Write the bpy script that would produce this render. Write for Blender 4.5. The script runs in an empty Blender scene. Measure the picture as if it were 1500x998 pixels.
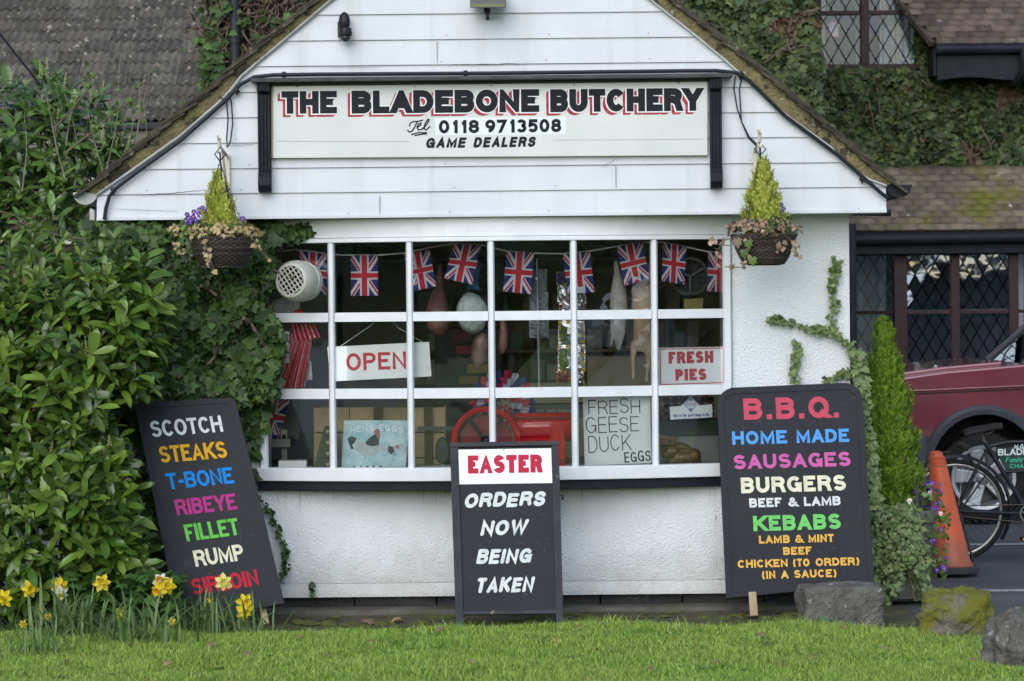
import bpy, math, random
import numpy as np
from mathutils import Vector, Matrix, noise as mnoise
random.seed(7); rng = np.random.default_rng(7)
R = math.radians
scn = bpy.context.scene
COL = scn.collection

# ------------------------------------------------------------------ camera
FPX = 4167.0                       # focal length in photo pixels (100 mm on a 36 mm sensor)
CAM = Vector((0.0, -16.7, 1.9)); PITCH = 69.0 / FPX; ROLL = 0.0102
_F = Vector((0, math.cos(PITCH), -math.sin(PITCH))); _R0 = Vector((1, 0, 0)); _U0 = _R0.cross(_F)
_R = _R0 * math.cos(ROLL) - _U0 * math.sin(ROLL); _U = _U0 * math.cos(ROLL) + _R0 * math.sin(ROLL)
cam = bpy.data.cameras.new('camera'); camo = bpy.data.objects.new('camera', cam); COL.objects.link(camo)
camo.matrix_world = Matrix(((_R.x, _U.x, -_F.x, CAM.x), (_R.y, _U.y, -_F.y, CAM.y), (_R.z, _U.z, -_F.z, CAM.z), (0, 0, 0, 1)))
cam.sensor_width = 36; cam.lens = 36 * FPX / 1500; cam.clip_end = 600; cam.clip_start = 0.5
cam.dof.use_dof = True; cam.dof.focus_distance = 16.6; cam.dof.aperture_fstop = 6.3
scn.camera = camo

# ------------------------------------------------------------------ light (overcast)
SUN_EL, SUN_AZ = R(33), R(196)     # high soft sun behind the camera, a little to the left
world = bpy.data.worlds.new('World'); scn.world = world; world.use_nodes = True
wn = world.node_tree; bg = wn.nodes['Background']
sky = wn.nodes.new('ShaderNodeTexSky'); sky.sky_type = 'NISHITA'; sky.sun_disc = False
sky.sun_elevation = SUN_EL; sky.sun_rotation = SUN_AZ; sky.air_density = 1.0; sky.dust_density = 1.0; sky.ozone_density = 1.0
wn.links.new(sky.outputs[0], bg.inputs[0]); bg.inputs[1].default_value = 0.13
sl = bpy.data.lights.new('sun', 'SUN'); sl.energy = 1.15; sl.angle = R(60); sl.color = (0.965, 0.985, 1.0)
so = bpy.data.objects.new('sun', sl); COL.objects.link(so)
sd = Vector((math.sin(SUN_AZ) * math.cos(SUN_EL), math.cos(SUN_AZ) * math.cos(SUN_EL), math.sin(SUN_EL)))
so.rotation_euler = sd.to_track_quat('Z', 'Y').to_euler(); so.location = (-6, -10, 14)
scn.view_settings.view_transform = 'Standard'; scn.view_settings.look = 'None'
scn.view_settings.exposure = 0.68; scn.view_settings.gamma = 1.0
scn.cycles.max_bounces = 8; scn.cycles.transparent_max_bounces = 12
scn.cycles.use_denoising = True

# ------------------------------------------------------------------ layout helpers
def ray(px, py):
    return _F + _R * ((px - 750) / FPX) + _U * ((499 - py) / FPX)
def P(px, py, Y):
    d = ray(px, py); return CAM + d * ((Y - CAM.y) / d.y)
def PX(px, Y, py=500): return P(px, py, Y).x
def PZ(py, Y, px=750): return P(px, py, Y).z
def PG(px, py, z=0.0):             # the point of the ground (height z)
    d = ray(px, py); return CAM + d * ((z - CAM.z) / d.z)

class Plane:
    def __init__(s, p, n): s.p = Vector(p); s.n = Vector(n).normalized()
    @staticmethod
    def three(a, b, c):
        n = (b - a).cross(c - a).normalized()
        if n.y > 0: n = -n
        return Plane(a, n)
    @staticmethod
    def Y(y): return Plane((0, y, 0), (0, -1, 0))
    def at(s, px, py, off=0.0):
        d = ray(px, py); t = (s.p - CAM).dot(s.n) / d.dot(s.n)
        return CAM + d * t + s.n * off

# ------------------------------------------------------------------ scene helpers
WL = {}                            # world location of every object made here
def _wl(o): return WL[o.name] if o is not None else Vector((0, 0, 0))
def tag(o, label=None, cat=None, group=None, kind=None):
    if label: o['label'] = label
    if cat: o['category'] = cat
    if group: o['group'] = group
    if kind: o['kind'] = kind
    return o
def thing(name, label, cat, loc, group=None):
    o = bpy.data.objects.new(name, None); COL.objects.link(o); o.empty_display_size = 0.1
    o.location = loc; WL[o.name] = Vector(loc)
    return tag(o, label, cat, group)
def link(name, me, world_loc, parent=None, kind=None):
    o = bpy.data.objects.new(name, me); COL.objects.link(o)
    WL[o.name] = Vector(world_loc)
    if parent is not None: o.parent = parent
    o.location = Vector(world_loc) - _wl(parent)
    if kind: o['kind'] = kind
    return o
def dup_tree(root, loc, label=None, group=None):
    r = root.copy(); COL.objects.link(r); r.location = loc; WL[r.name] = Vector(loc)
    if label: r['label'] = label
    if group: r['group'] = group
    for ch in list(root.children):
        c = ch.copy(); COL.objects.link(c); c.parent = r
        for g in list(ch.children):
            d = g.copy(); COL.objects.link(d); d.parent = c
    return r

def fastmesh(name, Vt, F, mats, mi=None, smooth=False):
    """Vt (n,3), F (m,k) all polygons with the same number of corners"""
    me = bpy.data.meshes.new(name)
    Vt = np.asarray(Vt, dtype=np.float32); F = np.asarray(F, dtype=np.int32)
    n, k = F.shape
    me.vertices.add(len(Vt)); me.vertices.foreach_set('co', Vt.ravel())
    me.loops.add(n * k); me.loops.foreach_set('vertex_index', F.ravel())
    me.polygons.add(n); me.polygons.foreach_set('loop_start', np.arange(n, dtype=np.int32) * k)
    me.polygons.foreach_set('loop_total', np.full(n, k, dtype=np.int32))
    for m in (mats if isinstance(mats, (list, tuple)) else [mats]): me.materials.append(m)
    if mi is not None: me.polygons.foreach_set('material_index', np.asarray(mi, dtype=np.int32))
    if smooth: me.polygons.foreach_set('use_smooth', np.ones(n, dtype=bool))
    me.update(calc_edges=True); me.validate(); return me

class MB:
    def __init__(s): s.v = []; s.f = []; s.m = []
    def add(s, vs, fs, mi=0):
        b = len(s.v); s.v += [tuple(x) for x in vs]
        for f in fs: s.f.append([b + i for i in f]); s.m.append(mi)
        return s
    def box(s, c, size, rot=None, mi=0):
        hx, hy, hz = size[0] / 2, size[1] / 2, size[2] / 2
        vs = [Vector((x, y, z)) for x in (-hx, hx) for y in (-hy, hy) for z in (-hz, hz)]
        if rot is not None: vs = [rot @ q for q in vs]
        c = Vector(c)
        return s.add([q + c for q in vs], [(0, 1, 3, 2), (4, 6, 7, 5), (0, 4, 5, 1), (2, 3, 7, 6), (0, 2, 6, 4), (1, 5, 7, 3)], mi)
    def bb(s, x0, x1, y0, y1, z0, z1, mi=0):
        return s.box(((x0 + x1) / 2, (y0 + y1) / 2, (z0 + z1) / 2), (x1 - x0, y1 - y0, z1 - z0), None, mi)
    def beam(s, p, q, w, h, up=(0, 0, 1), mi=0):
        p, q = Vector(p), Vector(q); d = (q - p); L = d.length; d.normalize()
        u = Vector(up); sx = d.cross(u)
        if sx.length < 1e-4: sx = d.cross(Vector((1, 0, 0)))
        sx.normalize(); uz = sx.cross(d)
        m = Matrix((sx, d, uz)).transposed()
        return s.box((p + q) / 2, (w, L, h), m, mi)
    def prism(s, poly, vec, mi=0):
        n = len(poly); vec = Vector(vec); a = [Vector(q) for q in poly]; b = [q + vec for q in a]
        fs = [list(range(n)), [2 * n - 1 - i for i in range(n)]]
        for i in range(n): j = (i + 1) % n; fs.append([j, i, n + i, n + j])
        return s.add(a + b, fs, mi)
    def quad(s, a, b, c, d, mi=0): return s.add([a, b, c, d], [(0, 1, 2, 3)], mi)
    def tube(s, pts, r, n=8, closed=False, mi=0, cap=True):
        pts = [Vector(q) for q in pts]; N = len(pts); rs = r if isinstance(r, (list, tuple)) else [r] * N
        vs = []; prev = None
        for i, q in enumerate(pts):
            if closed: d = pts[(i + 1) % N] - pts[i - 1]
            else: d = pts[min(i + 1, N - 1)] - pts[max(i - 1, 0)]
            if d.length < 1e-9: d = Vector((0, 0, 1))
            d.normalize()
            if prev is None:
                a = d.cross(Vector((0, 0, 1)));
                if a.length < 1e-3: a = d.cross(Vector((1, 0, 0)))
            else: a = prev - d * prev.dot(d)
            if a.length < 1e-6: a = d.orthogonal()
            a.normalize(); prev = a; b = d.cross(a)
            rr = rs[i]; ra, rb = rr if isinstance(rr, (tuple, list)) else (rr, rr)
            for k in range(n):
                t = 2 * math.pi * k / n; vs.append(q + a * (ra * math.cos(t)) + b * (rb * math.sin(t)))
        fs = []
        for i in range(N if closed else N - 1):
            j = (i + 1) % N
            for k in range(n):
                l = (k + 1) % n; fs.append((i * n + k, i * n + l, j * n + l, j * n + k))
        if cap and not closed: fs.append([n - 1 - k for k in range(n)]); fs.append([(N - 1) * n + k for k in range(n)])
        return s.add(vs, fs, mi)
    def lathe(s, prof, c, axis=(0, 0, 1), n=24, mi=0, sc=(1, 1), a0=0.0, a1=2 * math.pi):
        ax = Vector(axis).normalized(); c = Vector(c)
        a = ax.orthogonal().normalized() if abs(ax.z) < .99 else Vector((1, 0, 0)); b = ax.cross(a)
        full = abs(a1 - a0 - 2 * math.pi) < 1e-6; m = n if full else n + 1; vs = []
        for (r, z) in prof:
            for k in range(m):
                t = a0 + (a1 - a0) * k / n; vs.append(c + a * (r * sc[0] * math.cos(t)) + b * (r * sc[1] * math.sin(t)) + ax * z)
        fs = []
        for i in range(len(prof) - 1):
            for k in range(n):
                l = (k + 1) % m; fs.append((i * m + k, i * m + l, (i + 1) * m + l, (i + 1) * m + k))
        return s.add(vs, fs, mi)
    def ball(s, c, r, n=10, mi=0, sc=(1, 1, 1), rot=None):
        vs = []; fs = []; c = Vector(c); k = n // 2 + 1
        for i in range(k + 1):
            p = math.pi * i / k
            for j in range(n):
                t = 2 * math.pi * j / n
                q = Vector((r * sc[0] * math.sin(p) * math.cos(t), r * sc[1] * math.sin(p) * math.sin(t), r * sc[2] * math.cos(p)))
                vs.append(c + (rot @ q if rot is not None else q))
        for i in range(k):
            for j in range(n): l = (j + 1) % n; fs.append((i * n + j, (i + 1) * n + j, (i + 1) * n + l, i * n + l))
        return s.add(vs, fs, mi)
    def build(s, name, mats, parent=None, smooth=False, kind=None, bev=0, label=None, remesh=0, origin=None):
        arr = np.array(s.v, dtype=np.float64); lo, hi = arr.min(0), arr.max(0)
        o = Vector((lo + hi) / 2)
        if parent is None: o.z = lo[2]
        if origin is not None: o = Vector(origin)
        arr = arr - np.array(o)
        me = bpy.data.meshes.new(name); me.from_pydata([tuple(q) for q in arr], [], s.f)
        for m in (mats if isinstance(mats, (list, tuple)) else [mats]): me.materials.append(m)
        me.polygons.foreach_set('material_index', s.m); me.update(); me.validate()
        if smooth:
            me.polygons.foreach_set('use_smooth', [True] * len(me.polygons))
            try: me.set_sharp_from_angle(angle=R(40 if smooth is True else smooth))
            except Exception: pass
        ob = link(name, me, o, parent, kind)
        if bev:
            b = ob.modifiers.new('bevel', 'BEVEL'); b.width = bev; b.segments = 2; b.limit_method = 'ANGLE'; b.angle_limit = R(35)
        if remesh:
            r = ob.modifiers.new('remesh', 'REMESH'); r.mode = 'VOXEL'; r.voxel_size = remesh; r.use_smooth_shade = True
            r2 = ob.modifiers.new('smooth', 'SMOOTH'); r2.iterations = 4
        if label: ob['label'] = label
        return ob

# ------------------------------------------------------------------ materials
_mats = {}
def M(name, c1, c2=None, scale=6, rough=.6, bump=0., bscale=40, bdist=.01, metal=0, detail=5, rand=0., rc=None,
      spot=None, up=None, foot=None, coat=0, transl=0, spec=.5, obj=False, streak=None, bvor=False, pos=(.35, .65), sheen=0):
    """c1/c2 mixed by noise; rc: colour the per-piece random value mixes towards; spot=(colour, scale, threshold, softness)"""
    if name in _mats: return _mats[name]
    m = bpy.data.materials.new(name); m.use_nodes = True; nt = m.node_tree; N = nt.nodes; L = nt.links
    b = N['Principled BSDF']; b.inputs['Roughness'].default_value = rough; b.inputs['Metallic'].default_value = metal
    b.inputs['Specular IOR Level'].default_value = spec; b.inputs['Coat Weight'].default_value = coat
    if obj: src = N.new('ShaderNodeTexCoord').outputs['Object']
    else: src = N.new('ShaderNodeNewGeometry').outputs['Position']
    c4 = lambda c: (c[0], c[1], c[2], 1)
    def nz(sc, det=detail, vec=None, rg=.55):
        n = N.new('ShaderNodeTexNoise'); n.inputs['Scale'].default_value = sc; n.inputs['Detail'].default_value = det
        n.inputs['Roughness'].default_value = rg; L.new(vec if vec is not None else src, n.inputs['Vector']); return n.outputs['Fac']
    def mapr(v, a, bb, x=0., y=1.):
        n = N.new('ShaderNodeMapRange'); n.inputs['From Min'].default_value = a; n.inputs['From Max'].default_value = bb
        n.inputs['To Min'].default_value = x; n.inputs['To Max'].default_value = y; L.new(v, n.inputs['Value']); return n.outputs[0]
    def mix(f, a, bb):
        n = N.new('ShaderNodeMix'); n.data_type = 'RGBA'
        if isinstance(f, float): n.inputs[0].default_value = f
        else: L.new(f, n.inputs[0])
        for i, q in ((6, a), (7, bb)):
            if isinstance(q, tuple): n.inputs[i].default_value = c4(q)
            else: L.new(q, n.inputs[i])
        return n.outputs[2]
    def math_(op, a, bb):
        n = N.new('ShaderNodeMath'); n.operation = op
        for i, q in ((0, a), (1, bb)):
            if isinstance(q, (int, float)): n.inputs[i].default_value = q
            else: L.new(q, n.inputs[i])
        return n.outputs[0]
    col = tuple(c1)
    if c2 is not None: col = mix(mapr(nz(scale), pos[0], pos[1]), tuple(c1), tuple(c2))
    if rand or rc:
        g = N.new('ShaderNodeNewGeometry'); oi = N.new('ShaderNodeObjectInfo')
        r = math_('FRACT', math_('ADD', g.outputs['Random Per Island'], oi.outputs['Random']), 0)
        if rc: col = mix(math_('MULTIPLY', r, .9), col, tuple(rc))
        if rand:
            r2 = math_('FRACT', math_('MULTIPLY', r, 7.13), 0)
            h = N.new('ShaderNodeHueSaturation'); L.new(mapr(r2, 0, 1, 1 - rand, 1 + rand), h.inputs['Value'])
            if isinstance(col, tuple): h.inputs['Color'].default_value = c4(col)
            else: L.new(col, h.inputs['Color'])
            col = h.outputs[0]
    for sp in ([spot] if spot and not isinstance(spot, list) else (spot or [])):
        f = mapr(nz(sp[1], 6, rg=.65), sp[2], sp[2] + sp[3]); col = mix(f, col, tuple(sp[0]))
    if streak:                     # vertical runs of dirt
        mp = N.new('ShaderNodeMapping'); mp.inputs['Scale'].default_value = (streak[1], streak[1], streak[1] * .06); L.new(src, mp.inputs['Vector'])
        f = mapr(nz(1., 4, mp.outputs[0]), streak[2], streak[2] + .25, 0, streak[3]); col = mix(f, col, tuple(streak[0]))
    if foot:                       # splashed dirt near the ground: (colour, height, scale, amount)
        sx = N.new('ShaderNodeSeparateXYZ'); L.new(src, sx.inputs[0])
        f = math_('MULTIPLY', mapr(math_('ADD', sx.outputs[2], math_('MULTIPLY', nz(foot[2], 6, rg=.7), -foot[1] * 1.3)), -foot[1] * .35, foot[1] * .35, 1, 0), foot[3]); col = mix(f, col, tuple(foot[0]))
    if up:                         # growth on upward faces (moss, lichen)
        g = N.new('ShaderNodeNewGeometry'); sx = N.new('ShaderNodeSeparateXYZ'); L.new(g.outputs['Normal'], sx.inputs[0])
        f = math_('ADD', math_('MULTIPLY', sx.outputs[2], up[2]), nz(up[1], 5)); col = mix(mapr(f, up[3], up[3] + .2), col, tuple(up[0]))
    if isinstance(col, tuple): b.inputs['Base Color'].default_value = c4(col)
    else: L.new(col, b.inputs['Base Color'])
    if bump:
        bn = N.new('ShaderNodeBump'); bn.inputs['Strength'].default_value = bump; bn.inputs['Distance'].default_value = bdist
        if bvor:
            v = N.new('ShaderNodeTexVoronoi'); v.feature = 'SMOOTH_F1'; v.inputs['Scale'].default_value = bscale; L.new(src, v.inputs['Vector'])
            h = math_('ADD', math_('MULTIPLY', v.outputs['Distance'], -1.), nz(bscale * .7, 5))
        else: h = nz(bscale, 6)
        L.new(h, bn.inputs['Height']); L.new(bn.outputs[0], b.inputs['Normal'])
    if transl:
        t = N.new('ShaderNodeBsdfTranslucent'); ms = N.new('ShaderNodeMixShader'); ms.inputs[0].default_value = transl
        if isinstance(col, tuple): t.inputs[0].default_value = c4(col)
        else: L.new(col, t.inputs[0])
        L.new(b.outputs[0], ms.inputs[1]); L.new(t.outputs[0], ms.inputs[2]); L.new(ms.outputs[0], N['Material Output'].inputs[0])
    _mats[name] = m; return m

def glass_mat(name, ior=1.5, tint=(1, 1, 1), rough=0.0, wob=0.0, base=0.0):
    m = bpy.data.materials.new(name); m.use_nodes = True; nt = m.node_tree; N = nt.nodes; L = nt.links
    N.remove(N['Principled BSDF'])
    tr = N.new('ShaderNodeBsdfTransparent'); tr.inputs[0].default_value = (*tint, 1)
    gl = N.new('ShaderNodeBsdfGlossy'); gl.inputs['Roughness'].default_value = rough; gl.inputs[0].default_value = (.86, .93, 1, 1)
    fr = N.new('ShaderNodeFresnel'); fr.inputs[0].default_value = ior; mx = N.new('ShaderNodeMixShader')
    fac = fr.outputs[0]
    if base:
        a = N.new('ShaderNodeMath'); a.operation = 'ADD'; a.inputs[1].default_value = base; L.new(fac, a.inputs[0]); fac = a.outputs[0]
    L.new(fac, mx.inputs[0]); L.new(tr.outputs[0], mx.inputs[1]); L.new(gl.outputs[0], mx.inputs[2])
    if wob:
        g = N.new('ShaderNodeNewGeometry'); n = N.new('ShaderNodeTexNoise'); n.inputs['Scale'].default_value = 3.; L.new(g.outputs['Position'], n.inputs['Vector'])
        bm = N.new('ShaderNodeBump'); bm.inputs['Strength'].default_value = wob; bm.inputs['Distance'].default_value = .02
        L.new(n.outputs['Fac'], bm.inputs['Height']); L.new(bm.outputs[0], gl.inputs['Normal'])
    L.new(mx.outputs[0], N['Material Output'].inputs[0]); return m

# ------------------------------------------------------------------ lettering: strokes laid as thin sheets
def arc(cx, cy, rx, ry, a0, a1, n=12):
    return [(cx + rx * math.cos(R(a0 + (a1 - a0) * i / n)), cy + ry * math.sin(R(a0 + (a1 - a0) * i / n))) for i in range(n + 1)]
GL = {
 'A': (.76, [[(0, 0), (.5, 1), (1, 0)], [(.17, .3), (.83, .3)]]),
 'B': (.72, [[(0, 0), (0, 1)], [(0, 1), (.6, 1)] + arc(.6, .77, .36, .23, 90, -90) + [(0, .54)], [(0, .54), (.62, .54)] + arc(.62, .27, .38, .27, 90, -90)[1:] + [(0, 0)]]),
 'C': (.76, [arc(.5, .5, .5, .5, 38, 322, 22)]),
 'D': (.74, [[(0, 0), (0, 1)], [(0, 1), (.45, 1)] + arc(.45, .5, .55, .5, 90, -90, 16)[1:] + [(0, 0)]]),
 'E': (.66, [[(1, 1), (0, 1), (0, 0), (1, 0)], [(0, .52), (.92, .52)]]),
 'F': (.62, [[(1, 1), (0, 1), (0, 0)], [(0, .5), (.88, .5)]]),
 'G': (.80, [arc(.5, .5, .5, .5, 42, 335, 22) + [(1, .46), (.56, .46)], [(1, .46), (1, 0)]]),
 'H': (.74, [[(0, 0), (0, 1)], [(1, 0), (1, 1)], [(0, .52), (1, .52)]]),
 'I': (0, [[(0, 0), (0, 1)]]),
 'J': (.58, [[(1, 1), (1, .3)] + arc(.5, .3, .5, .3, 0, -170)]),
 'K': (.76, [[(0, 0), (0, 1)], [(.03, .36), (.95, 1)], [(.33, .6), (1, 0)]]),
 'L': (.60, [[(0, 1), (0, 0), (1, 0)]]),
 'M': (.88, [[(0, 0), (0, 1), (.5, .12), (1, 1), (1, 0)]]),
 'N': (.74, [[(0, 0), (0, 1), (1, 0), (1, 1)]]),
 'O': (.80, [arc(.5, .5, .5, .5, 0, 360, 28)]),
 'P': (.68, [[(0, 0), (0, 1)], [(0, 1), (.58, 1)] + arc(.58, .74, .42, .26, 90, -90)[1:] + [(0, .48)]]),
 'Q': (.80, [arc(.5, .5, .5, .5, 0, 360, 28), [(.6, .3), (1, 0)]]),
 'R': (.74, [[(0, 0), (0, 1)], [(0, 1), (.58, 1)] + arc(.58, .75, .4, .25, 90, -90)[1:] + [(0, .5)], [(.5, .5), (.86, .34), (1, 0)]]),
 'S': (.70, [arc(.5, .76, .46, .24, 18, 270, 16) + arc(.5, .26, .5, .26, 90, -162, 16)[1:]]),
 'T': (.66, [[(0, 1), (1, 1)], [(.5, 1), (.5, 0)]]),
 'U': (.74, [[(0, 1), (0, .4)] + arc(.5, .4, .5, .4, 180, 360, 16)[1:] + [(1, 1)]]),
 'V': (.72, [[(0, 1), (.5, 0), (1, 1)]]),
 'W': (1.02, [[(0, 1), (.25, 0), (.5, .95), (.75, 0), (1, 1)]]),
 'X': (.72, [[(0, 0), (1, 1)], [(0, 1), (1, 0)]]),
 'Y': (.74, [[(0, 1), (.5, .42), (1, 1)], [(.5, .44), (.5, 0)]]),
 'Z': (.68, [[(0, 1), (1, 1), (0, 0), (1, 0)]]),
 '&': (.78, [[(1, 0), (.24, .72)] + arc(.42, .8, .22, .2, 200, -20, 10) + [(.2, .42)] + arc(.38, .24, .38, .24, 150, 330, 10) + [(.95, .48)]]),
 '(': (.36, [arc(2, .45, 2, .74, 120, 240, 10)]), ')': (.36, [arc(-1, .45, 2, .74, 60, -60, 10)]),
 '-': (.36, [[(0, .42), (1, .42)]]), '.': (0, [[(0, 0), (0, .001)]]), "'": (0, [[(0, 1), (0, .75)]]),
 '0': (.60, [arc(.5, .5, .5, .5, 0, 360, 26)]), '1': (.40, [[(.9, 0), (.9, 1)], [(.12, .80), (.55, .84), (.88, .97)]]),
 '3': (.58, [arc(.48, .76, .46, .24, 160, -90, 14) + arc(.48, .27, .52, .27, 90, -160, 14)[1:]]),
 '5': (.58, [[(.95, 1), (.14, 1), (.04, .5)] + arc(.48, .32, .52, .32, 150, -155, 16)]),
 '6': (.60, [arc(.5, .3, .5, .3, 0, 360, 22), arc(.9, .32, .9, .68, 178, 100, 10)]),
 '7': (.58, [[(0, 1), (1, 1), (.3, 0)]]),
 '8': (.60, [arc(.5, .76, .44, .24, 0, 360, 20), arc(.5, .27, .5, .27, 0, 360, 20)]),
 '9': (.60, [arc(.5, .7, .5, .3, 0, 360, 22), arc(.1, .68, .9, .68, -2, -80, 10)]),
 'a': (.50, [arc(.5, .33, .5, .33, 0, 360, 14), [(1, .66), (1, 0)]]), 'm': (.74, [[(0, 0), (0, .66)], [(0, .5), (.25, .66), (.5, .5), (.5, 0)], [(.5, .5), (.75, .66), (1, .5), (1, 0)]]),
 'i': (0, [[(0, 0), (0, .66)], [(0, .88), (0, .95)]]), 'l': (0, [[(0, 0), (0, 1)]]), 'y': (.5, [[(0, .66), (.5, 0)], [(1, .66), (.2, -.3)]]),
 'e': (.5, [[(.02, .34), (1, .34)] + arc(.5, .33, .5, .33, 0, 320, 14)]), 'o': (.52, [arc(.5, .33, .5, .33, 0, 360, 14)]),
 'n': (.5, [[(0, 0), (0, .66)], [(0, .5), (.5, .66), (1, .5), (1, 0)]]), 'f': (.32, [[(.3, 0), (.3, .8), (1, 1)], [(0, .62), (1, .62)]]),
 't': (.32, [[(.4, 1), (.4, .1), (1, 0)], [(0, .66), (1, .66)]]), 'h': (.5, [[(0, 0), (0, 1)], [(0, .5), (.5, .66), (1, .5), (1, 0)]]),
 'g': (.5, [arc(.5, .33, .5, .33, 0, 360, 14), [(1, .66), (1, -.15), (.5, -.3), (0, -.2)]]), 'd': (.5, [arc(.5, .33, .5, .33, 0, 360, 14), [(1, 1), (1, 0)]]),
 's': (.42, [arc(.5, .5, .45, .17, 20, 270, 8) + arc(.5, .17, .5, .17, 90, -160, 8)[1:]]),
}
def _clip(poly, y0, y1):
    for s, lim in ((1, y0), (-1, -y1)):
        out = []
        for i in range(len(poly)):
            a, b = poly[i - 1], poly[i]; da, db = s * a[1] - lim, s * b[1] - lim
            if (da >= 0) != (db >= 0):
                t = da / (da - db); out.append((a[0] + (b[0] - a[0]) * t, a[1] + (b[1] - a[1]) * t))
            if db >= 0: out.append(b)
        poly = out
        if not poly: break
    return poly
def stroke(pts, hw, ends, rnd=False):
    pts = [p for i, p in enumerate(pts) if i == 0 or math.dist(p, pts[i - 1]) > 1e-5]
    closed = len(pts) > 3 and math.dist(pts[0], pts[-1]) < 1e-4
    if closed: pts = pts[:-1]
    n = len(pts); out = []
    if n < 2: return out
    if not closed and not rnd:
        pts = list(pts)
        for k, (i, j) in enumerate(((0, 1), (n - 1, n - 2))):
            if ends[k]:
                dx, dy = pts[i][0] - pts[j][0], pts[i][1] - pts[j][1]; L = math.hypot(dx, dy)
                e = hw * (1 if abs(dx) < 1e-3 * L or abs(dy) < 1e-3 * L else 2.4); pts[i] = (pts[i][0] + dx / L * e, pts[i][1] + dy / L * e)
    L_, R_ = [], []
    for i in range(n):
        p = pts[i]; a = pts[i - 1] if (closed or i > 0) else None; b = pts[(i + 1) % n] if (closed or i < n - 1) else None
        def nrm(u, v):
            dx, dy = v[0] - u[0], v[1] - u[1]; l = math.hypot(dx, dy) or 1; return (-dy / l, dx / l)
        n1 = nrm(a, p) if a else None; n2 = nrm(p, b) if b else None
        if n1 and n2:
            mx, my = n1[0] + n2[0], n1[1] + n2[1]; l2 = mx * mx + my * my
            if l2 < .12: q = n2
            else: k = min(2 / l2, 3.2); q = (mx * k, my * k)
        else: q = n1 or n2
        L_.append((p[0] + q[0] * hw, p[1] + q[1] * hw)); R_.append((p[0] - q[0] * hw, p[1] - q[1] * hw))
    for i in range(n if closed else n - 1):
        j = (i + 1) % n; out.append([L_[i], L_[j], R_[j], R_[i]])
    if rnd and not closed:
        for i, j in ((0, 1), (n - 1, n - 2)):
            c = pts[i]; a = math.atan2(c[1] - pts[j][1], c[0] - pts[j][0])
            out.append([(c[0] + hw * math.cos(a + math.pi * (k / 6 - .5)), c[1] + hw * math.sin(a + math.pi * (k / 6 - .5))) for k in range(7)])
    return out
def letters(mb, plane, s, xl, yl, xr, yr, h, w, off=.001, lean=0., rnd=False, gap=.12, space=.42, grow=0., dx=0., dy=0., mi=0, jit=0., thick=None):
    """lettering whose baseline runs from (xl,yl) to (xr,yr); h cap height, w stroke, all measured on the sign"""
    hw = w / 2; L = math.hypot(xr - xl, yr - yl); tot = 0; wid = []
    for i, c in enumerate(s):
        if c == ' ': q = space * h
        else: q = max(GL[c][0] * h, w)
        wid.append(q)
    gp = gap * h
    fixed = sum(wid[i] for i in range(len(s)) if s[i] != ' ' and GL[s[i]][0] == 0)
    var = sum(wid) + gp * (len(s) - 1) - fixed; k = (L - fixed) / max(var, 1e-6)
    ux, uy = (xr - xl) / L, (yr - yl) / L; x = 0; zi = 0; rj = random.Random(len(s) * 31 + int(xl))
    for i, c in enumerate(s):
        if c != ' ':
            W = wid[i] if GL[c][0] == 0 else wid[i] * k
            jy = rj.uniform(-jit, jit) * h; js = 1 + rj.uniform(-jit, jit)
            for st in GL[c][1]:
                pts = [(hw + u * (W - 2 * hw), hw + v * (h - 2 * hw)) for (u, v) in st]
                def onb(p): return p[0] in (0, 1) or p[1] in (0, 1)
                zi += 1; first = True
                for poly in stroke(pts, hw + grow, (onb(st[0]), onb(st[-1])), rnd):
                    lo = -grow - (.4 * h if c in 'yg()' else 0); hi = h + grow + (.2 * h if c in '()' else 0)
                    if not rnd: poly = _clip(poly, lo, hi)
                    if len(poly) < 3: continue
                    vs = []
                    for (a, b) in poly:
                        a = a * 1.0; b = b * js + jy; X = x + a + lean * b
                        px = xl + ux * X + uy * b * 1.0 + dx; py = yl + uy * X - b * ux + dy
                        vs.append(plane.at(px, py, off + (zi % 4) * 9e-5))
                    mb.add(vs, [list(range(len(vs)))[::-1]], mi)
            x += W + gp * k
        else: x += wid[i] * k + gp * k
    return mb
def textobj(name, parent, mat, *a, **k):
    mb = MB(); letters(mb, *a, **k); return mb.build(name, mat, parent)
# ================================================================== MATERIALS
m_white = M('white_gloss_board', (.645, .665, .70), (.59, .61, .645), 3, .5, bump=.5, bscale=26, bdist=.004, streak=((.36, .38, .33), 6, .54, .45), spot=((.40, .41, .38), 18, .70, .06))
m_white2 = M('white_window_paint', (.76, .775, .80), (.68, .70, .72), 9, .35, bump=.15, bscale=90, bdist=.002, spot=((.42, .42, .38), 14, .68, .1))
m_render = M('roughcast_render', (.78, .80, .82), (.73, .75, .77), 4, .75, bump=.75, bscale=105, bdist=.008, bvor=True, streak=((.48, .50, .45), 4, .58, .32), foot=((.36, .34, .27), .42, 5, .55))
m_sign = M('sign_board_paint', (.66, .675, .655), (.60, .62, .60), 2.5, .38, streak=((.45, .48, .40), 4, .58, .22))
m_black = M('black_paint', (.011, .0125, .018), (.018, .020, .026), 8, .5, spec=.15, bump=.15, bscale=60, bdist=.002, spot=((.09, .09, .085), 22, .66, .1))
m_blackp = M('black_plastic', (.010, .011, .014), (.016, .018, .022), 10, .4, spec=.25)
m_plinth = M('bitumen_plinth', (.010, .010, .011), (.030, .029, .028), 5, .75, bump=.6, bscale=30, bdist=.02, spot=((.12, .115, .10), 9, .60, .15))
m_conc = M('concrete_ledge', (.13, .12, .10), (.06, .052, .042), 4, .9, bump=.6, bscale=40, bdist=.01, spot=((.06, .065, .025), 3.5, .50, .12))
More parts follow.
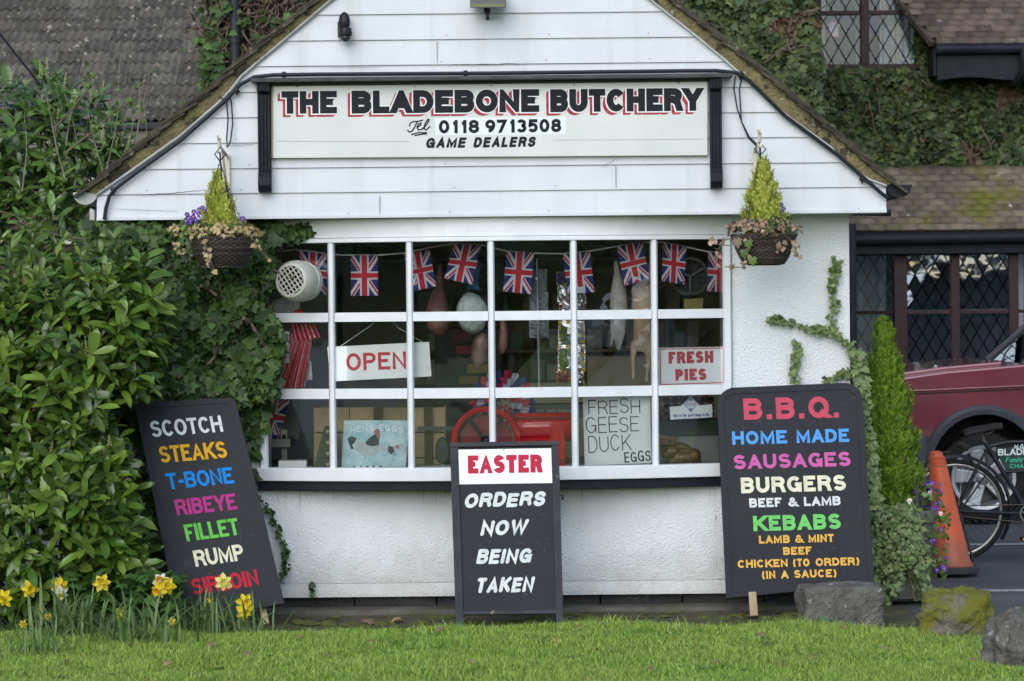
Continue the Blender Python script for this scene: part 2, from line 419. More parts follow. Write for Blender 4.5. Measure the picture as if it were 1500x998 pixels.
m_soil = M('mossy_soil', (.075, .05, .032), (.05, .055, .02), 6, .95, bump=.9, bscale=50, bdist=.02, spot=((.09, .10, .025), 5, .5, .12))
m_tarmac = M('tarmac', (.095, .095, .10), (.06, .06, .065), 1.5, .85, bump=.5, bscale=160, bdist=.005, spot=((.16, .16, .16), 60, .62, .1))
m_line = M('road_paint', (.42, .43, .42), (.20, .20, .20), 30, .8)
m_lawn = M('lawn_ground', (.10, .17, .03), (.14, .18, .045), 7, .95, bump=.8, bscale=80, bdist=.02, spot=((.09, .065, .04), 9, .62, .08))
m_wood = M('pale_timber', (.45, .34, .20), (.32, .23, .13), 12, .7, bump=.2)
m_tile = M('pantile_concrete', (.125, .118, .102), (.058, .055, .050), 11, .9, bump=.9, bscale=40, bdist=.015, rand=.32, rc=(.10, .09, .075), spot=[((.42, .39, .32), 8, .62, .04), ((.03, .026, .02), 5, .60, .1)])
m_plain = M('clay_plain_tile', (.115, .082, .068), (.075, .058, .052), 9, .9, bump=.5, bscale=60, bdist=.008, rand=.32, rc=(.135, .105, .085), spot=[((.40, .38, .34), 5.5, .66, .03), ((.05, .05, .03), 4, .58, .1)])
m_plainm = M('mossy_plain_tile', (.15, .12, .09), (.105, .082, .066), 9, .9, bump=.5, bscale=60, bdist=.008, rand=.28, rc=(.18, .15, .11), spot=[((.50, .47, .43), 7, .66, .03), ((.13, .13, .02), 1.1, .56, .12), ((.28, .30, .04), 3, .66, .06)])
m_verge = M('lichened_verge_tile', (.075, .062, .042), (.035, .029, .022), 12, .95, bump=.8, bscale=50, bdist=.01, rand=.35, spot=((.22, .20, .11), 10, .60, .1))
m_mortar = M('lichened_mortar', (.23, .195, .085), (.14, .12, .06), 14, .95, bump=1., bscale=45, bdist=.025, spot=[((.045, .038, .026), 9, .54, .05), ((.36, .34, .24), 16, .62, .08)])
m_ivywall = M('brown_backing_wall', (.05, .038, .028), (.03, .024, .018), 6, .95, bump=.8, bscale=30, bdist=.03)  # dark brown base behind the ivy and under the roof tiles
m_brick = M('dark_brick', (.08, .04, .028), (.05, .028, .02), 10, .9, rand=.3)
m_tudor = M('dark_stained_timber', (.040, .017, .017), (.026, .012, .012), 12, .55, spec=.3, bump=.2, bscale=50)
m_pubwall = M('pub_dark_wall', (.035, .033, .034), (.022, .02, .02), 5, .85, bump=.4)
m_lead = M('window_lead', (.10, .105, .11), None, rough=.5, metal=.3)
m_flash = M('lead_flashing', (.42, .44, .46), (.30, .31, .33), 6, .5, metal=.2, bump=.3, bscale=12)
m_curtain = M('net_curtain', (.62, .63, .62), (.50, .51, .50), 6, .9, transl=.3)
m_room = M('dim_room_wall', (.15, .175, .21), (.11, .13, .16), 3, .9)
m_glass = glass_mat('window_glass', 1.52, (.97, .985, .98), 0, .15, .075)
m_glassp = glass_mat('leaded_pane_glass', 1.52, (.90, .93, .94), .03, .2, .22)
m_glassu = glass_mat('leaded_upper_glass', 1.52, (.90, .93, .94), .03, .2, .015)
m_pipe = M('pvc_pipe', (.014, .017, .024), (.02, .023, .03), 4, .4, spec=.25)
m_gut = M('weathered_gutter', (.50, .51, .50), (.36, .37, .35), 10, .5)

# ================================================================== GROUND
def sheet(name, poly, z, mat, sub=None):
    mb = MB(); mb.add([(x, y, z) for x, y in poly], [list(range(len(poly)))]); return tag(mb.build(name, mat), kind='structure')
sheet('ground', [(-220, -200), (220, -200), (220, 260), (-220, 260)], -.02, m_tarmac)
def bumpy_sheet(name, x0, x1, y0, y1, nx, ny, zf, mat):
    xs = np.linspace(x0, x1, nx); ys = np.linspace(y0, y1, ny); X, Y = np.meshgrid(xs, ys)
    Z = np.vectorize(zf)(X, Y); Vt = np.stack([X.ravel(), Y.ravel(), Z.ravel()], 1)
    i = np.arange(nx * ny).reshape(ny, nx); F = np.stack([i[:-1, :-1].ravel(), i[:-1, 1:].ravel(), i[1:, 1:].ravel(), i[1:, :-1].ravel()], 1)
    return tag(link(name, fastmesh(name, Vt, F, mat, smooth=True), (0, 0, 0)), kind='structure')
def lawn_edge(x): return -.76 + .10 * math.sin(x * 1.7 + .5) + .05 * math.sin(x * 5.1) - (.0 if x < 1.9 else min(.25, (x - 1.9) * .25))
def lawn_z(x, y):
    e = lawn_edge(x) - y
    return (.004 + .035 * min(1, max(0, e / .25)) + .02 * mnoise.noise(Vector((x * .8, y * .8, 0)))) if e > 0 else -.06
LAWNZ = lawn_z
bumpy_sheet('lawn', -14, 14, -60, -.2, 281, 400, lambda x, y: lawn_z(x, y), m_lawn)
bumpy_sheet('soil_strip', -6, 2.35, -1.0, .3, 160, 28, lambda x, y: .003 + .012 * mnoise.noise(Vector((x * 3, y * 3, 2))), m_soil)
for i, yy in enumerate((PG(1430, 866, -.012).y, PG(1430, 798, -.012).y)):
    mb = MB(); mb.bb(2.4, 9, yy, yy + .1, -.016, -.012); tag(mb.build('parking_line', m_line), kind='structure')

# ================================================================== THE SHOP
YW = .27                                     # plane of the rendered front wall
shop = thing('butcher_shop', "small white gabled butcher's shop with weatherboarded gable and bow window", 'shop', (-.1, YW, 0))
XL, XR = PX(150, YW), PX(1245, YW, 500)
WX = [PX(385, .25, 520), PX(486.5, .15, 520), PX(601, .06, 520), PX(720.5, .04, 520), PX(841.5, .05, 520), PX(959.5, .13, 520), PX(1066, .25, 520)]
WC = (WX[0] + WX[-1]) / 2; WH = (WX[-1] - WX[0]) / 2
def bow(x): return .25 - .21 * (1 - ((x - WC) / WH) ** 2)
ZT, ZB = PZ(353.5, .1, 720), PZ(684, .1, 720)       # window top / bottom of the lowest panes
ZR = [(PZ(458.5, .1, 720), PZ(467, .1, 720)), (PZ(570, .1, 720), PZ(580, .1, 720))]
ZG = PZ(316, 0, 720)                          # bottom edge of the gable boards
ZS = PZ(703, .1, 720)                         # underside of the white sill
ZP = PZ(872, YW, 720)                         # top of the black plinth
# front wall with a hole for the window; the render flares out over the plinth
mb = MB()
def wallpiece(x0, x1, z0, z1): mb.bb(x0, x1, YW, YW + .22, z0, z1)
wallpiece(XL, WX[0] - .03, ZP + .08, ZG + .06); wallpiece(WX[-1] + .03, XR, ZP + .08, ZG + .06)
wallpiece(WX[0] - .028, WX[-1] + .028, ZP + .08, ZS - .06); wallpiece(WX[0] - .028, WX[-1] + .028, ZT + .16, ZG + .35)
mb.prism([(XL, YW - .001, ZP + .078), (XL, YW + .2, ZP + .078), (XL, YW + .2, ZP), (XL, YW - .03, ZP), (XL, YW - .026, ZP + .02)], (XR - XL, 0, 0))
mb.build('front_wall', m_render, shop)
mb = MB(); mb.bb(XR - .22, XR - .003, YW + .222, 6, .1, ZG + .2); mb.build('side_wall', m_render, shop)
mb = MB(); mb.bb(XL, XL + .22, YW + .222, 6, .1, ZG + .2); mb.build('side_wall', m_render, shop)
mb = MB(); mb.bb(XL + .002, XR - .004, 6, 6.2, .1, ZG + .3); mb.build('rear_wall', m_render, shop)
mb = MB(); n = 9
for i in range(n):                            # plinth as rough lengths
    a = XL + .02 + (XR - XL - .05) * i / n; b = XL + .02 + (XR - XL - .05) * (i + 1) / n - .006
    mb.bb(a, b, YW + .012 + .006 * (i % 3), YW + .2, -.1, ZP + .001)
mb.build('plinth', m_plinth, shop, bev=.006)
mb = MB()
mb.prism([(XL + .1, YW - .16, -.02), (XL + .1, YW + .1, -.02), (XL + .1, YW + .1, .038), (XL + .1, YW - .13, .03)], (XR - XL - .2, 0, 0)); mb.build('concrete_ledge', m_conc, shop, bev=.01)

# gable weatherboards
LOW = [(142, 284), (198, 245), (264, 198), (331, 140), (353.6, 110), (406, 66), (480, 3), (713, -196)]
LOWR = [(1299, 271), (1266, 259), (1230, 234), (1224.6, 220), (1147, 164), (1083.5, 106), (1066, 90), (1013, 46), (960, 4.4), (713, -196)]
HIGH = [(121, 277), (139, 261), (215, 198), (297.5, 132), (347.6, 87), (385, 55.6), (430, 19.5), (450, 3), (713, -226)]
HIGHR = [(1316, 269), (1274, 231), (1224.6, 188), (1180, 150), (1127.5, 106), (1063.6, 55), (1015, 16.5), (984, -6), (713, -226)]
def xz(pts, Y=0): return [(P(a, b, Y).x, P(a, b, Y).z) for a, b in pts]
lo_l, lo_r, hi_l, hi_r = xz(LOW), xz(LOWR), xz(HIGH), xz(HIGHR)
lo_l = [q for q in lo_l]
def edge_x(poly, z):
    for i in range(len(poly) - 1):
        (x0, z0), (x1, z1) = poly[i], poly[i + 1]
        if min(z0, z1) <= z <= max(z0, z1) and abs(z1 - z0) > 1e-6: return x0 + (x1 - x0) * (z - z0) / (z1 - z0)
    return poly[0][0] if z < poly[0][1] else poly[-1][0]
XGL, XGR = PX(142, 0, 300), PX(1298, 0, 300)
zlines = [ZG] + [PZ(y, 0, 720) for y in (280, 243.5, 206, 169, 132, 94.5, 57.5, 20, -18, -55, -92, -129, -164, -196)]
for i in range(len(zlines) - 1):
    z0, z1 = zlines[i], zlines[i + 1]; mb = MB()
    lap = .018; cuts = [z0 + (z1 - z0) * k / 3 for k in range(4)]
    L0 = []; R0 = []
    for z in cuts:
        L0.append((max(XGL, edge_x(lo_l, z) - .01), z)); R0.append((min(XGR, edge_x(lo_r, z) + .01), z))
    fr = L0 + R0[::-1]
    def yy(z, z0=z0, z1=z1): return -.016 + .012 * (z - z0) / (z1 - z0)
    vs = [(x, yy(z), z) for x, z in fr] + [(x, .03, z) for x, z in fr]; m = len(fr)
    fs = [list(range(m)), [2 * m - 1 - k for k in range(m)]] + [[(k + 1) % m, k, m + k, m + (k + 1) % m] for k in range(m)]
    mb.add(vs, fs); mb.build('weatherboard', m_white, shop, bev=.003)
mb = MB(); mb.bb(XGL, XGR, -.024, YW - .002, ZG - .006, ZG + .012); mb.build('soffit_board', m_white, shop)
mb = MB(); mb.bb(XGL + .01, XGR - .01, .034, .06, ZG + .02, ZG + .06); mb.build('gable_batten', m_white, shop)
# bow window
fw = link('bow_window', None, (WC, .1, (ZT + ZB) / 2), shop)
fw.empty_display_size = .1
def ribbon_bow(name, z0, z1, yo0, yo1, mat, x0=None, x1=None, parent=fw, bev=.004, n=24, xs=None):
    """a moulding that follows the bow: front offset yo0, back offset yo1"""
    x0 = WX[0] if x0 is None else x0; x1 = WX[-1] if x1 is None else x1
    xs = xs or [x0 + (x1 - x0) * i / n for i in range(n + 1)]; vs = []; fs = []
    def by(x): return bow(min(max(x, WX[0]), WX[-1]))
    for x in xs: vs += [(x, by(x) + yo0, z0), (x, by(x) + yo0, z1), (x, by(x) + yo1, z1), (x, by(x) + yo1, z0)]
    for i in range(len(xs) - 1):
        for k in range(4): l = (k + 1) % 4; fs.append((4 * i + k, 4 * i + l, 4 * i + 4 + l, 4 * i + 4 + k))
    fs += [(0, 1, 2, 3), tuple(4 * (len(xs) - 1) + k for k in (3, 2, 1, 0))]
    mb = MB(); mb.add(vs, [f[::-1] for f in fs]); return mb.build(name, mat, parent, bev=bev)
ribbon_bow('head_board', ZT + .028, ZG - .008, -.012, .16, m_white2, WX[0] - .04, WX[-1] + .03, shop)
ribbon_bow('head_rail', ZT, ZT + .026, -.026, .05, m_white2, WX[0] - .03, WX[-1] + .02)
ribbon_bow('sill', ZS, ZB, -.045, .06, m_white2, WX[0] - .035, WX[-1] + .02)
ribbon_bow('plinth_band', ZS - .058, ZS - .002, -.02, .2, m_black, WX[0] - .035, WX[-1] + .02, shop)
for za, zb in ZR:
    for i in range(6):
        x0, x1 = WX[i], WX[i + 1]; w = .019; mb = MB(); za_, zb_ = za - .002, zb + .002
        p = Vector((x0 + w, bow(x0), 0)); q = Vector((x1 - w, bow(x1), 0))
        prof = [(0.045, za_), (.0, za_ + .004), (-.014, za_ + .012), (-.014, zb_ - .012), (0, zb_ - .004), (.045, zb_)]
        vs = [(p.x, p.y + a, z) for a, z in prof] + [(q.x, q.y + a, z) for a, z in prof]; m = 6
        mb.add(vs, [list(range(m))[::-1], [m + k for k in range(m)]] + [[k, (k + 1) % m, m + (k + 1) % m, m + k] for k in range(m)])
        mb.build('glazing_bar', m_white2, fw)
for i, x in enumerate(WX):
    mb = MB(); w = .020 if 0 < i < 6 else .026; y = bow(x)
    prof = [(-w, .05), (-w, 0), (-w + .009, -.018), (w - .009, -.018), (w, 0), (w, .05)]
    mb.prism([(x + a, y + b, ZB - .004) for a, b in prof], (0, 0, ZT - ZB + .008)); mb.build('mullion', m_white2, fw)
rows = [(ZB, ZR[1][0]), (ZR[1][1], ZR[0][0]), (ZR[0][1], ZT)]
for i in range(6):
    x0, x1 = WX[i] + .016, WX[i + 1] - .016
    y0, y1 = bow(WX[i]) + .025, bow(WX[i + 1]) + .025
    for z0, z1 in rows:
        mb = MB(); t = random.uniform(-.003, .003)
        mb.add([(x0, y0 + t, z0 - .002), (x1, y1, z0 - .002), (x1, y1 + t, z1 + .002), (x0, y0, z1 + .002)], [(0, 1, 2, 3)])
        mb.build('pane', m_glass, fw)
# inside: display shelf, room
m_in = M('shop_inner_wall', (.36, .31, .17), (.28, .24, .13), 2, .8); m_ind = M('shop_dark_fitting', (.07, .065, .055), (.04, .04, .04), 4, .6)
mb = MB(); mb.bb(WX[0] - .02, WX[-1] + .02, YW + .222, 1.25, ZB - .05, ZB - .012); mb.build('display_shelf', M('shelf_paint', (.24, .24, .22), None, rough=.5), shop)
ribbon_bow('shelf_nosing', ZB - .05, ZB - .013, .058, .24, M('shelf_paint', (.24, .24, .22)), WX[0] + .01, WX[-1] - .01, shop)
mb = MB(); mb.bb(XL + .22, XR - .22, 2.9, 3.0, .1, ZG + .2); mb.build('inner_wall', m_in, shop)
mb = MB(); mb.bb(XL + .22, XR - .22, YW + .23, 3.6, ZT + .42, ZT + .46); mb.build('ceiling', M('shop_ceiling', (.5, .48, .42), None), shop)
mb = MB(); mb.bb(XL + .22, XR - .22, .7, 3.6, .02, .08); mb.build('inner_floor', m_ind, shop)
for (a, b, c, d, Yf, mt) in ((735, 560, 860, 800, 1.9, M('counter_beige', (.40, .35, .22), None, rough=.5)), (862, 520, 1075, 800, 1.8, M('counter_olive', (.36, .32, .20), None, rough=.5)), (390, 350, 480, 800, 2.0, M('steel_door', (.34, .36, .35), None, rough=.4)), (500, 378, 600, 440, 2.5, M('oven_hood', (.26, .24, .16), None)), (640, 480, 735, 800, 2.0, m_ind)):
    mb = MB(); p0 = P(a, d, Yf); p1 = P(c, b, Yf); mb.bb(p0.x, p1.x, Yf, Yf + .5, .08, p1.z); mb.build('counter' if b > 450 else 'wall_cabinet', mt, shop, bev=.01)
# roof: verge tiles, mortar bed, slabs
def verge(side):
    lo, hi = (lo_l, hi_l) if side < 0 else (lo_r, hi_r)
    # mortar band between lower line and under the tile ends
    def samp(poly, t):
        ls = [math.dist(poly[i], poly[i + 1]) for i in range(len(poly) - 1)]; T = t * sum(ls)
        for i, l in enumerate(ls):
            if T <= l or i == len(ls) - 1: k = T / l; return (poly[i][0] + (poly[i + 1][0] - poly[i][0]) * k, poly[i][1] + (poly[i + 1][1] - poly[i][1]) * k)
            T -= l
    N = 90; mb = MB(); vs = []; fs = []
    for i in range(N + 1):
        t = i / N; a = samp(lo, t); b = samp(hi, t)
        j = .004 * mnoise.noise(Vector((t * 40, side, 0)))
        jx = j
        b2 = (a[0] + (b[0] - a[0]) * .72, a[1] + (b[1] - a[1]) * .72)
        vs += [(a[0], -.034 + jx, a[1]), ((a[0] + b2[0]) / 2, -.044 + 3 * jx, (a[1] + b2[1]) / 2), (b2[0], -.036 + jx, b2[1]), (b2[0], .05, b2[1]), (a[0], .05, a[1])]
    for i in range(N):
        for k in range(5): l = (k + 1) % 5; f = (5 * i + k, 5 * i + l, 5 * i + 5 + l, 5 * i + 5 + k); fs.append(f if side > 0 else f[::-1])
    mb.add(vs, fs); mb.build('verge_mortar', m_mortar, shop, smooth=60)
    mb = MB(); ul = [Vector((samp(lo, i / 30)[0] - side * .004, -.034, samp(lo, i / 30)[1] - .006)) for i in range(31)]
    mb.tube(ul, .007, 5); mb.build('undercloak', m_gut, shop)
    # tile ends: slabs laid flatter than the slope so each laps the next
    Lh = sum(math.dist(hi[i], hi[i + 1]) for i in range(len(hi) - 1)); nt = int(Lh / .092)
    wood = None
    for i in range(nt + 1):
        t = i / nt; p = samp(hi, t); q = samp(lo, t); p2 = samp(hi, min(1, t + .05)) if t < .95 else p; p0 = samp(hi, max(0, t - .05))
        d = Vector((p2[0] - p0[0], 0, p2[1] - p0[1])).normalized(); nrm = Vector((-d.z, 0, d.x));
        if nrm.z < 0: nrm = -nrm
        ang = R(random.uniform(6.5, 9)) * (1 if side < 0 else -1)
        dd = Matrix.Rotation(ang, 3, 'Y') @ d; nn = Matrix.Rotation(ang, 3, 'Y') @ nrm
        c = Vector((p[0], 0, p[1])) + d * .06 - nrm * .026
        for col, (ya, yb) in enumerate(((-.075, .09), (.094, .259))):
            tb = MB(); hl = random.uniform(.120, .132); hh = random.uniform(.006, .0085); jy = random.uniform(-.006, .006)
            P4 = [c + dd * hl + nn * hh, c - dd * hl + nn * hh, c - dd * hl - nn * hh, c + dd * hl - nn * hh]
            tb.prism([(v.x, ya + jy, v.z) for v in P4], (0, yb - ya, 0)); tb.build('roof_tile', m_verge, shop)
    mb = MB()                                 # the rest of the slope, courses stepped as real geometry
    vs = []; fs = []; n2 = nt
    for i in range(n2 + 1):
        a = samp(hi, i / n2); d = 1
        for o in (-.012, .004): vs += [(a[0], .262, a[1] + o - .01), (a[0], 6.3, a[1] + o - .01)]
    for i in range(n2):
        b = 4 * i; fs += [(b + 2, b + 3, b + 5, b + 4), (b + 4, b + 5, b + 7, b + 6)]
    mb.add(vs, fs); o = mb.build('tile_courses', m_verge, shop, kind='stuff')
    mb = MB(); a = samp(lo, 0); b = samp(lo, 1); mb.prism([(a[0], .06, a[1] + .01), (b[0], .06, b[1] + .01), (b[0], .06, b[1] + .07), (a[0], .06, a[1] + .07)], (0, 6.1, 0)); mb.build('roof_boarding', m_ivywall, shop)
verge(-1); verge(1)
# gutters seen end-on
def gutter(px, py, r, mat, sgn):
    c = P(px, py, -.02); mb = MB(); prof = []
    n = 14; vs = []; fs = []
    for y in (-.02, 5.8):
        for k in range(n + 1): t = math.pi + math.pi * k / n; vs.append((c.x + r * math.cos(t), y, c.z + r * 1.0 * math.sin(t)))
        for k in range(n + 1): t = 2 * math.pi - math.pi * k / n; vs.append((c.x + (r - .005) * math.cos(t), y, c.z + (r - .005) * math.sin(t)))
    m = 2 * n + 2
    for k in range(m): l = (k + 1) % m; fs.append((k, l, m + l, m + k))
    fs += [list(range(m)), [m + k for k in range(m)]]
    mb.add(vs, fs)
    ev = [(c.x + r * math.cos(math.pi + math.pi * k / n), -.024, c.z + r * math.sin(math.pi + math.pi * k / n)) for k in range(n + 1)]
    mb.prism(ev, (0, .006, 0)); return mb.build('gutter', mat, shop)
gutter(125, 282, .072, m_gut, -1); gutter(1317, 271, .075, m_black, 1)
# ================================================================== FASCIA SIGN
def sheet_on(mb, plane, pts, off, thick, mi=0):
    """a board with the given outline, its face `off` in front of the plane, `thick` deep"""
    a = [plane.at(x, y, off) for x, y in pts]; return mb.prism(a, plane.n * -thick, mi)
PS = Plane.Y(-.03)
sign = thing('fascia_sign', "long white painted fascia sign with the shop's name in black and red", 'sign', PS.at(718, 232))
ink = M('sign_black', (.008, .011, .016), (.014, .017, .022), 12, .5, spec=.15); inkr = M('sign_red_shade', (.34, .030, .05), (.46, .07, .09), 25, .6, spec=.12)
inkw = M('sign_white_outline', (.78, .80, .80), None, rough=.4)
mb = MB(); sheet_on(mb, PS, [(400.5, 122.5), (1036, 115.5), (1036, 228), (400.5, 232)], .02, .04); mb.build('board', m_sign, sign, bev=.002)
mb = MB(); sheet_on(mb, PS, [(398.3, 122.5), (400.2, 122.5), (400.2, 232), (398.3, 232)], .021, .04); mb.build('edge_bead', M('yellowed_edge', (.45, .38, .16), None), sign)
mb = MB(); sheet_on(mb, PS, [(404, 207), (600, 207.2), (600, 207.8), (404, 207.6)], .0215, .001); sheet_on(mb, PS, [(810, 205.5), (1030, 204), (1030, 204.5), (810, 206)], .0215, .001); mb.build('board_crack', M('hairline', (.35, .38, .36), None), sign)
mb = MB(); sheet_on(mb, PS, [(638, 173.5), (829, 171.5), (829, 197.5), (638, 198.5)], .0212, .002); mb.build('number_panel', M('number_panel_white', (.74, .78, .83), None, rough=.3), sign)
def block(words, nm):
    for k, (s, xl, yl, xr, yr, h, w) in enumerate(words):
        mb = MB()
        for st in range(7):
            f = st / 6; letters(mb, PS, s, xl, yl, xr, yr, h, w, off=.0214 + .0001 * st, gap=.05, dx=-2.0 - 3.7 * (1 - f) , dy=1.5 + 3.3 * (1 - f))
        mb.build('letter_shade', inkr, sign)
        mb = MB(); letters(mb, PS, s, xl, yl, xr, yr, h, w, off=.0226, gap=.05, grow=1.5, dx=-.6, dy=.4); mb.build('letter_outline', inkw, sign)
        mb = MB(); letters(mb, PS, s, xl, yl, xr, yr, h, w, off=.0236, gap=.05); mb.build('lettering', ink, sign)
block([('THE', 413, 167.3, 494, 166.6, 33, 9.6), ('BLADEBONE', 515.5, 167, 790, 164.6, 33.5, 10), ('BUTCHERY', 806, 165, 1028, 162.8, 33.5, 10)], 'name')
textobj('lettering', sign, ink, PS, '0118', 643, 196, 702, 195.5, 19.5, 4.8, off=.0222, gap=.10)
textobj('lettering', sign, ink, PS, '9713508', 711, 195.4, 822, 194, 19.5, 4.8, off=.0222, gap=.10)
textobj('lettering', sign, ink, PS, 'GAME', 623, 217.5, 681, 216.8, 15, 3.9, off=.022, lean=.22, rnd=True, gap=.16)
textobj('lettering', sign, ink, PS, 'DEALERS', 693, 216.6, 783, 215.5, 15, 3.9, off=.022, lean=.22, rnd=True, gap=.16)
for pts in ([(597.5, 191.5), (600, 194), (604, 192.5), (608, 186), (611, 179)], [(600, 185), (601, 181), (606, 178.5), (613, 178.2), (619, 176.5)], [(611, 187), (616, 184), (617, 181), (613, 182), (611, 187), (613, 191), (618, 190), (621, 187)], [(620, 189), (625, 183), (629, 176), (627, 175), (623, 181), (621, 188), (624, 191), (630, 186)], [(603, 197.5), (612, 195), (625, 194.8)], [(608, 199), (620, 196.8), (625, 196.6)]):
    mb = MB()
    for q in stroke([(a, -b) for a, b in pts], .9, (0, 0), True): mb.add([PS.at(a, -b, .0222) for a, b in q], [list(range(len(q)))[::-1]])
    mb.build('script_stroke', ink, sign)
mb = MB()
for x, y in ((436, 127.5), (608, 127), (720, 126), (841, 125), (994, 122)): mb.lathe([(0, .0), (.004, 0), (.003, .002)], PS.at(x, y, .0205), (0, -1, 0), 8)
mb.build('screw', m_black, sign)
# canopy and consoles over the sign
can = thing('sign_canopy', 'weathered dark timber shelf running over the fascia sign', 'canopy', P(720, 115, -.06))
PL0 = Plane.Y(-.024)
a, b = P(368, 118.5, -.1), P(1072, 111, -.1)
m_can = M('weathered_canopy', (.03, .034, .032), (.06, .065, .06), 12, .7, bump=.3)
mb = MB(); mb.beam((a.x, -.085, a.z), (b.x, -.085, b.z), .12, .024); mb.build('canopy_board', m_can, can, bev=.004)
mb = MB(); mb.beam((a.x + .06, -.045, a.z - .021), (b.x - .06, -.045, b.z - .021), .035, .018); mb.build('moulding', m_can, can, bev=.004)
def console(px0, px1, py0, py1, lab):
    Yb = -.03; x0, x1 = PX(px0, Yb, 200), PX(px1, Yb, 200); z1, z0 = PZ(py0, Yb, (px0 + px1) / 2), PZ(py1, Yb, (px0 + px1) / 2)
    t = thing('console_bracket', lab, 'bracket', ((x0 + x1) / 2, Yb, z0), 'black consoles beside the fascia sign'); w = x1 - x0
    mb = MB()
    prof = [(-.026, z0), (-.026, z1 - .001), (-.115, z1 - .001), (-.115, z1 - .065), (-.075, z1 - .075), (-.07, z0 + .13), (-.10, z0 + .09), (-.105, z0 + .04), (-.08, z0 + .005)]
    mb.prism([(x0 + .004, y, z) for y, z in prof], (w - .008, 0, 0)); mb.build('shaft', m_black, t, bev=.006)
    for k in range(4):
        xx = x0 + w * (.14 + .24 * k); mb = MB()
        mb.bb(xx - .0055, xx + .0055, -.083, -.06, z0 + .125, z1 - .076); mb.bb(xx - .0055, xx + .0055, -.124, -.1, z1 - .062, z1 - .002); mb.build('flute', m_black, t, bev=.003)
console(377.5, 398.5, 119.5, 283, 'black fluted console bracket at the left end of the fascia sign'); console(1038.5, 1058, 115.5, 277, 'black fluted console bracket at the right end of the fascia sign')
# cables along the verge
cb = MB(); pts = [(153, 322), (155, 306), (160, 288), (170, 276), (200, 253), (266, 205), (332, 146), (352, 124), (372, 113), (400, 110), (470, 109), (720, 107.5), (1000, 104), (1050, 103.8), (1080, 107), (1098, 119), (1150, 170), (1228, 228), (1262, 258), (1292, 284), (1300, 290)]
cb.tube([P(a, b, -.05 if 370 < a < 1070 else -.047) for a, b in pts], .0115, 8)
tag(cb.build('armoured_cable', m_pipe, smooth=True), 'thick black cable following the verge and crossing above the sign', 'cable')
for i, (x, y) in enumerate(((416, 109.5), (682, 107.6), (347, 133), (166, 279), (1263, 262), (1085, 110))):
    mb = MB(); c = P(x, y, -.055); mb.lathe([(.0165, -.012), (.0175, 0), (.0165, .012)], c, (1, 0, -.01) if 360 < x < 1080 else (.8, 0, -.6 if x > 700 else .6), 12); mb.ball(c + Vector((.0, .01, -.022)), .006, 6)
    tag(mb.build('cable_clip', m_blackp), ['black clip on the cable above the letter T of the sign', 'black clip on the cable over the middle of the sign', 'black clip on the left sloping cable near the sign', 'black clip on the cable at the lower left gable corner', 'black clip on the cable at the lower right gable corner', 'black clip where the cable bends at the right end of the canopy'][i], 'cable clip', 'clips holding the black cable')
def wire(pts, r, lab, mat=None):
    mb = MB(); mb.tube([P(*q) for q in pts], r, 6); return tag(mb.build('wire', mat or m_pipe, smooth=True), lab, 'wire')
wire([(322, 142, -.04), (332, 150, -.04), (334, 175, -.05), (332, 205, -.06), (333, 216, -.2)], .0045, 'thin black wire drooping to the left basket hook, inner of two')
wire([(335, 136, -.04), (339, 150, -.04), (341, 180, -.05), (338, 205, -.06), (335, 214, -.2)], .0045, 'thin black wire drooping to the left basket hook, outer of two')
wire([(1077, 112, -.04), (1075, 130, -.04), (1080, 160, -.05), (1087, 180, -.05), (1096, 202, -.06), (1108, 214, -.2)], .0045, 'thin black wire running to the right basket hook, left of two')
wire([(1086, 116, -.04), (1083, 130, -.04), (1086, 178, -.05), (1097, 200, -.06), (1109, 212, -.2)], .0045, 'thin black wire running to the right basket hook, right of two')
# movement sensor and floodlight
t = thing('movement_sensor', 'small black movement sensor high on the left of the gable', 'sensor', P(506, 62, -.06))
mb = MB(); mb.ball(P(504.5, 32, -.07), .036, 12, sc=(.95, .75, 1.6)); mb.build('upper_housing', m_blackp, t, smooth=True)
mb = MB(); mb.lathe([(0, .04), (.034, .034), (.040, .0), (.036, -.012), (0, -.016)], P(506, 50, -.085), (0, 0, 1), 16, sc=(1, 1)); mb.build('sensor_hood', m_blackp, t, smooth=True)
mb = MB(); mb.ball(P(506, 55, -.085), .030, 12, sc=(1, 1, .9)); mb.build('sensor_eye', M('sensor_lens', (.03, .032, .035), None, rough=.2), t, smooth=True)
mb = MB(); mb.bb(*sorted((PX(500, -.04), PX(509, -.04))), -.06, -.02, PZ(52, -.04), PZ(30, -.04)); mb.build('mount', m_blackp, t)
t = thing('floodlight', 'dark framed floodlight on a short bracket at the top of the gable', 'light', P(714, 28, -.1))
a = P(689, 14, -.16); b = P(741, -14, -.16)
mb = MB(); mb.prism([(a.x, -.24, a.z), (a.x, -.06, a.z + .03), (a.x, -.06, b.z), (a.x, -.24, b.z - .04)], (b.x - a.x, 0, 0)); mb.build('housing', M('floodlight_grey', (.10, .10, .10), None, rough=.5), t, bev=.004)
mb = MB(); mb.add([(a.x + .008, -.2405, a.z + .006), (b.x - .008, -.2405, a.z + .006), (b.x - .008, -.2405, a.z + .026), (a.x + .008, -.2405, a.z + .026)], [(0, 1, 2, 3)]); mb.build('lens', M('floodlight_glass', (.10, .12, .05), None, rough=.15), t)
mb = MB(); mb.bb(a.x + .08, a.x + .115, -.15, -.11, a.z - .02, a.z + .03); mb.beam((a.x + .098, -.13, a.z - .015), (a.x + .098, -.02, a.z - .04), .02, .02); mb.build('bracket', m_black, t)

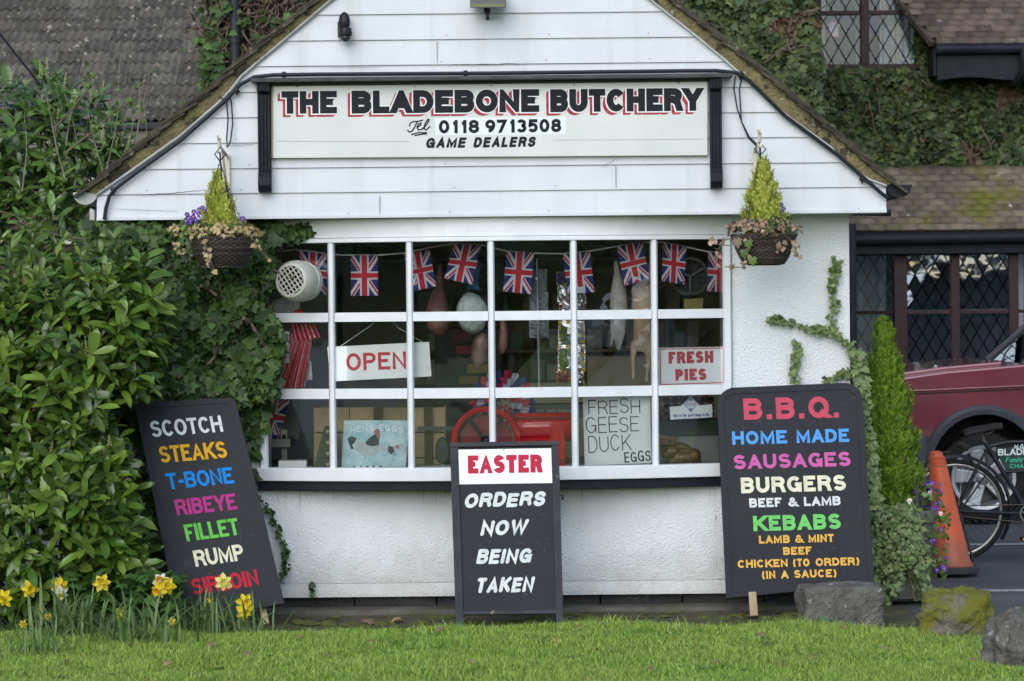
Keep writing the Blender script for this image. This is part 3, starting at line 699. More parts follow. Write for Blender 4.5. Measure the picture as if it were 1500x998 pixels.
# ================================================================== THE THREE BOARDS
m_chalk = M('dark_board_paint', (.013, .0155, .0205), (.018, .0205, .0255), 3, .6, spec=.25, bump=.1, bscale=120, bdist=.001, spot=[((.045, .047, .052), 7, .64, .2), ((.12, .12, .12), 45, .74, .03)])
m_edge = M('board_edge_paint', (.05, .052, .058), (.09, .09, .09), 8, .6)
def C(name, rgb): return M('letter_' + name, rgb, tuple(min(1, v * .78 + .01) for v in rgb), 22, .6, spec=.12, spot=((.06, .06, .065), 70, .70, .04))
cW, cY, cB, cM, cG, cI, cR = C('white', (.72, .74, .74)), C('yellow', (.76, .40, .01)), C('blue', (.004, .24, .72)), C('magenta', (.47, .035, .24)), C('green', (.14, .55, .08)), C('ivory', (.78, .74, .55)), C('red', (.55, .015, .04))
def rounded(tl, tr, br, bl, rt, n=7):
    """outline of a board with rounded top corners (photo coordinates)"""
    tl, tr, br, bl = [Vector(q) for q in (tl, tr, br, bl)]; out = []
    def corner(c, p, q, r):
        a = (p - c).normalized() * r; b = (q - c).normalized() * r
        for k in range(n + 1): t = math.pi / 2 * k / n; out.append(c + a * (1 - math.sin(t)) + b * (1 - math.cos(t)))
    corner(tl, bl, tr, rt); corner(tr, tl, br, rt); out += [br, bl]; return [(q.x, q.y) for q in out]
# --- left board
TL, TR, BR_, BL_ = (197, 591), (344, 582), (416.5, 884), (262, 914)
PB = Plane.three(P(*TL, -.16), P(344, 583, -.16), P(*BR_, -.42))
bl = thing('steak_board', 'leaning black board listing Scotch steaks, half behind the daffodils', 'menu board', PB.at(340, 900))
out = rounded(TL, TR, BR_, BL_, 10)
mb = MB(); sheet_on(mb, PB, out, 0, .03); mb.build('panel', m_chalk, bl, bev=.003)
mb = MB()
def inset(pts, d):
    c = Vector((sum(p[0] for p in pts) / len(pts), sum(p[1] for p in pts) / len(pts))); o = []
    n = len(pts)
    for i in range(n):
        p, a, b = Vector(pts[i]), Vector(pts[i - 1]), Vector(pts[(i + 1) % n])
        e1 = (p - a); e2 = (b - p)
        if e1.length < 1e-6: e1 = e2
        if e2.length < 1e-6: e2 = e1
        e1.normalize(); e2.normalize(); n1 = Vector((-e1.y, e1.x)); n2 = Vector((-e2.y, e2.x)); m = n1 + n2
        m = m / max(.3, m.length_squared / 2) if m.length > .1 else n2
        q = p + m * d
        if (q - c).length > (p - c).length: q = p - m * d
        o.append((q.x, q.y))
    return o
def rim(mb, plane, pts, d0, d1, off, h, drop=0):
    a, b = inset(pts, d0), inset(pts, d1); n = len(pts)
    for i in range(n):
        j = (i + 1) % n
        mb.prism([plane.at(*a[i], off + h), plane.at(*a[j], off + h), plane.at(*b[j], off + h), plane.at(*b[i], off + h)], plane.n * -(h + .001 + drop))
rim(mb, PB, out, .3, 8, .0, .005); mb.build('rim', m_chalk, bl)
def tl_(s, xl, yl, xr, yr, h, w, m, lean): textobj('lettering', bl, m, PB, s, xl, yl, xr, yr, h, w, off=.002, lean=lean, gap=.07)
tl_('SCOTCH', 223, 641, 327.5, 632.5, 24, 4.3, cW, -.12); tl_('STEAKS', 236, 678.6, 334, 670.5, 24.5, 4.6, cY, -.12); tl_('T-BONE', 247, 717.5, 344, 708, 24, 4.6, cB, -.12)
tl_('RIBEYE', 259.5, 755.5, 348.5, 746, 23.5, 4.6, cM, -.1); tl_('FILLET', 274, 793.5, 352, 783.5, 25, 4.6, cG, -.1); tl_('RUMP', 287, 830.5, 359, 820.5, 24, 4.6, cI, -.08); tl_('SIRLOIN', 284, 872, 381, 857.5, 24, 4.6, cR, -.1)
mb = MB(); mb.beam(P(383, 880, -.34), P(390.5, 915, -.40), .034, .025, (0, 1, 0)); mb.build('stake', m_wood, bl, bev=.002)
# --- easter A-board
YT, YB2 = -.34, -.62
PE = Plane.three(P(659, 649, YT), P(818, 646, YT), P(668, 920, YB2))
ea = thing('easter_a_board', 'black framed A-board for Easter orders standing before the window', 'A-board', PE.at(745, 915))
def quadb(name, pts, off, th, mat, par, plane=PE, bev=.002): m = MB(); sheet_on(m, plane, pts, off, th); return m.build(name, mat, par, bev=bev)
m_frame = M('worn_black_frame', (.018, .020, .025), (.032, .034, .038), 9, .55, spec=.3, bump=.2, bscale=80, spot=((.22, .18, .12), 14, .68, .06))
quadb('stile', [(659, 650), (671, 650), (679.5, 921), (668, 921)], .012, .03, m_frame, ea); quadb('stile', [(807.5, 648), (818.5, 648), (825.5, 919), (815, 919)], .012, .03, m_frame, ea)
for k in range(3):
    quadb('flute', [(660.5 + 3.4 * k, 660), (662.3 + 3.4 * k, 660), (670.8 + 3.4 * k, 912), (669 + 3.4 * k, 912)], .016, .01, m_frame, ea, bev=0)
    quadb('flute', [(809 + 3.3 * k, 658), (810.8 + 3.3 * k, 658), (818 + 3.3 * k, 910), (816.2 + 3.3 * k, 910)], .016, .01, m_frame, ea, bev=0)
quadb('top_rail', [(658.5, 649.5), (819, 646.5), (819, 653), (659, 656)], .018, .05, m_frame, ea); quadb('bottom_rail', [(678, 896), (817, 894), (817, 899.5), (678.5, 901)], .013, .03, m_frame, ea)
quadb('panel', [(670, 656), (808, 653.5), (816, 895), (678.5, 897)], .0, .02, m_chalk, ea)
quadb('white_panel', [(670.8, 659), (807.5, 656.8), (809.3, 708), (672.4, 710)], .004, .006, M('glossy_white_panel', (.80, .83, .88), None, rough=.25), ea)
cE = C('easter_red', (.55, .022, .06))
textobj('lettering', ea, cE, PE, 'EASTER', 685.5, 694.3, 794.5, 692.5, 26.5, 7.6, off=.0055, gap=.09)
mb = MB(); mb.lathe([(0, 0), (.004, 0), (.003, .002)], PE.at(738, 659.5, .005), PE.n, 8); mb.build('screw', m_black, ea)
for s, xl, yl, xr, yr, h in (('ORDERS', 679, 744.5, 797, 741, 21), ('NOW', 703, 785.5, 771, 783, 22), ('BEING', 697, 827, 777, 824.5, 21.5), ('TAKEN', 696, 869.5, 780, 866.5, 22)):
    textobj('lettering', ea, cW, PE, s, xl, yl, xr, yr, h, 5.4, off=.0018, lean=.24, rnd=True, gap=.10, jit=.035)
rb0, rb1 = P(664, 651, YT + .05), P(813, 649, YT + .05)
for q in (rb0, rb1):
    mb = MB(); mb.beam((q.x, q.y + .01, q.z - .01), (q.x + .02, .02, .01), .035, .025); mb.build('rear_leg', m_frame, ea, bev=.002)
mb = MB(); mb.beam((rb0.x, .0 - .03, .25), (rb1.x, -.03, .25), .02, .03); mb.build('rear_rail', m_frame, ea)
mb = MB(); mb.box(P(824, 729, -.44), (.012, .012, .03)); mb.build('hinge', m_black, ea)
# --- barbecue board
TL, TR, BR_, BL_ = (1049.5, 569), (1262, 560), (1281, 855.5), (1064, 877)
PQ = Plane.three(P(*TL, .12), P(*TR, .12), P(*BL_, -.22))
bq = thing('barbecue_board', 'black round-cornered board headed B.B.Q. leaning on the white wall', 'menu board', PQ.at(1170, 866))
out = rounded(TL, TR, BR_, BL_, 26)
mb = MB(); sheet_on(mb, PQ, out, 0, .028); mb.build('panel', m_chalk, bq, bev=.003)
mb = MB(); rim(mb, PQ, out, .3, 9.5, 0, .006); mb.build('rim', m_chalk, bq)
cB1, cB2, cB3, cB5, cB4 = C('coral', (.58, .075, .12)), C('sky_blue', (.09, .34, .80)), C('pink', (.60, .12, .38)), C('lime', (.17, .58, .14)), C('amber', (.82, .46, .08))
def tq(s, xl, yl, xr, yr, h, w, m, gap=.12): textobj('lettering', bq, m, PQ, s, xl, yl, xr, yr, h, w, off=.002, lean=-.03, gap=gap)
tq('B.B.Q.', 1090, 615.5, 1229, 612, 31.5, 7.5, cB1, .17); tq('HOME', 1073, 652, 1153, 649.8, 19.5, 4.6, cB2); tq('MADE', 1167, 649.4, 1244, 647.6, 19.5, 4.6, cB2)
tq('SAUSAGES', 1075, 688, 1246.5, 682.8, 21, 5, cB3); tq('BURGERS', 1086, 723, 1239.5, 718.6, 23, 5.6, cI); tq('BEEF', 1098, 743.8, 1145, 742.6, 13.4, 3.3, cW); tq('&', 1155, 742.4, 1169, 742, 13.4, 3, cW); tq('LAMB', 1178, 741.6, 1231.5, 740.3, 13.4, 3.3, cW)
tq('KEBABS', 1104, 778.5, 1232, 775, 22.5, 5.6, cB5); tq('LAMB', 1112, 796.6, 1157, 795.6, 11.6, 2.9, cB4); tq('&', 1165, 795.4, 1177, 795.2, 11.6, 2.6, cB4); tq('MINT', 1184.5, 795, 1221.5, 794, 11.6, 2.9, cB4)
tq('BEEF', 1147.5, 813.4, 1189, 812.4, 11.6, 2.9, cB4); tq('CHICKEN', 1081, 832.4, 1154, 830.6, 11.6, 2.8, cB4); tq('(TO', 1162, 830.4, 1186, 829.8, 11.6, 2.8, cB4); tq('ORDER)', 1195, 829.6, 1259, 828, 11.6, 2.8, cB4)
tq('(IN', 1116.5, 848.4, 1136, 847.8, 11.6, 2.8, cB4); tq('A', 1144.5, 847.6, 1155, 847.4, 11.6, 2.8, cB4); tq('SAUCE)', 1163.5, 847, 1225.5, 845.5, 11.6, 2.8, cB4)
mb = MB(); mb.beam(P(1102, 868, -.22), P(1104.5, 903, -.27), .045, .03, (0, 1, 0)); mb.build('stake', m_wood, bq, bev=.002)
# ================================================================== shared piece helpers
def templ(Vt, F): return (np.asarray(Vt, dtype=np.float64), np.asarray(F, dtype=np.int32))
def tmesh(name, t, mat, smooth=False): return fastmesh(name, t[0], t[1], mat, smooth=smooth)
def boxt(sx, sy, sz, oy=0.0):
    m = MB(); m.box((0, oy, 0), (sx, sy, sz)); F = []
    for f in m.f: F += [(f[0], f[1], f[2]), (f[0], f[2], f[3])]
    return templ(m.v, F)
def place(name, tms, mats, items, parent, cap=300, stuff=None, smooth=False, key=None):
    """items: (template index, 3x3 matrix as columns x,y,z, location). The first `cap` (by key) are objects, the rest one mesh."""
    idx = list(range(len(items)))
    if key is not None: idx.sort(key=lambda i: key(items[i][2]))
    meshes = [tmesh(name, t, mats, smooth) for t in tms]; w0 = _wl(parent)
    for i in idx[:cap]:
        k, m, loc = items[i]
        o = bpy.data.objects.new(name, meshes[k]); COL.objects.link(o); o.parent = parent
        mm = Matrix([list(r) for r in m]).to_4x4(); mm.translation = Vector(loc) - w0; o.matrix_local = mm
    rest = idx[cap:]
    if rest:
        Vs = []; Fs = []; b = 0
        for k, t in enumerate(tms):
            sel = [i for i in rest if items[i][0] == k]
            if not sel: continue
            A = np.array([items[i][1] for i in sel], dtype=np.float64); Lc = np.array([tuple(items[i][2]) for i in sel])
            X = np.einsum('nij,vj->nvi', A, t[0]) + Lc[:, None, :]; n, v, _ = X.shape
            Fs.append((t[1][None] + (np.arange(n) * v)[:, None, None] + b).reshape(-1, t[1].shape[1])); Vs.append(X.reshape(-1, 3)); b += n * v
        Vt = np.concatenate(Vs); F = np.concatenate(Fs); c = Vt.mean(0)
        return link(stuff or name + '_mass', fastmesh(stuff or name, Vt - c, F, mats, smooth=smooth), Vector(c), parent, 'stuff')
def basis(y, n, s=1.0, sx=None):
    """columns: x side, y along, z normal"""
    y = Vector(y).normalized(); n = Vector(n); x = y.cross(n)
    if x.length < 1e-5: x = y.orthogonal()
    x.normalize(); z = x.cross(y); sx = s if sx is None else sx
    return ((x.x * sx, y.x * s, z.x * s), (x.y * sx, y.y * s, z.y * s), (x.z * sx, y.z * s, z.z * s))
def rv(a=1.0): return Vector((random.uniform(-a, a), random.uniform(-a, a), random.uniform(-a, a)))
# leaf templates (unit length along +y)
def laurel_leaf(curl=.12, w=.19, fold=.05):
    V_ = []; F = []; ws = [0.02, .62, 1.0, .85, .0]; ys = [0, .22, .5, .78, 1.0]
    for i, (a, y) in enumerate(zip(ws, ys)):
        z = -curl * (y ** 2) * 1.2 + .02
        V_ += [(-w * a, y, z + fold * a), (0, y, z), (w * a, y, z + fold * a)]
    for i in range(4):
        b = 3 * i
        for k in (0, 1): F += [(b + k, b + k + 1, b + k + 4), (b + k, b + k + 4, b + k + 3)]
    return templ(V_, F)
def ivy_leaf(c=.08, sh=1.0):
    o = [(0, 0), (.28, -.10), (.52, .12), (.36, .34), (.46, .62), (.22, .66), (0, 1.05), (-.22, .66), (-.46, .62), (-.36, .34), (-.52, .12), (-.28, -.10)]
    V_ = [(0, .35, .04)] + [(x * sh, y, -c * (x * x * 3 + (y - .35) ** 2)) for x, y in o]; n = len(o)
    return templ(V_, [(0, 1 + i, 1 + (i + 1) % n) for i in range(n)])
LT = [laurel_leaf(.10, .165), laurel_leaf(.26, .15, .07), laurel_leaf(.04, .18, .04), laurel_leaf(.38, .16, .06)]
IT = [ivy_leaf(.10), ivy_leaf(.25, .9), ivy_leaf(.02, 1.1)]
def spray(n=7, w=.11, seed=0):
    r = random.Random(seed); V_ = []; F = []
    def leaflet(p, d, L, w):
        s = Vector((-d.y, d.x, r.uniform(-.5, .5))).normalized() * w; b = len(V_)
        V_.extend([tuple(p - s * .6), tuple(p + s * .6), tuple(p + d * L * .6 + s * .9), tuple(p + d * L * .6 - s * .9), tuple(p + d * L)])
        F.extend([(b, b + 1, b + 2), (b, b + 2, b + 3), (b + 3, b + 2, b + 4)])
    leaflet(Vector((0, 0, 0)), Vector((0, 1, 0)), 1.0, w * .35)
    for i in range(n):
        t = .12 + .8 * i / n
        for sgn in (-1, 1):
            d = Vector((sgn * (.75 - .3 * t), .8, r.uniform(-.4, .4))).normalized(); leaflet(Vector((0, t, 0)), d, .42 * (1 - t * .55) * r.uniform(.8, 1.2), w * .34)
    return templ(V_, F)
ST = [spray(6, .16, 1), spray(7, .14, 2), spray(5, .18, 3)]
m_laurel = M('laurel_leaf', (.032, .088, .012), (.055, .125, .018), 3, .27, rand=.5, rc=(.16, .24, .035), spot=((.20, .17, .04), 4.5, .72, .03), transl=.22, spec=.6)
m_laurel2 = M('laurel_leaf_dark', (.055, .12, .02), (.075, .15, .03), 3, .25, rand=.45, rc=(.14, .23, .05), transl=.18, spec=.7)
m_ivy = M('ivy_leaf', (.022, .054, .013), (.034, .074, .017), 3, .45, rand=.5, rc=(.07, .13, .025), transl=.2, spec=.3, spot=((.10, .055, .03), 5, .68, .05))
m_ivyb = M('ivy_leaf_dull', (.020, .048, .014), (.038, .062, .018), 1.6, .5, rand=.6, rc=(.085, .11, .03), transl=.15, spec=.3, spot=((.12, .07, .035), 2.2, .60, .05))
m_ivyv = M('ivy_leaf_variegated', (.055, .14, .03), (.24, .32, .10), 40, .5, rand=.35, rc=(.20, .24, .10), transl=.2)
m_ivyn = M('ivy_leaf_new', (.12, .20, .03), (.09, .15, .03), 4, .4, rand=.3, transl=.3)
m_twig = M('twig', (.16, .12, .08), (.09, .065, .045), 14, .8)
m_stemd = M('old_ivy_stem', (.17, .125, .09), (.09, .065, .048), 9, .9)

# ================================================================== HOUSE ON THE LEFT
YH = 20.0
hl = thing('tiled_house', 'grey-brown pantiled house roof behind the laurel on the left', 'house', (PX(60, YH), YH, 0))
dm, sm_ = 4167 / (YH + 16.7), 1
ze = PZ(181, YH, 60); x1 = PX(325, YH, 100); x0 = PX(-330, YH, 100)
slope = R(36); g = .285; tw = .33
def roll_tile(w=.33, L=.40, t=.022):
    V_ = []; F = []; nx = 12
    for j, y in enumerate((0, L)):
        for i in range(nx + 1):
            u = i / nx; z = .044 * max(0, math.sin(u * 3 * 2 * math.pi + .6)) ** .8 - (.0 if j else 0)
            V_.append((u * w - w / 2, y, z)); V_.append((u * w - w / 2, y, z - t))
    n = 2 * (nx + 1)
    for i in range(nx):
        a = 2 * i; F += [(a, a + 2, n + a + 2), (a, n + a + 2, n + a), (a + 1, a + 3, a + 2), (a + 1, a + 2, a)]
    return templ(V_, F)
rt = roll_tile(); items = []
d = Vector((0, math.cos(slope), math.sin(slope))); nn = Vector((0, -math.sin(slope), math.cos(slope)))
rows = int(2.9 / (g * math.sin(slope))) + 1; cols = int((x1 - x0) / tw) + 1
for r in range(rows):
    for c in range(cols):
        p = Vector((x1 - tw * (c + .5) + random.uniform(-.006, .006), YH, ze)) + d * (g * r) + nn * (.012 + random.uniform(0, .008))
        tl = R(6) + random.uniform(-.02, .02)
        yv = Matrix.Rotation(-tl, 3, 'X') @ d; nv = Matrix.Rotation(-tl, 3, 'X') @ nn
        items.append((0, basis(yv, nv), p + nn * .025))
place('roof_tile', [rt], m_tile, items, hl, 300, 'roof_tile_rest', key=lambda p: abs(p.x - PX(150, YH)) + abs(p.z - PZ(90, YH)))
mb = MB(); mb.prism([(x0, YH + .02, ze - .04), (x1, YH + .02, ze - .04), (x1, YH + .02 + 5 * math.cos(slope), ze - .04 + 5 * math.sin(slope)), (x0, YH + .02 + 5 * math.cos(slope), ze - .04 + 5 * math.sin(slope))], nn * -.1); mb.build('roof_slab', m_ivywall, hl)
mb = MB(); mb.bb(x0, x1, YH - .06, YH + .03, ze - .10, ze - .0); mb.build('gutter', m_pipe, hl, bev=.02)
mb = MB(); mb.bb(x0, x1, YH + .02, YH + .06, ze - .32, ze - .102); mb.build('fascia', M('fascia_cream', (.16, .14, .10), None, rough=.6), hl)
mb = MB(); mb.bb(x0, x1, YH + .35, YH + .6, 0, ze - .1); mb.build('wall', m_brick, hl)
for (a, b) in ((70, 205), (-160, 0)):
    xa, xb = PX(a, YH + .3), PX(b, YH + .3); f = None
    mb = MB()
    for (u0, u1, v0, v1) in ((xa, xb, 2.6, 2.66), (xa, xb, 3.72, 3.78), (xa, xa + .06, 2.66, 3.72), (xb - .06, xb, 2.66, 3.72), ((xa + xb) / 2 - .03, (xa + xb) / 2 + .03, 2.66, 3.72)): mb.bb(u0, u1, YH + .28, YH + .349, v0, v1)
    f = mb.build('window', M('white_frame_dull', (.45, .45, .43), None), hl); mb = MB(); mb.bb(xa + .06, xb - .06, YH + .32, YH + .335, 2.66, 3.72); mb.build('pane', M('far_pane', (.03, .035, .04), None, rough=.05), f)
vp = P(201, 132, YH + 1.2); mb = MB(); vp = P(201, 140, YH + .8); mb.tube([vp - Vector((0, 0, .2)), vp + Vector((0, 0, .22))], .075, 12); mb.build('vent_pipe', m_pipe, hl)
mb = MB(); mb.tube([P(-60, -20, 9), P(0, 50, 9), P(54, 118, 9.2), P(80, 150, 9.3)], .012, 6); tag(mb.build('overhead_wire', m_pipe), 'thin dark wire slanting down across the tiled roof into the laurel', 'wire')

# ================================================================== PUB: near block (ivy-covered) and right wing
YN = 10.0
pub = thing('ivy_clad_pub', 'old dark-timbered pub covered with ivy behind the shop', 'pub', (PX(900, YN), YN, 0))
xa, xb = PX(304, YN, 50), PX(1188, YN, 100)
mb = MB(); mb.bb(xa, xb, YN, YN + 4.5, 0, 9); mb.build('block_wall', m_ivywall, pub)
# hung tiles showing between the stems at the left of the block
items = []; ht = boxt(.165, .20, .014, .10)
for r in range(15):
    for c in range(10):
        p = Vector((xa + .09 + .170 * c + (.085 if r % 2 else 0), YN - .012, PZ(130, YN) + .1 * r)); 
        items.append((0, basis((0, .07 + random.uniform(0, .03), 1), (0, -1, .07)), p))
place('hung_tile', [ht], M('hung_tile_brown', (.075, .045, .036), (.05, .032, .027), 9, .9, rand=.35, bump=.4), items, pub, 200)
mb = MB(); p = P(346, 150, YN - .1); mb.tube([(p.x, YN - .14, p.z - 1.4), (p.x, YN - .14, 9)], .052, 14); mb.lathe([(.064, -.04), (.064, .04)], (p.x, YN - .14, PZ(55, YN)), (0, 0, 1), 14); mb.build('soil_pipe', m_pipe, pub, smooth=True)
mb = MB(); q = P(290, 0, YN); mb.bb(q.x - .3, xa + .05, YN - .3, YN - .1, q.z + .0, q.z + .1); mb.build('eaves_board', m_black, pub)
YR = 13.0
# wing wall
XA, XB = PX(1180, YR), PX(1900, YR)
zsill = PZ(101, YR, 1270); z_ivy0 = PZ(263, YR, 1350)
mb = MB()
wx0, wx1 = PX(1193, YR, 50), PX(1353, YR, 50)
mb.bb(XA - .3, wx0, YR, YR + .3, z_ivy0 - .4, 9); mb.bb(wx1, XB, YR, YR + .3, z_ivy0 - .4, 9); mb.bb(wx0, wx1, YR, YR + .3, z_ivy0 - .4, zsill)
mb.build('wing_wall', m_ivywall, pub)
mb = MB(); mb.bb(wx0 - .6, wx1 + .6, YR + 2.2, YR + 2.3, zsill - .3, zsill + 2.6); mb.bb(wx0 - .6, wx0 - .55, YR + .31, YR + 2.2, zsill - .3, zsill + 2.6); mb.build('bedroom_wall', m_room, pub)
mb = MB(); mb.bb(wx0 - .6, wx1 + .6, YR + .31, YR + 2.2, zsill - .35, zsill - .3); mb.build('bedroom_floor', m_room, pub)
def poly_clip_rect(poly, x0, x1, z0, z1):
    for ax, s, lim in ((0, 1, x0), (0, -1, -x1), (1, 1, z0), (1, -1, -z1)):
        out = []
        for i in range(len(poly)):
            a, b = poly[i - 1], poly[i]; da, db = s * a[ax] - lim, s * b[ax] - lim
            if (da >= 0) != (db >= 0): t = da / (da - db); out.append((a[0] + (b[0] - a[0]) * t, a[1] + (b[1] - a[1]) * t))
            if db >= 0: out.append(b)
        poly = out
        if len(poly) < 3: return []
    return poly
def leaded(parent, o, ux, x0, x1, z0, z1, dw, dh, ph=(0, 0), lead=.0055, gap=.0, gm=None, tilt=0.0):
    """diamond panes and their leads between x0..x1, z0..z1 on the plane through o with horizontal direction ux"""
    ux = Vector(ux).normalized(); n = ux.cross(Vector((0, 0, 1))); o = Vector(o)
    if n.y > 0: n = -n
    pt = lambda x, z, off=0: o + ux * x + Vector((0, 0, z)) + n * off
    lm = MB()
    i0, i1 = int((x0 - ph[0]) / dw * 2) - 2, int((x1 - ph[0]) / dw * 2) + 3; j0, j1 = int((z0 - ph[1]) / dh * 2) - 2, int((z1 - ph[1]) / dh * 2) + 3
    for i in range(i0, i1):
        for j in range(j0, j1):
            if (i + j) % 2: continue
            cx, cz = ph[0] + i * dw / 2, ph[1] + j * dh / 2; k = 1 - gap
            d = poly_clip_rect([(cx - dw / 2 * k, cz), (cx, cz - dh / 2 * k), (cx + dw / 2 * k, cz), (cx, cz + dh / 2 * k)], x0, x1, z0, z1)
            if len(d) < 3: continue
            ar = abs(sum(d[q - 1][0] * d[q][1] - d[q][0] * d[q - 1][1] for q in range(len(d)))) / 2
            if ar < 1e-4: continue
            tx, tz = random.uniform(-.012, .012), random.uniform(-.008, .016)
            mb = MB(); vs = [pt(a, b, (a - cx) * tx + (b - cz) * (tz + tilt)) for a, b in d]; mb.add(vs, [list(range(len(vs)))]); mb.build('pane', gm or m_glassp, parent)
            for (ax, az, bx, bz) in ((cx - dw / 2, cz, cx, cz - dh / 2), (cx, cz - dh / 2, cx + dw / 2, cz), (cx + dw / 2, cz, cx, cz + dh / 2), (cx, cz + dh / 2, cx - dw / 2, cz)):
                L = math.hypot(bx - ax, bz - az); nx, nz = -(bz - az) / L * lead, (bx - ax) / L * lead
                q = poly_clip_rect([(ax - nx, az - nz), (bx - nx, bz - nz), (bx + nx, bz + nz), (ax + nx, az + nz)], x0, x1, z0, z1)
                if len(q) > 2: lm.add([pt(a, b, .006) for a, b in q], [list(range(len(q)))])
    lm.build('leading', m_lead, parent)
def rectframe(name, x0, x1, z0, z1, y, w, dpt, mat, par):
    mb = MB(); mb.bb(x0, x1, y, y + dpt, z1 - w, z1); mb.bb(x0, x1, y, y + dpt, z0, z0 + w); mb.bb(x0, x0 + w, y, y + dpt, z0 + w, z1 - w); mb.bb(x1 - w, x1, y, y + dpt, z0 + w, z1 - w)
    return mb.build(name, mat, par, bev=.004)
# upper window
uw = link('upper_window', None, (wx0, YR, zsill), pub); uw.empty_display_size = .1
mxx = PX(1266, YR, 50); zt = PZ(19, YR, 1270)
mb = MB(); mb.bb(wx0, wx1, YR - .05, YR + .08, zsill - .02, zsill + .045); mb.build('sill', m_tudor, uw, bev=.006)
for a, b in ((wx0, PX(1203, YR, 50)), (PX(1260.5, YR, 50), PX(1272.5, YR, 50)), (PX(1344, YR, 50), wx1)):
    mb = MB(); mb.bb(a, b, YR - .04, YR + .06, zsill + .046, zsill + 1.7); mb.build('frame_post', m_tudor, uw, bev=.005)
for a, b in ((PX(1203, YR, 50), PX(1260.5, YR, 50)), (PX(1272.5, YR, 50), PX(1344, YR, 50))):
    mb = MB(); mb.bb(a + .002, b - .002, YR - .03, YR + .05, zt - .022, zt + .022); mb.build('transom', m_tudor, uw, bev=.004)
    for z0, z1 in ((zsill + .046, zt - .022), (zt + .022, zt + 1.0)):
        leaded(uw, (0, YR + .01, 0), (1, 0, 0), a, b, z0, z1, .155, .27, (PX(1232, YR), zt + .05), gm=m_glassu)
def curtain(x0, x1, z0, z1, y, par, name='curtain', n=40, amp=.03):
    vs = []; fs = []
    for i in range(n + 1):
        u = i / n; yy = y + amp * math.sin(u * n * .9 + .7 * math.sin(u * 9)); x = x0 + (x1 - x0) * u
        vs += [(x, yy, z0), (x + .02 * math.sin(i), yy, z1)]
    for i in range(n): fs.append((2 * i, 2 * i + 2, 2 * i + 3, 2 * i + 1))
    mb = MB(); mb.add(vs, fs); return mb.build(name, m_curtain, par, smooth=True)
curtain(wx0 - .02, PX(1215, YR), zsill - .2, zsill + 1.8, YR + .2, uw, n=14); curtain(PX(1296, YR), PX(1350, YR), zsill - .2, zsill + 1.8, YR + .22, uw, n=34); curtain(PX(1262, YR), PX(1276, YR), zsill - .2, zsill + 1.8, YR + .3, uw, n=10)
def flatshape(name, pts, Y, th, mat, par, bev=0):
    pl = Plane.Y(Y); mb = MB(); sheet_on(mb, pl, pts, 0, th); return mb.build(name, mat, par, bev=bev)
pk = thing('pink_shirt_charm', 'small pink and white shirt-shaped charm hanging in the leaded upper window', 'ornament', P(1222, 54, YR + .12))
flatshape('shirt', [(1217, 31), (1220, 27), (1224, 27), (1228, 31), (1232, 37), (1229, 39), (1228, 37), (1229, 54), (1214, 54), (1215, 38), (1212, 38)], YR + .12, .015, M('charm_pink', (.75, .30, .42), (.80, .62, .66), 12, .6), pk)
flatshape('shirt_front', [(1219, 33), (1226, 33), (1227, 52), (1217, 52)], YR + .118, .006, M('charm_white', (.78, .74, .76), None), pk)
gr = thing('green_bottle', 'green bottle on the window sill of the leaded upper window', 'bottle', P(1338, 101, YR + .14)); c = P(1338, 99, YR + .14)
mb = MB(); mb.lathe([(0, 0), (.028, 0), (.03, .02), (.03, .14), (.012, .19), (.012, .24), (0, .24)], c, n=14); mb.build('glass_body', M('bottle_green', (.02, .22, .12), None, rough=.15), gr, smooth=True)
bd = thing('white_blue_jug', 'rounded blue and white jug on the window sill beside the green bottle', 'jug', P(1327, 101, YR + .14)); c = P(1327, 101, YR + .14)
mb = MB(); mb.lathe([(0, 0), (.04, 0), (.065, .04), (.062, .08), (.035, .12), (.042, .14), (.036, .14)], c, n=16); mb.build('jug_body', M('jug_glaze', (.50, .58, .66), (.12, .2, .4), 20, .2), bd, smooth=True)
mb = MB(); mb.tube([c + Vector((.055, 0, .1)), c + Vector((.10, 0, .09)), c + Vector((.09, 0, .04)), c + Vector((.06, 0, .04))], .008, 6); mb.build('handle', m_white, bd)
# small lean-to roof end and gutter left of the window
mb = MB(); c = P(1205, 90, YR - .5)
mb.prism([P(1188, 20, YR - .45), P(1196, 45, YR - .45), P(1216, 108, YR - .45), P(1188, 108, YR - .45)], (0, .35, 0)); mb.build('roof_cheek', m_plain, pub)
mb = MB(); mb.lathe([(.0, 0), (.075, 0), (.075, .3), (0, .3)], P(1206, 113, YR - .6), (0, 1, 0), 14, sc=(1.3, .75)); mb.build('gutter_end', m_black, pub, smooth=True)
mb = MB(); mb.bb(PX(1180, YR - .3), PX(1200, YR - .3), YR - .35, YR - .1, PZ(160, YR), PZ(112, YR)); mb.build('downpipe_box', m_black, pub, bev=.02)
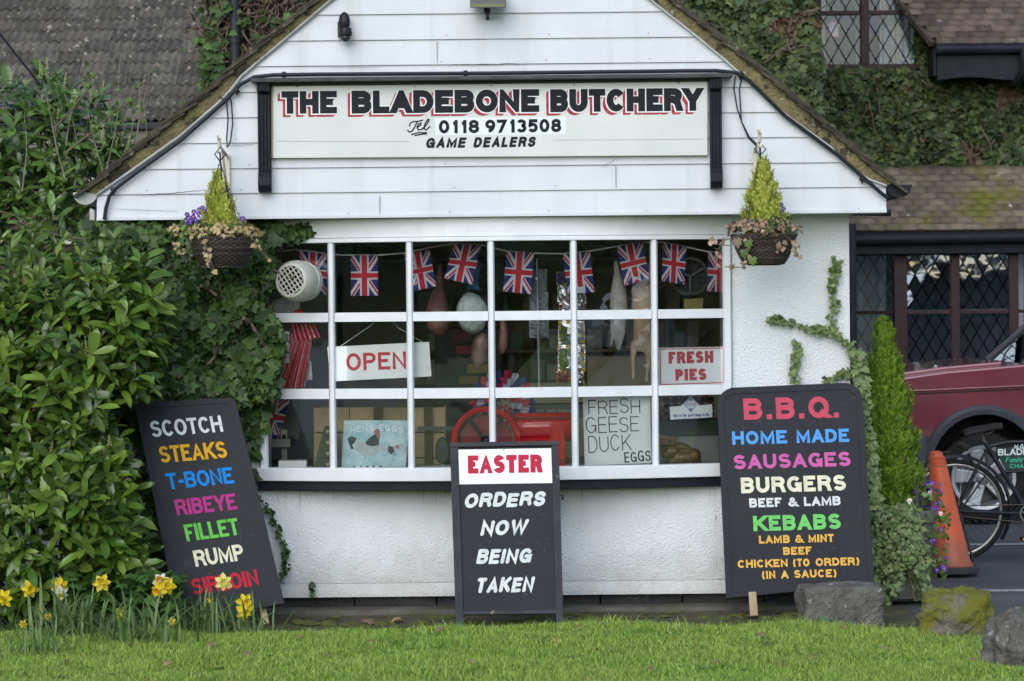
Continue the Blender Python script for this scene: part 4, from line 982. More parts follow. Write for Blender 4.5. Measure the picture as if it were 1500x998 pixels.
# plain-tiled roofs
def plainroof(par, XL0, XR0, Y0, z0, rows, pitch, mat, hip=0., name='roof_tile', cap=300, hipr=0):
    it = []; d = Vector((0, math.cos(pitch), math.sin(pitch))); nn = Vector((0, -math.sin(pitch), math.cos(pitch))); bt = boxt(.1653, .17, .026, .085)
    for r in range(rows):
        xs = XL0 + hip * r; off = .0825 * (r % 2)
        x = xs - off
        while x < XR0:
            if x + .08 > xs - .05:
                tl = R(7.5) + random.uniform(-.025, .025); yv = Matrix.Rotation(-tl, 3, 'X') @ d; nv = Matrix.Rotation(-tl, 3, 'X') @ nn
                yv = yv + Vector((random.uniform(-.02, .02), 0, 0))
                it.append((0, basis(yv, nv + Vector((random.uniform(-.03, .03), 0, 0))), Vector((x + .0825, Y0, z0)) + d * (.1 * r) + nn * (.02 + random.uniform(0, .004))))
            x += .166
    place(name, [bt], mat, it, par, cap, name + '_rest', key=lambda p: p.x)
    e = d * (.1 * rows + .08)
    mb = MB(); mb.prism([Vector((XL0, Y0, z0)), Vector((XR0, Y0, z0)), Vector((XR0, Y0, z0)) + e, Vector((XL0 + hip * rows, Y0, z0)) + e], nn * -.06); mb.build('roof_slab', m_ivywall, par)
# dormer / bay roof upper right
dr = thing('bay_roof', 'brown plain-tiled bay roof above the black boarded panel at upper right', 'roof', (PX(1440, YR - .6), YR - .6, PZ(68, YR - .6, 1440)))
xr0 = PX(1372, YR - .6, 60); z0 = PZ(66, YR - .6, 1440); pitch = R(42)
plainroof(dr, xr0, PX(1640, YR - .6), YR - .6, z0, 13, pitch, m_plain, hip=-.036)
mb = MB(); a = Vector((xr0 - .02, YR - .6, z0 + .01)); d = Vector((-.36 * 1.0, math.cos(pitch), math.sin(pitch))).normalized()
mb.beam(a + Vector((-.03, -.02, 0)), a + d * .9 + Vector((-.03, 0, 0)), .05, .05); mb.build('verge_board', m_verge, dr)
f0, f1, f2 = P(1352, 12, YR - .1), P(1380, 32, YR - .4), P(1354, 32, YR - .3)
mb = MB(); mb.prism([P(1357, 3, YR - .05), P(1380, 32, YR - .35), P(1354, 30, YR - .3), P(1352, 18, YR - .1)], (0, .02, 0)); mb.build('lead_flashing', m_flash, dr)
mb = MB(); mb.tube([(xr0 - .02, YR - .68, z0 - .045), (PX(1640, YR), YR - .68, z0 - .045)], .055, 12); mb.build('gutter', m_black, dr, smooth=True)
mb = MB(); zb0, zb1 = PZ(114, YR - .5, 1440), PZ(74, YR - .5, 1440); xx0 = xr0 + .0
pts = [(xx0, zb1), (PX(1640, YR), zb1)] + [(xx0 + (PX(1640, YR) - xx0) * (1 - k / 12), zb0 - .02 * math.sin(k * 1.1) - .02 * (k > 5) + .03 * (k < 3)) for k in range(13)]
mb.prism([(x, YR - .62, z) for x, z in pts], (0, .12, 0)); mb.build('black_panel', m_black, dr, bev=.004)
mb = MB(); mb.bb(xx0 - .03, xx0 - .002, YR - .58, YR - .02, zb0 + .02, z0 - .03); mb.build('cheek', m_black, dr)
mb = MB(); mb.tube([P(1500, 70, YR - .7), P(1500, 105, YR - .7), P(1490, 118, YR - .6), P(1478, 122, YR - .4)], .045, 10); mb.build('downpipe', m_black, dr, smooth=True)
# lower lean-to roof with the ground-floor bay
lr = thing('lean_to_roof', 'mossy brown plain-tiled lean-to roof below the ivy at right', 'roof', (PX(1370, 12), 12, PZ(340, 12)))
YL = 12.0; zl = PZ(339, YL, 1380); xl0 = PX(1247, YL, 330)
plainroof(lr, xl0, PX(1700, YL), YL, zl, 10, R(40), m_plainm, hip=.0)
mb = MB(); mb.tube([(xl0 + .02, YL - .09, zl - .075), (PX(1700, YL), YL - .09, zl - .06)], .06, 12); mb.build('gutter', m_black, lr, smooth=True)
mb = MB(); mb.bb(xl0 + .0, PX(1700, YL), YL - .02, YL + .05, PZ(372, YL, 1380), zl - .02); mb.build('fascia', m_black, lr, bev=.008)
bw = thing('leaded_bay_window', 'dark brown leaded bay window behind the maroon car', 'window', (PX(1400, YL + .3), YL + .3, PZ(560, YL)))
YB = YL + .15; zt, zm, zb = PZ(369, YB, 1400), PZ(457, YB, 1400), PZ(548, YB, 1400)
xw0, xw1 = PX(1316, YB, 450), PX(1487, YB, 450); xm = PX(1399.5, YB, 450)
mb = MB(); mb.bb(xw0 - .06, xw1 + .06, YB - .02, YB + .1, zt - .03, zt + .06); mb.build('head', m_tudor, bw, bev=.006)
for a, b in ((1310, 1329), (1393, 1406), (1478, 1492)):
    mb = MB(); mb.bb(PX(a, YB), PX(b, YB), YB - .03, YB + .09, zb - .3, zt - .031); mb.build('post', m_tudor, bw, bev=.006)
for a, b in ((1329, 1393), (1406, 1478)):
    xa_, xb_ = PX(a, YB), PX(b, YB); mb = MB(); mb.bb(xa_ + .002, xb_ - .002, YB - .02, YB + .07, zm - .02, zm + .02); mb.build('transom', m_tudor, bw, bev=.004)
    for z0, z1 in ((zb, zm - .02), (zm + .02, zt - .032)): leaded(bw, (0, YB + .02, 0), (1, 0, 0), xa_, xb_, z0, z1, .135, .235, (PX(1361 if a < 1400 else 1441, YB), zm + .03), tilt=.02 if z0 > zb + .1 else .0)
mb = MB(); mb.bb(PX(1300, YB), PX(1500, YB), YB - .06, YB + .1, zb - .06, zb - .002); mb.build('sill', m_tudor, bw, bev=.006)
# side light of the bay (angled back) left, and another right
for sgn, px0, px1 in ((-1, 1249, 1310), (1, 1492, 1560)):
    xa_, xb_ = PX(px0, YB), PX(px1, YB); o = Vector((xb_ if sgn < 0 else xa_, YB, 0)); ux = Vector((sgn * 1.0, .5, 0)).normalized(); L = abs(xb_ - xa_) / abs(ux.x)
    if sgn < 0: leaded(bw, o, ux, .02, L - .02, zm + .02, zt - .03, .14, .24, (0, zm)); leaded(bw, o, ux, .02, L - .02, zb, zm - .02, .14, .24, (0, zm))
    p, q = o + ux * .0, o + ux * L
    for z, h in ((zt, .06), (zm, .035), (zb - .03, .05)):
        mb = MB(); mb.beam((p.x, p.y, z), (q.x, q.y, z), .06, h); mb.build('side_rail', m_tudor, bw, bev=.004)
    mb = MB(); mb.box((q.x, q.y + .03, (zt + zb) / 2 - .05), (.07, .07, zt - zb + .2)); mb.build('side_post', m_tudor, bw, bev=.004)
curtain(PX(1249, YB + .7), PX(1300, YB + .7), zb - .3, zt, YB + .75, bw, n=22); curtain(PX(1480, YB + .5), PX(1500, YB + .5), zb - .3, zt, YB + .55, bw, n=8)
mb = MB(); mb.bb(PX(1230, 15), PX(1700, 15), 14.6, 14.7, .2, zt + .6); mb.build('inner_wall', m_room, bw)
mb = MB(); mb.bb(PX(1200, 13), PX(1700, 13), YB + .16, YB + .3, -.02, zb - .07); mb.build('wall_below', m_pubwall, bw)
mb = MB(); mb.bb(PX(1100, 13), PX(1240, 13), YB + .3, YB + .5, -.02, PZ(265, 12)); mb.build('side_masonry', m_pubwall, bw)
mb = MB(); p = P(1249, 400, 9.0); mb.tube([(p.x + .0, 9, .2), (p.x, 9, PZ(333, 9))], .035, 10)
mb.tube([(p.x, 9, PZ(316, 9)), (p.x + .35, 9, PZ(318, 9))], .03, 8); tag(mb.build('downpipe', m_black, smooth=True), 'black downpipe just right of the shop corner', 'pipe')

# ================================================================== ivy masses and stems on the pub
def ivy_area(name, lab, poly, Y, n, depth, size, mat, parts=300, down=.6, stems=0, group=None, stemmat=None, dens=None, cat='ivy', seed=1, xcurve=None, tms=None):
    r = random.Random(seed); xs = [p[0] for p in poly]; ys = [p[1] for p in poly]; items = []
    def inside(x, y):
        c = False; j = len(poly) - 1
        for i in range(len(poly)):
            if (poly[i][1] > y) != (poly[j][1] > y) and x < (poly[j][0] - poly[i][0]) * (y - poly[i][1]) / (poly[j][1] - poly[i][1]) + poly[i][0]: c = not c
            j = i
        return c
    t = thing(name, lab, cat, P(sum(xs) / len(xs), max(ys), Y), group)
    while len(items) < n:
        x, y = r.uniform(min(xs), max(xs)), r.uniform(min(ys), max(ys))
        if not inside(x, y): continue
        if dens and r.random() > dens(x, y): continue
        bump = .5 + .5 * mnoise.noise(Vector((x * .022, y * .022, seed * 3.1)))
        if r.random() > .45 + .75 * bump: continue
        dp = depth * (bump * .8 + r.uniform(-.35, .25)); p = P(x, y, Y - max(.01, dp))
        d = Vector((r.uniform(-.9, .9), r.uniform(-.5, .05), -down + r.uniform(-.7, .7))); nrm = Vector((r.uniform(-.6, .6), -1, r.uniform(-.2, 1.0)))
        s = size * r.uniform(.55, 1.15) * (.8 + .5 * bump); items.append((r.randrange(len(tms or IT)), basis(d, nrm, s), p))
    place('leaf', tms or IT, mat, items, t, parts, 'leaf_mass', key=lambda p: p.y)
    for k in range(stems):
        x, y = r.uniform(min(xs), max(xs)), r.uniform(min(ys), max(ys))
        if not inside(x, y): continue
        mb = MB(); pts = []; a = r.uniform(-1, 1) + (1.57 if r.random() < .6 else 0)
        for q in range(6): pts.append(P(x, y, Y - depth * r.uniform(.4, .95))); a += r.uniform(-.5, .5); x += 13 * math.cos(a); y += 13 * math.sin(a)
        mb.tube(pts, [.011, .010, .009, .008, .006, .004], 5); mb.build('stem', stemmat or m_stemd, t, smooth=True)
    return t
ivy_area('wall_ivy', 'dense green ivy covering the pub wall below the leaded upper window', [(1192, 104), (1240, 99), (1350, 103), (1372, 116), (1500, 116), (1620, 118), (1620, 268), (1500, 272), (1440, 262), (1400, 271), (1350, 262), (1330, 272), (1290, 266), (1262, 268), (1190, 240), (1150, 190), (1150, 120)], YR, 13000, .30, .076, m_ivyb, stems=14, seed=3)
ivy_area('wall_ivy', 'shaggy ivy with brown dead leaves on the block behind the right roof slope', [(990, -20), (1184, -20), (1198, 40), (1200, 100), (1205, 150), (1200, 190), (1215, 250), (1180, 240), (1060, 120), (985, 10)], YN, 7000, .32, .085, m_ivyb, stems=22, seed=5)
ivy_area('wall_ivy', 'ivy on the pub wall mostly hidden behind the right roof slope', [(700, -30), (1000, -30), (1190, 230), (1190, 620), (700, 620)], YN, 5200, .28, .10, m_ivyb, parts=0, seed=6)
def tangle(name, lab, box, Y, n, seed, grow=5):
    r = random.Random(seed); t = thing(name, lab, 'ivy', P((box[0] + box[2]) / 2, box[3], Y)); items = []
    for k in range(n):
        x, y = r.uniform(box[0], box[2]), r.uniform(box[1], box[3] + 20); a = r.uniform(-2.6, -.5); pts = []; L = r.randrange(5, 9)
        st = r.uniform(7, 13)
        for q in range(L): pts.append(P(x, y, Y - .05 - r.uniform(0, .14))); a += r.uniform(-.7, .7); x += st * math.cos(a); y += st * math.sin(a)
        r0 = r.choice([.004, .005, .007, .012]); mb = MB(); mb.tube(pts, [r0 * (1 - .6 * q / L) for q in range(L)], 5); mb.build('stem', m_stemd if k % 3 else m_twig, t, smooth=True)
        if k % 2 == 0:
            for q in range(grow):
                s = pts[r.randrange(L)] + rv(.06); items.append((r.randrange(3), basis(Vector((r.uniform(-1, 1), -.3, r.uniform(-1, .3))), Vector((r.uniform(-.5, .5), -1, .3)), r.uniform(.05, .10)), s))
    place('leaf', IT, m_ivy, items, t, 120, 'leaf_mass'); return t
tangle('bare_ivy', 'tangle of bare brown ivy stems round the black soil pipe at upper left', (298, -10, 440, 100), YN, 230, 4, 1)
ivy_area('trailing_ivy', 'strand of green ivy at the left edge of the bare stems', [(295, 20), (312, 20), (318, 60), (316, 128), (300, 128), (296, 70)], YN - .1, 90, .1, .11, m_ivy, parts=90, seed=9)
ivy_area('trailing_ivy', 'ivy climbing the dark post right of the leaded upper window', [(1343, 30), (1350, 30), (1364, 60), (1368, 100), (1350, 102), (1342, 60)], YR - .1, 150, .1, .07, m_ivyb, parts=150, seed=10)
# ================================================================== PLANTS NEAR THE SHOP
# --- cherry laurel hedge: shoots of leaves all over an uneven mass
def laurel(name, lab, blobs, nshoots, mat, size, parts=300, seed=1, twigs=20, cat='shrub', front=True, whorl=(5, 9), upb=.5, flowers=0, xlim=None):
    """blobs: (centre, radii) ellipsoids making up the mass"""
    r = random.Random(seed); items = []; base = Vector((sum(b[0][0] for b in blobs) / len(blobs), sum(b[0][1] for b in blobs) / len(blobs), 0))
    t = thing(name, lab, cat, base); vol = [b[1][0] * b[1][2] for b in blobs]; tips = []
    while len(tips) < nshoots:
        (c, rad) = r.choices(blobs, vol)[0]; u = Vector((r.gauss(0, 1), r.gauss(0, 1), r.gauss(0, 1))).normalized()
        if u.y > .35: continue
        k = r.uniform(.72, 1.0) if r.random() < .8 else r.uniform(.3, .7)
        p = Vector((c[0] + rad[0] * u.x * k, c[1] + rad[1] * u.y * k, c[2] + rad[2] * u.z * k))
        if p.z < .06: continue
        if xlim and p.x > xlim(p.z): continue
        d = (Vector((u.x / rad[0], u.y / rad[1], u.z / rad[2])).normalized() * .8 + Vector((0, -.25, upb)) + Vector((r.uniform(-.4, .4), r.uniform(-.4, .4), r.uniform(-.3, .3)))).normalized()
        tips.append((p, d))
    for (p, d) in tips:
        n = r.randrange(*whorl); a = r.uniform(0, 6.28); side = d.orthogonal().normalized(); L = size * r.uniform(.58, 1.25)
        for k in range(n):
            ang = a + k * 2.4; f = k / n; ax = (Matrix.Rotation(ang, 3, d) @ side)
            ld = (ax * (1.0 - .45 * f) + d * (.35 + .75 * f) + Vector((0, 0, -.18))).normalized()
            pos = p + d * (L * .75 * (f - .8)); nrm = d * 1.0 + Vector((0, -.25, .45)) + rv(.35)
            items.append((r.randrange(4), basis(ld, nrm, L * r.uniform(.75, 1.1)), pos))
    # nearest leaves that face the lawn become objects
    fx = lambda p: p.y + (9 if (p.x < PX(-10, -1) or p.z < .15) else 0)
    place('leaf', LT, mat, items, t, parts, 'leaf_mass', smooth=True, key=fx)
    for k in range(twigs):
        p, d = tips[r.randrange(len(tips))]; q = Vector((base.x + (p.x - base.x) * .5, p.y + .3, p.z - .35 - .3 * r.random())); mb = MB()
        mb.tube([q, (q + p) / 2 + rv(.03), p], [.010, .007, .004], 5); mb.build('twig', m_twig, t, smooth=True)
    return t, tips
def racemes(parent, spots, mat, h=(.08, .13), n=9, nm='flower_spike'):
    for (p, d) in spots:
        mb = MB(); L = random.uniform(*h); d = (d + Vector((0, 0, 1.2))).normalized(); s = d.orthogonal().normalized(); mb.tube([p, p + d * L], .0018, 4)
        for k in range(n * 2):
            f = k / (n * 2); q = p + d * (L * (.15 + .85 * f)) + (Matrix.Rotation(k * 2.4, 3, d) @ s) * (.011 * (1.1 - f)); mb.ball(q, .0055 * (1.15 - .5 * f), 5)
        mb.build(nm, mat, parent)
m_bud = M('flower_bud', (.30, .34, .10), (.42, .40, .20), 60, .6)
x_l = lambda px, Y=-.6: PX(px, Y)
hb = [((PX(30, -.5), -.55, 1.0), (.95, .42, .95)), ((PX(-150, -.5), -.5, 1.1), (.95, .45, 1.05)), ((PX(120, -.5), -.55, .75), (.62, .36, .62)), ((PX(120, -.4), -.45, 1.45), (.66, .38, .75)), ((PX(165, -.5), -.5, 1.0), (.30, .30, .75)), ((PX(60, -.3), -.3, 1.75), (.85, .35, .5)), ((PX(175, -.4), -.4, 1.85), (.30, .28, .40)), ((PX(35, -.5), -.6, .5), (.9, .33, .42))]
def hxl(z):
    py = 900 - z * 255
    return PX(228, -.5) if py < 545 else PX(172 + max(0, py - 592) * .20, -.5)
hedge, tips = laurel('laurel_hedge', 'big glossy green laurel hedge left of the shop', hb, 1250, m_laurel, .138, 300, 11, 40, 'hedge', xlim=lambda z: hxl(z))
racemes(hedge, [t for t in tips if t[0].z > .9 and t[0].y < -.6 and t[0].x < PX(165, -.6)][:34], m_bud)
tb = [((PX(60, .9), .9, 3.05 - .15), (.75, .4, .55)), ((PX(150, .8), .8, 2.8), (.42, .35, .38)), ((PX(0, .9), .9, 2.75), (.8, .45, .75)), ((PX(95, .7), .7, 2.35), (.75, .4, .5)), ((PX(100, .9), .95, 3.0), (.42, .3, .35)), ((PX(-150, .9), .9, 2.5), (.8, .5, .9))]
def txl(z): py = 430 - (z - 1.9) * 237; return PX(205 if py < 215 else max(108, 205 - (py - 215) * 1.0), .8)
bush, tips2 = laurel('laurel_bush', 'darker spreading laurel with pale flower spikes before the tiled roof', [((c[0], c[1], c[2] - .17), rd) for c, rd in tb], 560, m_laurel2, .145, 300, 12, 30, 'shrub', xlim=txl, whorl=(5, 8), upb=.8)
racemes(bush, [t for t in tips2 if t[0].z > 2.6][:46], m_bud, (.1, .17), 10)
# bare twigs of a sapling in front of the tiled roof
sap = thing('bare_sapling', 'thin bare twigs with lime buds rising in front of the tiled roof', 'sapling', P(110, 330, .5)); buds = []
r = random.Random(5)
for k in range(34):
    x = r.uniform(20, 225); y = r.uniform(210, 300); a = -1.57 + r.uniform(-.35, .5); pts = []; Yk = r.uniform(.4, 1.6); n = 7; top = r.uniform(12, 26)
    for q in range(n): pts.append(P(x, y, Yk)); a += r.uniform(-.12, .12); x += top * math.cos(a); y += top * math.sin(a)
    mb = MB(); mb.tube(pts, [.0048 - .0006 * q for q in range(n)], 4); mb.build('twig', M('pale_twig', (.30, .26, .21), (.20, .17, .13), 10, .8), sap)
    for q in range(3, n): 
        if r.random() < .6: buds.append(pts[q] + rv(.02))
for (pts, rr) in (([(78, 190), (110, 155), (130, 128), (132, 110)], .006), ([(95, 225), (140, 190), (165, 165), (190, 150)], .006), ([(0, 310), (30, 318), (42, 330), (55, 333)], .004), ([(20, 322), (60, 338), (95, 347), (125, 350)], .004)):
    mb = MB(); mb.tube([P(a, b, .2 if b < 300 else -.95) for a, b in pts], rr, 5); mb.build('twig', m_twig, sap)
    for a, b in pts[1:]:
        for q in range(5): buds.append(P(a + r.uniform(-6, 6), b + r.uniform(-6, 6), .2 if b < 300 else -.95))
items = [(r.randrange(3), basis(rv(), Vector((0, -1, .4)) + rv(.4), r.uniform(.018, .034)), b) for b in buds for _ in range(3)]
place('young_leaf', IT, m_ivyn, items, sap, 40, 'young_leaf_mass')
# --- ivy on the shop's left wall
def lw_d(x, y): return 1.0
ivl = ivy_area('wall_ivy', 'dark ivy smothering the shop wall between the laurel hedge and the window', [(120, 324), (300, 322), (405, 324), (412, 345), (396, 362), (402, 400), (385, 440), (405, 470), (412, 505), (400, 540), (404, 572), (350, 590), (200, 596), (130, 600)], YW, 9500, .40, .066, m_ivy, stems=14, seed=21)
ivy_area('wall_ivy', 'shaded ivy on the low wall hidden between the hedge and the steak board', [(120, 560), (300, 560), (320, 740), (340, 880), (120, 880)], YW, 1500, .22, .08, m_ivy, parts=100, seed=25)
ivy_area('trailing_ivy', 'fresh lime ivy sprig beside the striped bags', [(383, 520), (398, 512), (412, 530), (408, 560), (392, 572), (380, 556)], YW - .12, 46, .05, .055, m_ivyn, parts=46, seed=22)
ivy_area('wall_ivy', 'lower ivy fringe behind the Scotch steaks board', [(350, 560), (390, 575), (402, 600), (384, 640), (376, 700), (366, 760), (340, 740), (330, 640)], YW - .02, 170, .08, .055, m_ivy, parts=120, seed=23)
ivy_area('wall_ivy', 'ivy hanging from the soffit above the top left panes', [(385, 330), (440, 326), (470, 332), (440, 348), (412, 356), (396, 372), (384, 366)], YW - .1, 110, .12, .06, m_ivy, parts=110, seed=24)
def sprig(lab, path, Y, n, spread, size, mat, seed, group=None, stemr=.004):
    r = random.Random(seed); t = thing('ivy_sprig', lab, 'ivy', P(*path[-1], Y), group); items = []
    P3 = [P(a, b, Y - .015) for a, b in path]; mb = MB(); mb.tube(P3, stemr, 5); mb.build('stem', m_stemd, t)
    for k in range(n):
        i = r.randrange(len(path) - 1); f = r.random(); x = path[i][0] + (path[i + 1][0] - path[i][0]) * f; y = path[i][1] + (path[i + 1][1] - path[i][1]) * f
        s = spread * r.uniform(-1, 1); p = P(x + s * r.uniform(.4, 1.2), y + r.uniform(-1, 1) * spread * .7, Y - r.uniform(.02, .07))
        items.append((r.randrange(3), basis(Vector((r.uniform(-1, 1), -.3, r.uniform(-1, .6))), Vector((r.uniform(-.6, .6), -1, r.uniform(-.2, .8))), size * r.uniform(.6, 1.2)), p))
    place('leaf', IT, mat, items, t, 200, 'leaf_mass'); return t
sprig('variegated ivy stem arching from the shop corner towards the basket', [(1125, 467), (1150, 470), (1185, 481), (1215, 487), (1245, 505), (1262, 530), (1266, 570)], YW, 210, 6, .032, m_ivyv, 31)
sprig('upright tip of variegated ivy on the white wall', [(1224, 382), (1224, 400), (1217, 425), (1222, 450), (1215, 487)], YW, 105, 6, .031, m_ivyv, 32)
sprig('short ivy tuft above the barbecue board', [(1167, 503), (1168, 520), (1162, 540), (1166, 566)], YW, 60, 6, .032, m_ivyv, 33)
sprig('low ivy tuft at the right shoulder of the barbecue board', [(1205, 562), (1225, 550), (1250, 545), (1270, 548)], YW, 80, 6, .031, m_ivyv, 34)
ivy_area('wall_ivy', 'variegated ivy curtain between the barbecue board and the conifer', [(1246, 512), (1262, 520), (1268, 560), (1276, 620), (1286, 700), (1288, 760), (1268, 720), (1262, 620), (1256, 560)], YW - .05, 480, .10, .045, m_ivyv, parts=200, seed=35)
sprig('thin ivy strand curling down beside the steak board', [(376, 726), (390, 744), (402, 762), (408, 785), (420, 805), (418, 830), (408, 862)], YW - .01, 85, 5, .028, m_ivy, 36)
sprig('tiny ivy seedling at the foot of the white wall', [(456, 868), (457, 860), (460, 853)], YW - .02, 7, 4, .045, m_ivy, 37)

# --- conifers
def conifer(par, base, h, rad, n, size, mat, seed, parts=0, lean=0.):
    r = random.Random(seed); items = []
    for k in range(n):
        f = r.random() ** 1.25; z = f * h; rr = rad * ((1 - f) ** (.62 if rad > .15 else .8)) * (.55 + .45 * r.random() ** .5) * (1 + .16 * math.sin(f * 31 + seed) + .22 * mnoise.noise(Vector((f * 9, seed, 0)))); a = r.uniform(0, 6.283)
        if f < .12: rr *= .7 + 2.5 * f
        p = Vector(base) + Vector((rr * math.cos(a) + lean * f, rr * math.sin(a), z))
        d = Vector((math.cos(a) * .45, math.sin(a) * .45, 1.0 + .6 * f)) + rv(.28); items.append((r.randrange(3), basis(d, Vector((math.cos(a), math.sin(a), .2)) + rv(.5), size * r.uniform(.6, 1.15) * (1 - .35 * f)), p))
    items.sort(key=lambda q: q[2].y)
    place('spray', ST, mat, items, par, parts, 'spray_mass')
m_cy = M('golden_cypress', (.17, .30, .02), (.12, .23, .018), 9, .55, rand=.35, rc=(.26, .38, .04), transl=.3)
m_cy2 = M('yellow_cypress', (.44, .50, .06), (.32, .38, .05), 12, .55, rand=.35, rc=(.58, .60, .14), transl=.3)
cz = thing('conifer', 'bright green narrow conifer growing in the planter by the road', 'conifer', P(1304, 775, .75))
conifer(cz, P(1303, 745, .78), PZ(478, .78) - PZ(745, .78), .20, 2900, .11, m_cy, 41, 160, lean=-.03)
mb = MB(); mb.tube([P(1304, 775, .78), P(1302, 600, .78), P(1297, 480, .78)], [.025, .014, .004], 8); mb.build('trunk', m_twig, cz)
# --- planter with cascading ivy and violas
pc = P(1312, 884, .78); ptz = PZ(752, .78)
pl = thing('stone_planter', 'grey stone planter half hidden under variegated ivy', 'planter', (pc.x, .78, 0))
mb = MB(); mb.lathe([(0, 0), (.20, 0), (.225, .02), (.235, ptz - .08), (.255, ptz - .07), (.258, ptz), (.225, ptz), (.22, ptz - .05), (0, ptz - .05)], (pc.x, .78, 0), n=28); mb.build('tub', M('planter_stone', (.17, .165, .15), (.12, .12, .105), 8, .9, bump=.5, spot=((.08, .09, .05), 6, .55, .15)), pl, smooth=True)
mb = MB(); mb.lathe([(0, ptz - .02), (.222, ptz - .03)], (pc.x, .78, 0), n=20); mb.build('compost', m_soil, pl)
def casc(par, c, rad, ztop, drop, n, size, mat, seed, a0, a1, parts, nm='leaf', spread=.07, tms=None):
    r = random.Random(seed); it = []
    for k in range(n):
        a = r.uniform(a0, a1); f = r.random() ** .9; z = ztop + .05 - drop * f * (.6 + .5 * abs(math.sin(a * 3 + seed)))
        rr = rad + spread * (.5 + f) * r.random() - (.12 * r.random() if f < .12 else 0)
        p = Vector((c[0] + rr * math.cos(a), c[1] + rr * math.sin(a), max(.02, z))); it.append((r.randrange(3), basis(Vector((r.uniform(-.8, .8), -.2, -1 + r.uniform(0, 1.3))), Vector((math.cos(a), math.sin(a), .5)) + rv(.6), size * r.uniform(.55, 1.15)), p))
    place(nm, tms or IT, mat, it, par, parts, nm + '_mass', key=lambda p: p.y)
pi_ = thing('planter_ivy', 'variegated ivy cascading over the planter to the ground', 'ivy', (pc.x - .05, .5, 0))
casc(pi_, (pc.x - .06, .78), .27, ptz, .58, 2900, .034, m_ivyv, 51, 3.0, 5.35, 300, spread=.12)
r = random.Random(8)
for k in range(16):
    a = r.uniform(3.2, 5.4); mb = MB(); pts = []; x = pc.x - .05 + .3 * math.cos(a); y = .78 + .3 * math.sin(a); z = ptz - .05
    for q in range(6): pts.append((x, y, max(.02, z))); z -= .1; x += r.uniform(-.03, .03); y += r.uniform(-.03, .01)
    mb.tube(pts, .003, 4); mb.build('stem', m_twig, pi_)
m_vio = M('viola_purple', (.11, .02, .36), (.07, .015, .25), 60, .6, rand=.3); m_vioy = M('viola_yellow', (.75, .55, .05), None); m_viow = M('viola_white', (.70, .66, .62), None, rough=.6)
def viola(par, p, s, mat, d=(0, -1, .15)):
    d = Vector(d).normalized(); sx = d.cross(Vector((0, 0, 1))).normalized(); up = sx.cross(d); mb = MB(); p = Vector(p)
    for (a, L, w) in ((60, 1, .62), (120, 1, .62), (175, .95, .55), (5, .95, .55), (-90, 1.1, .75)):
        c = p + (sx * math.cos(R(a)) + up * math.sin(R(a))) * s * .42 * L; pts = []
        for k in range(8): t = 6.283 * k / 8; pts.append(c + sx * (s * w * .55 * math.cos(t)) + up * (s * w * .5 * math.sin(t)) + d * (.002 * a / 90 + .0015))
        mb.add(pts, [list(range(8))], 0)
    mb.ball(p + d * .004, s * .16, 6, 1); mb.build('flower', [mat, m_vioy], par)
vt = thing('viola_plant', 'purple and white violas flowering on top of the stone planter', 'flowers', P(1342, 755, .62)); it = []
for k in range(22):
    q = P(r.uniform(1322, 1378), r.uniform(704, 756), r.uniform(.55, .8)); viola(vt, q, r.uniform(.017, .025), [m_vio, m_vio, m_vio, m_viow][k % 4], (r.uniform(-.4, .4), -1, r.uniform(-.1, .4)))
for k in range(120): it.append((r.randrange(3), basis(rv(), Vector((0, -1, .5)) + rv(.4), r.uniform(.02, .035)), P(r.uniform(1318, 1384), r.uniform(712, 764), r.uniform(.55, .85))))
place('leaf', IT, m_laurel, it, vt, 60, 'leaf_mass')
vt2 = thing('viola_plant', 'purple violas trailing down the right side of the planter', 'flowers', P(1376, 838, .55)); it = []
for k in range(9): viola(vt2, P(r.uniform(1358, 1387), r.uniform(775, 838), r.uniform(.5, .6)), r.uniform(.018, .026), m_vio, (r.uniform(-.3, .4), -1, r.uniform(-.1, .3)))
for k in range(110): it.append((r.randrange(3), basis(rv(), Vector((0, -1, .5)) + rv(.4), r.uniform(.02, .036)), P(r.uniform(1352, 1392), r.uniform(750, 850), r.uniform(.55, .65))))
place('leaf', IT, m_ivyn, it, vt2, 60, 'leaf_mass')
for pts in ([(1340, 756), (1346, 700), (1332, 690), (1322, 660)], [(1350, 750), (1356, 690), (1370, 664), (1390, 662)], [(1345, 740), (1340, 700), (1360, 684), (1385, 683)]):
    mb = MB(); mb.tube([P(a, b, .6) for a, b in pts], .0025, 4); mb.build('stem', m_twig, vt)

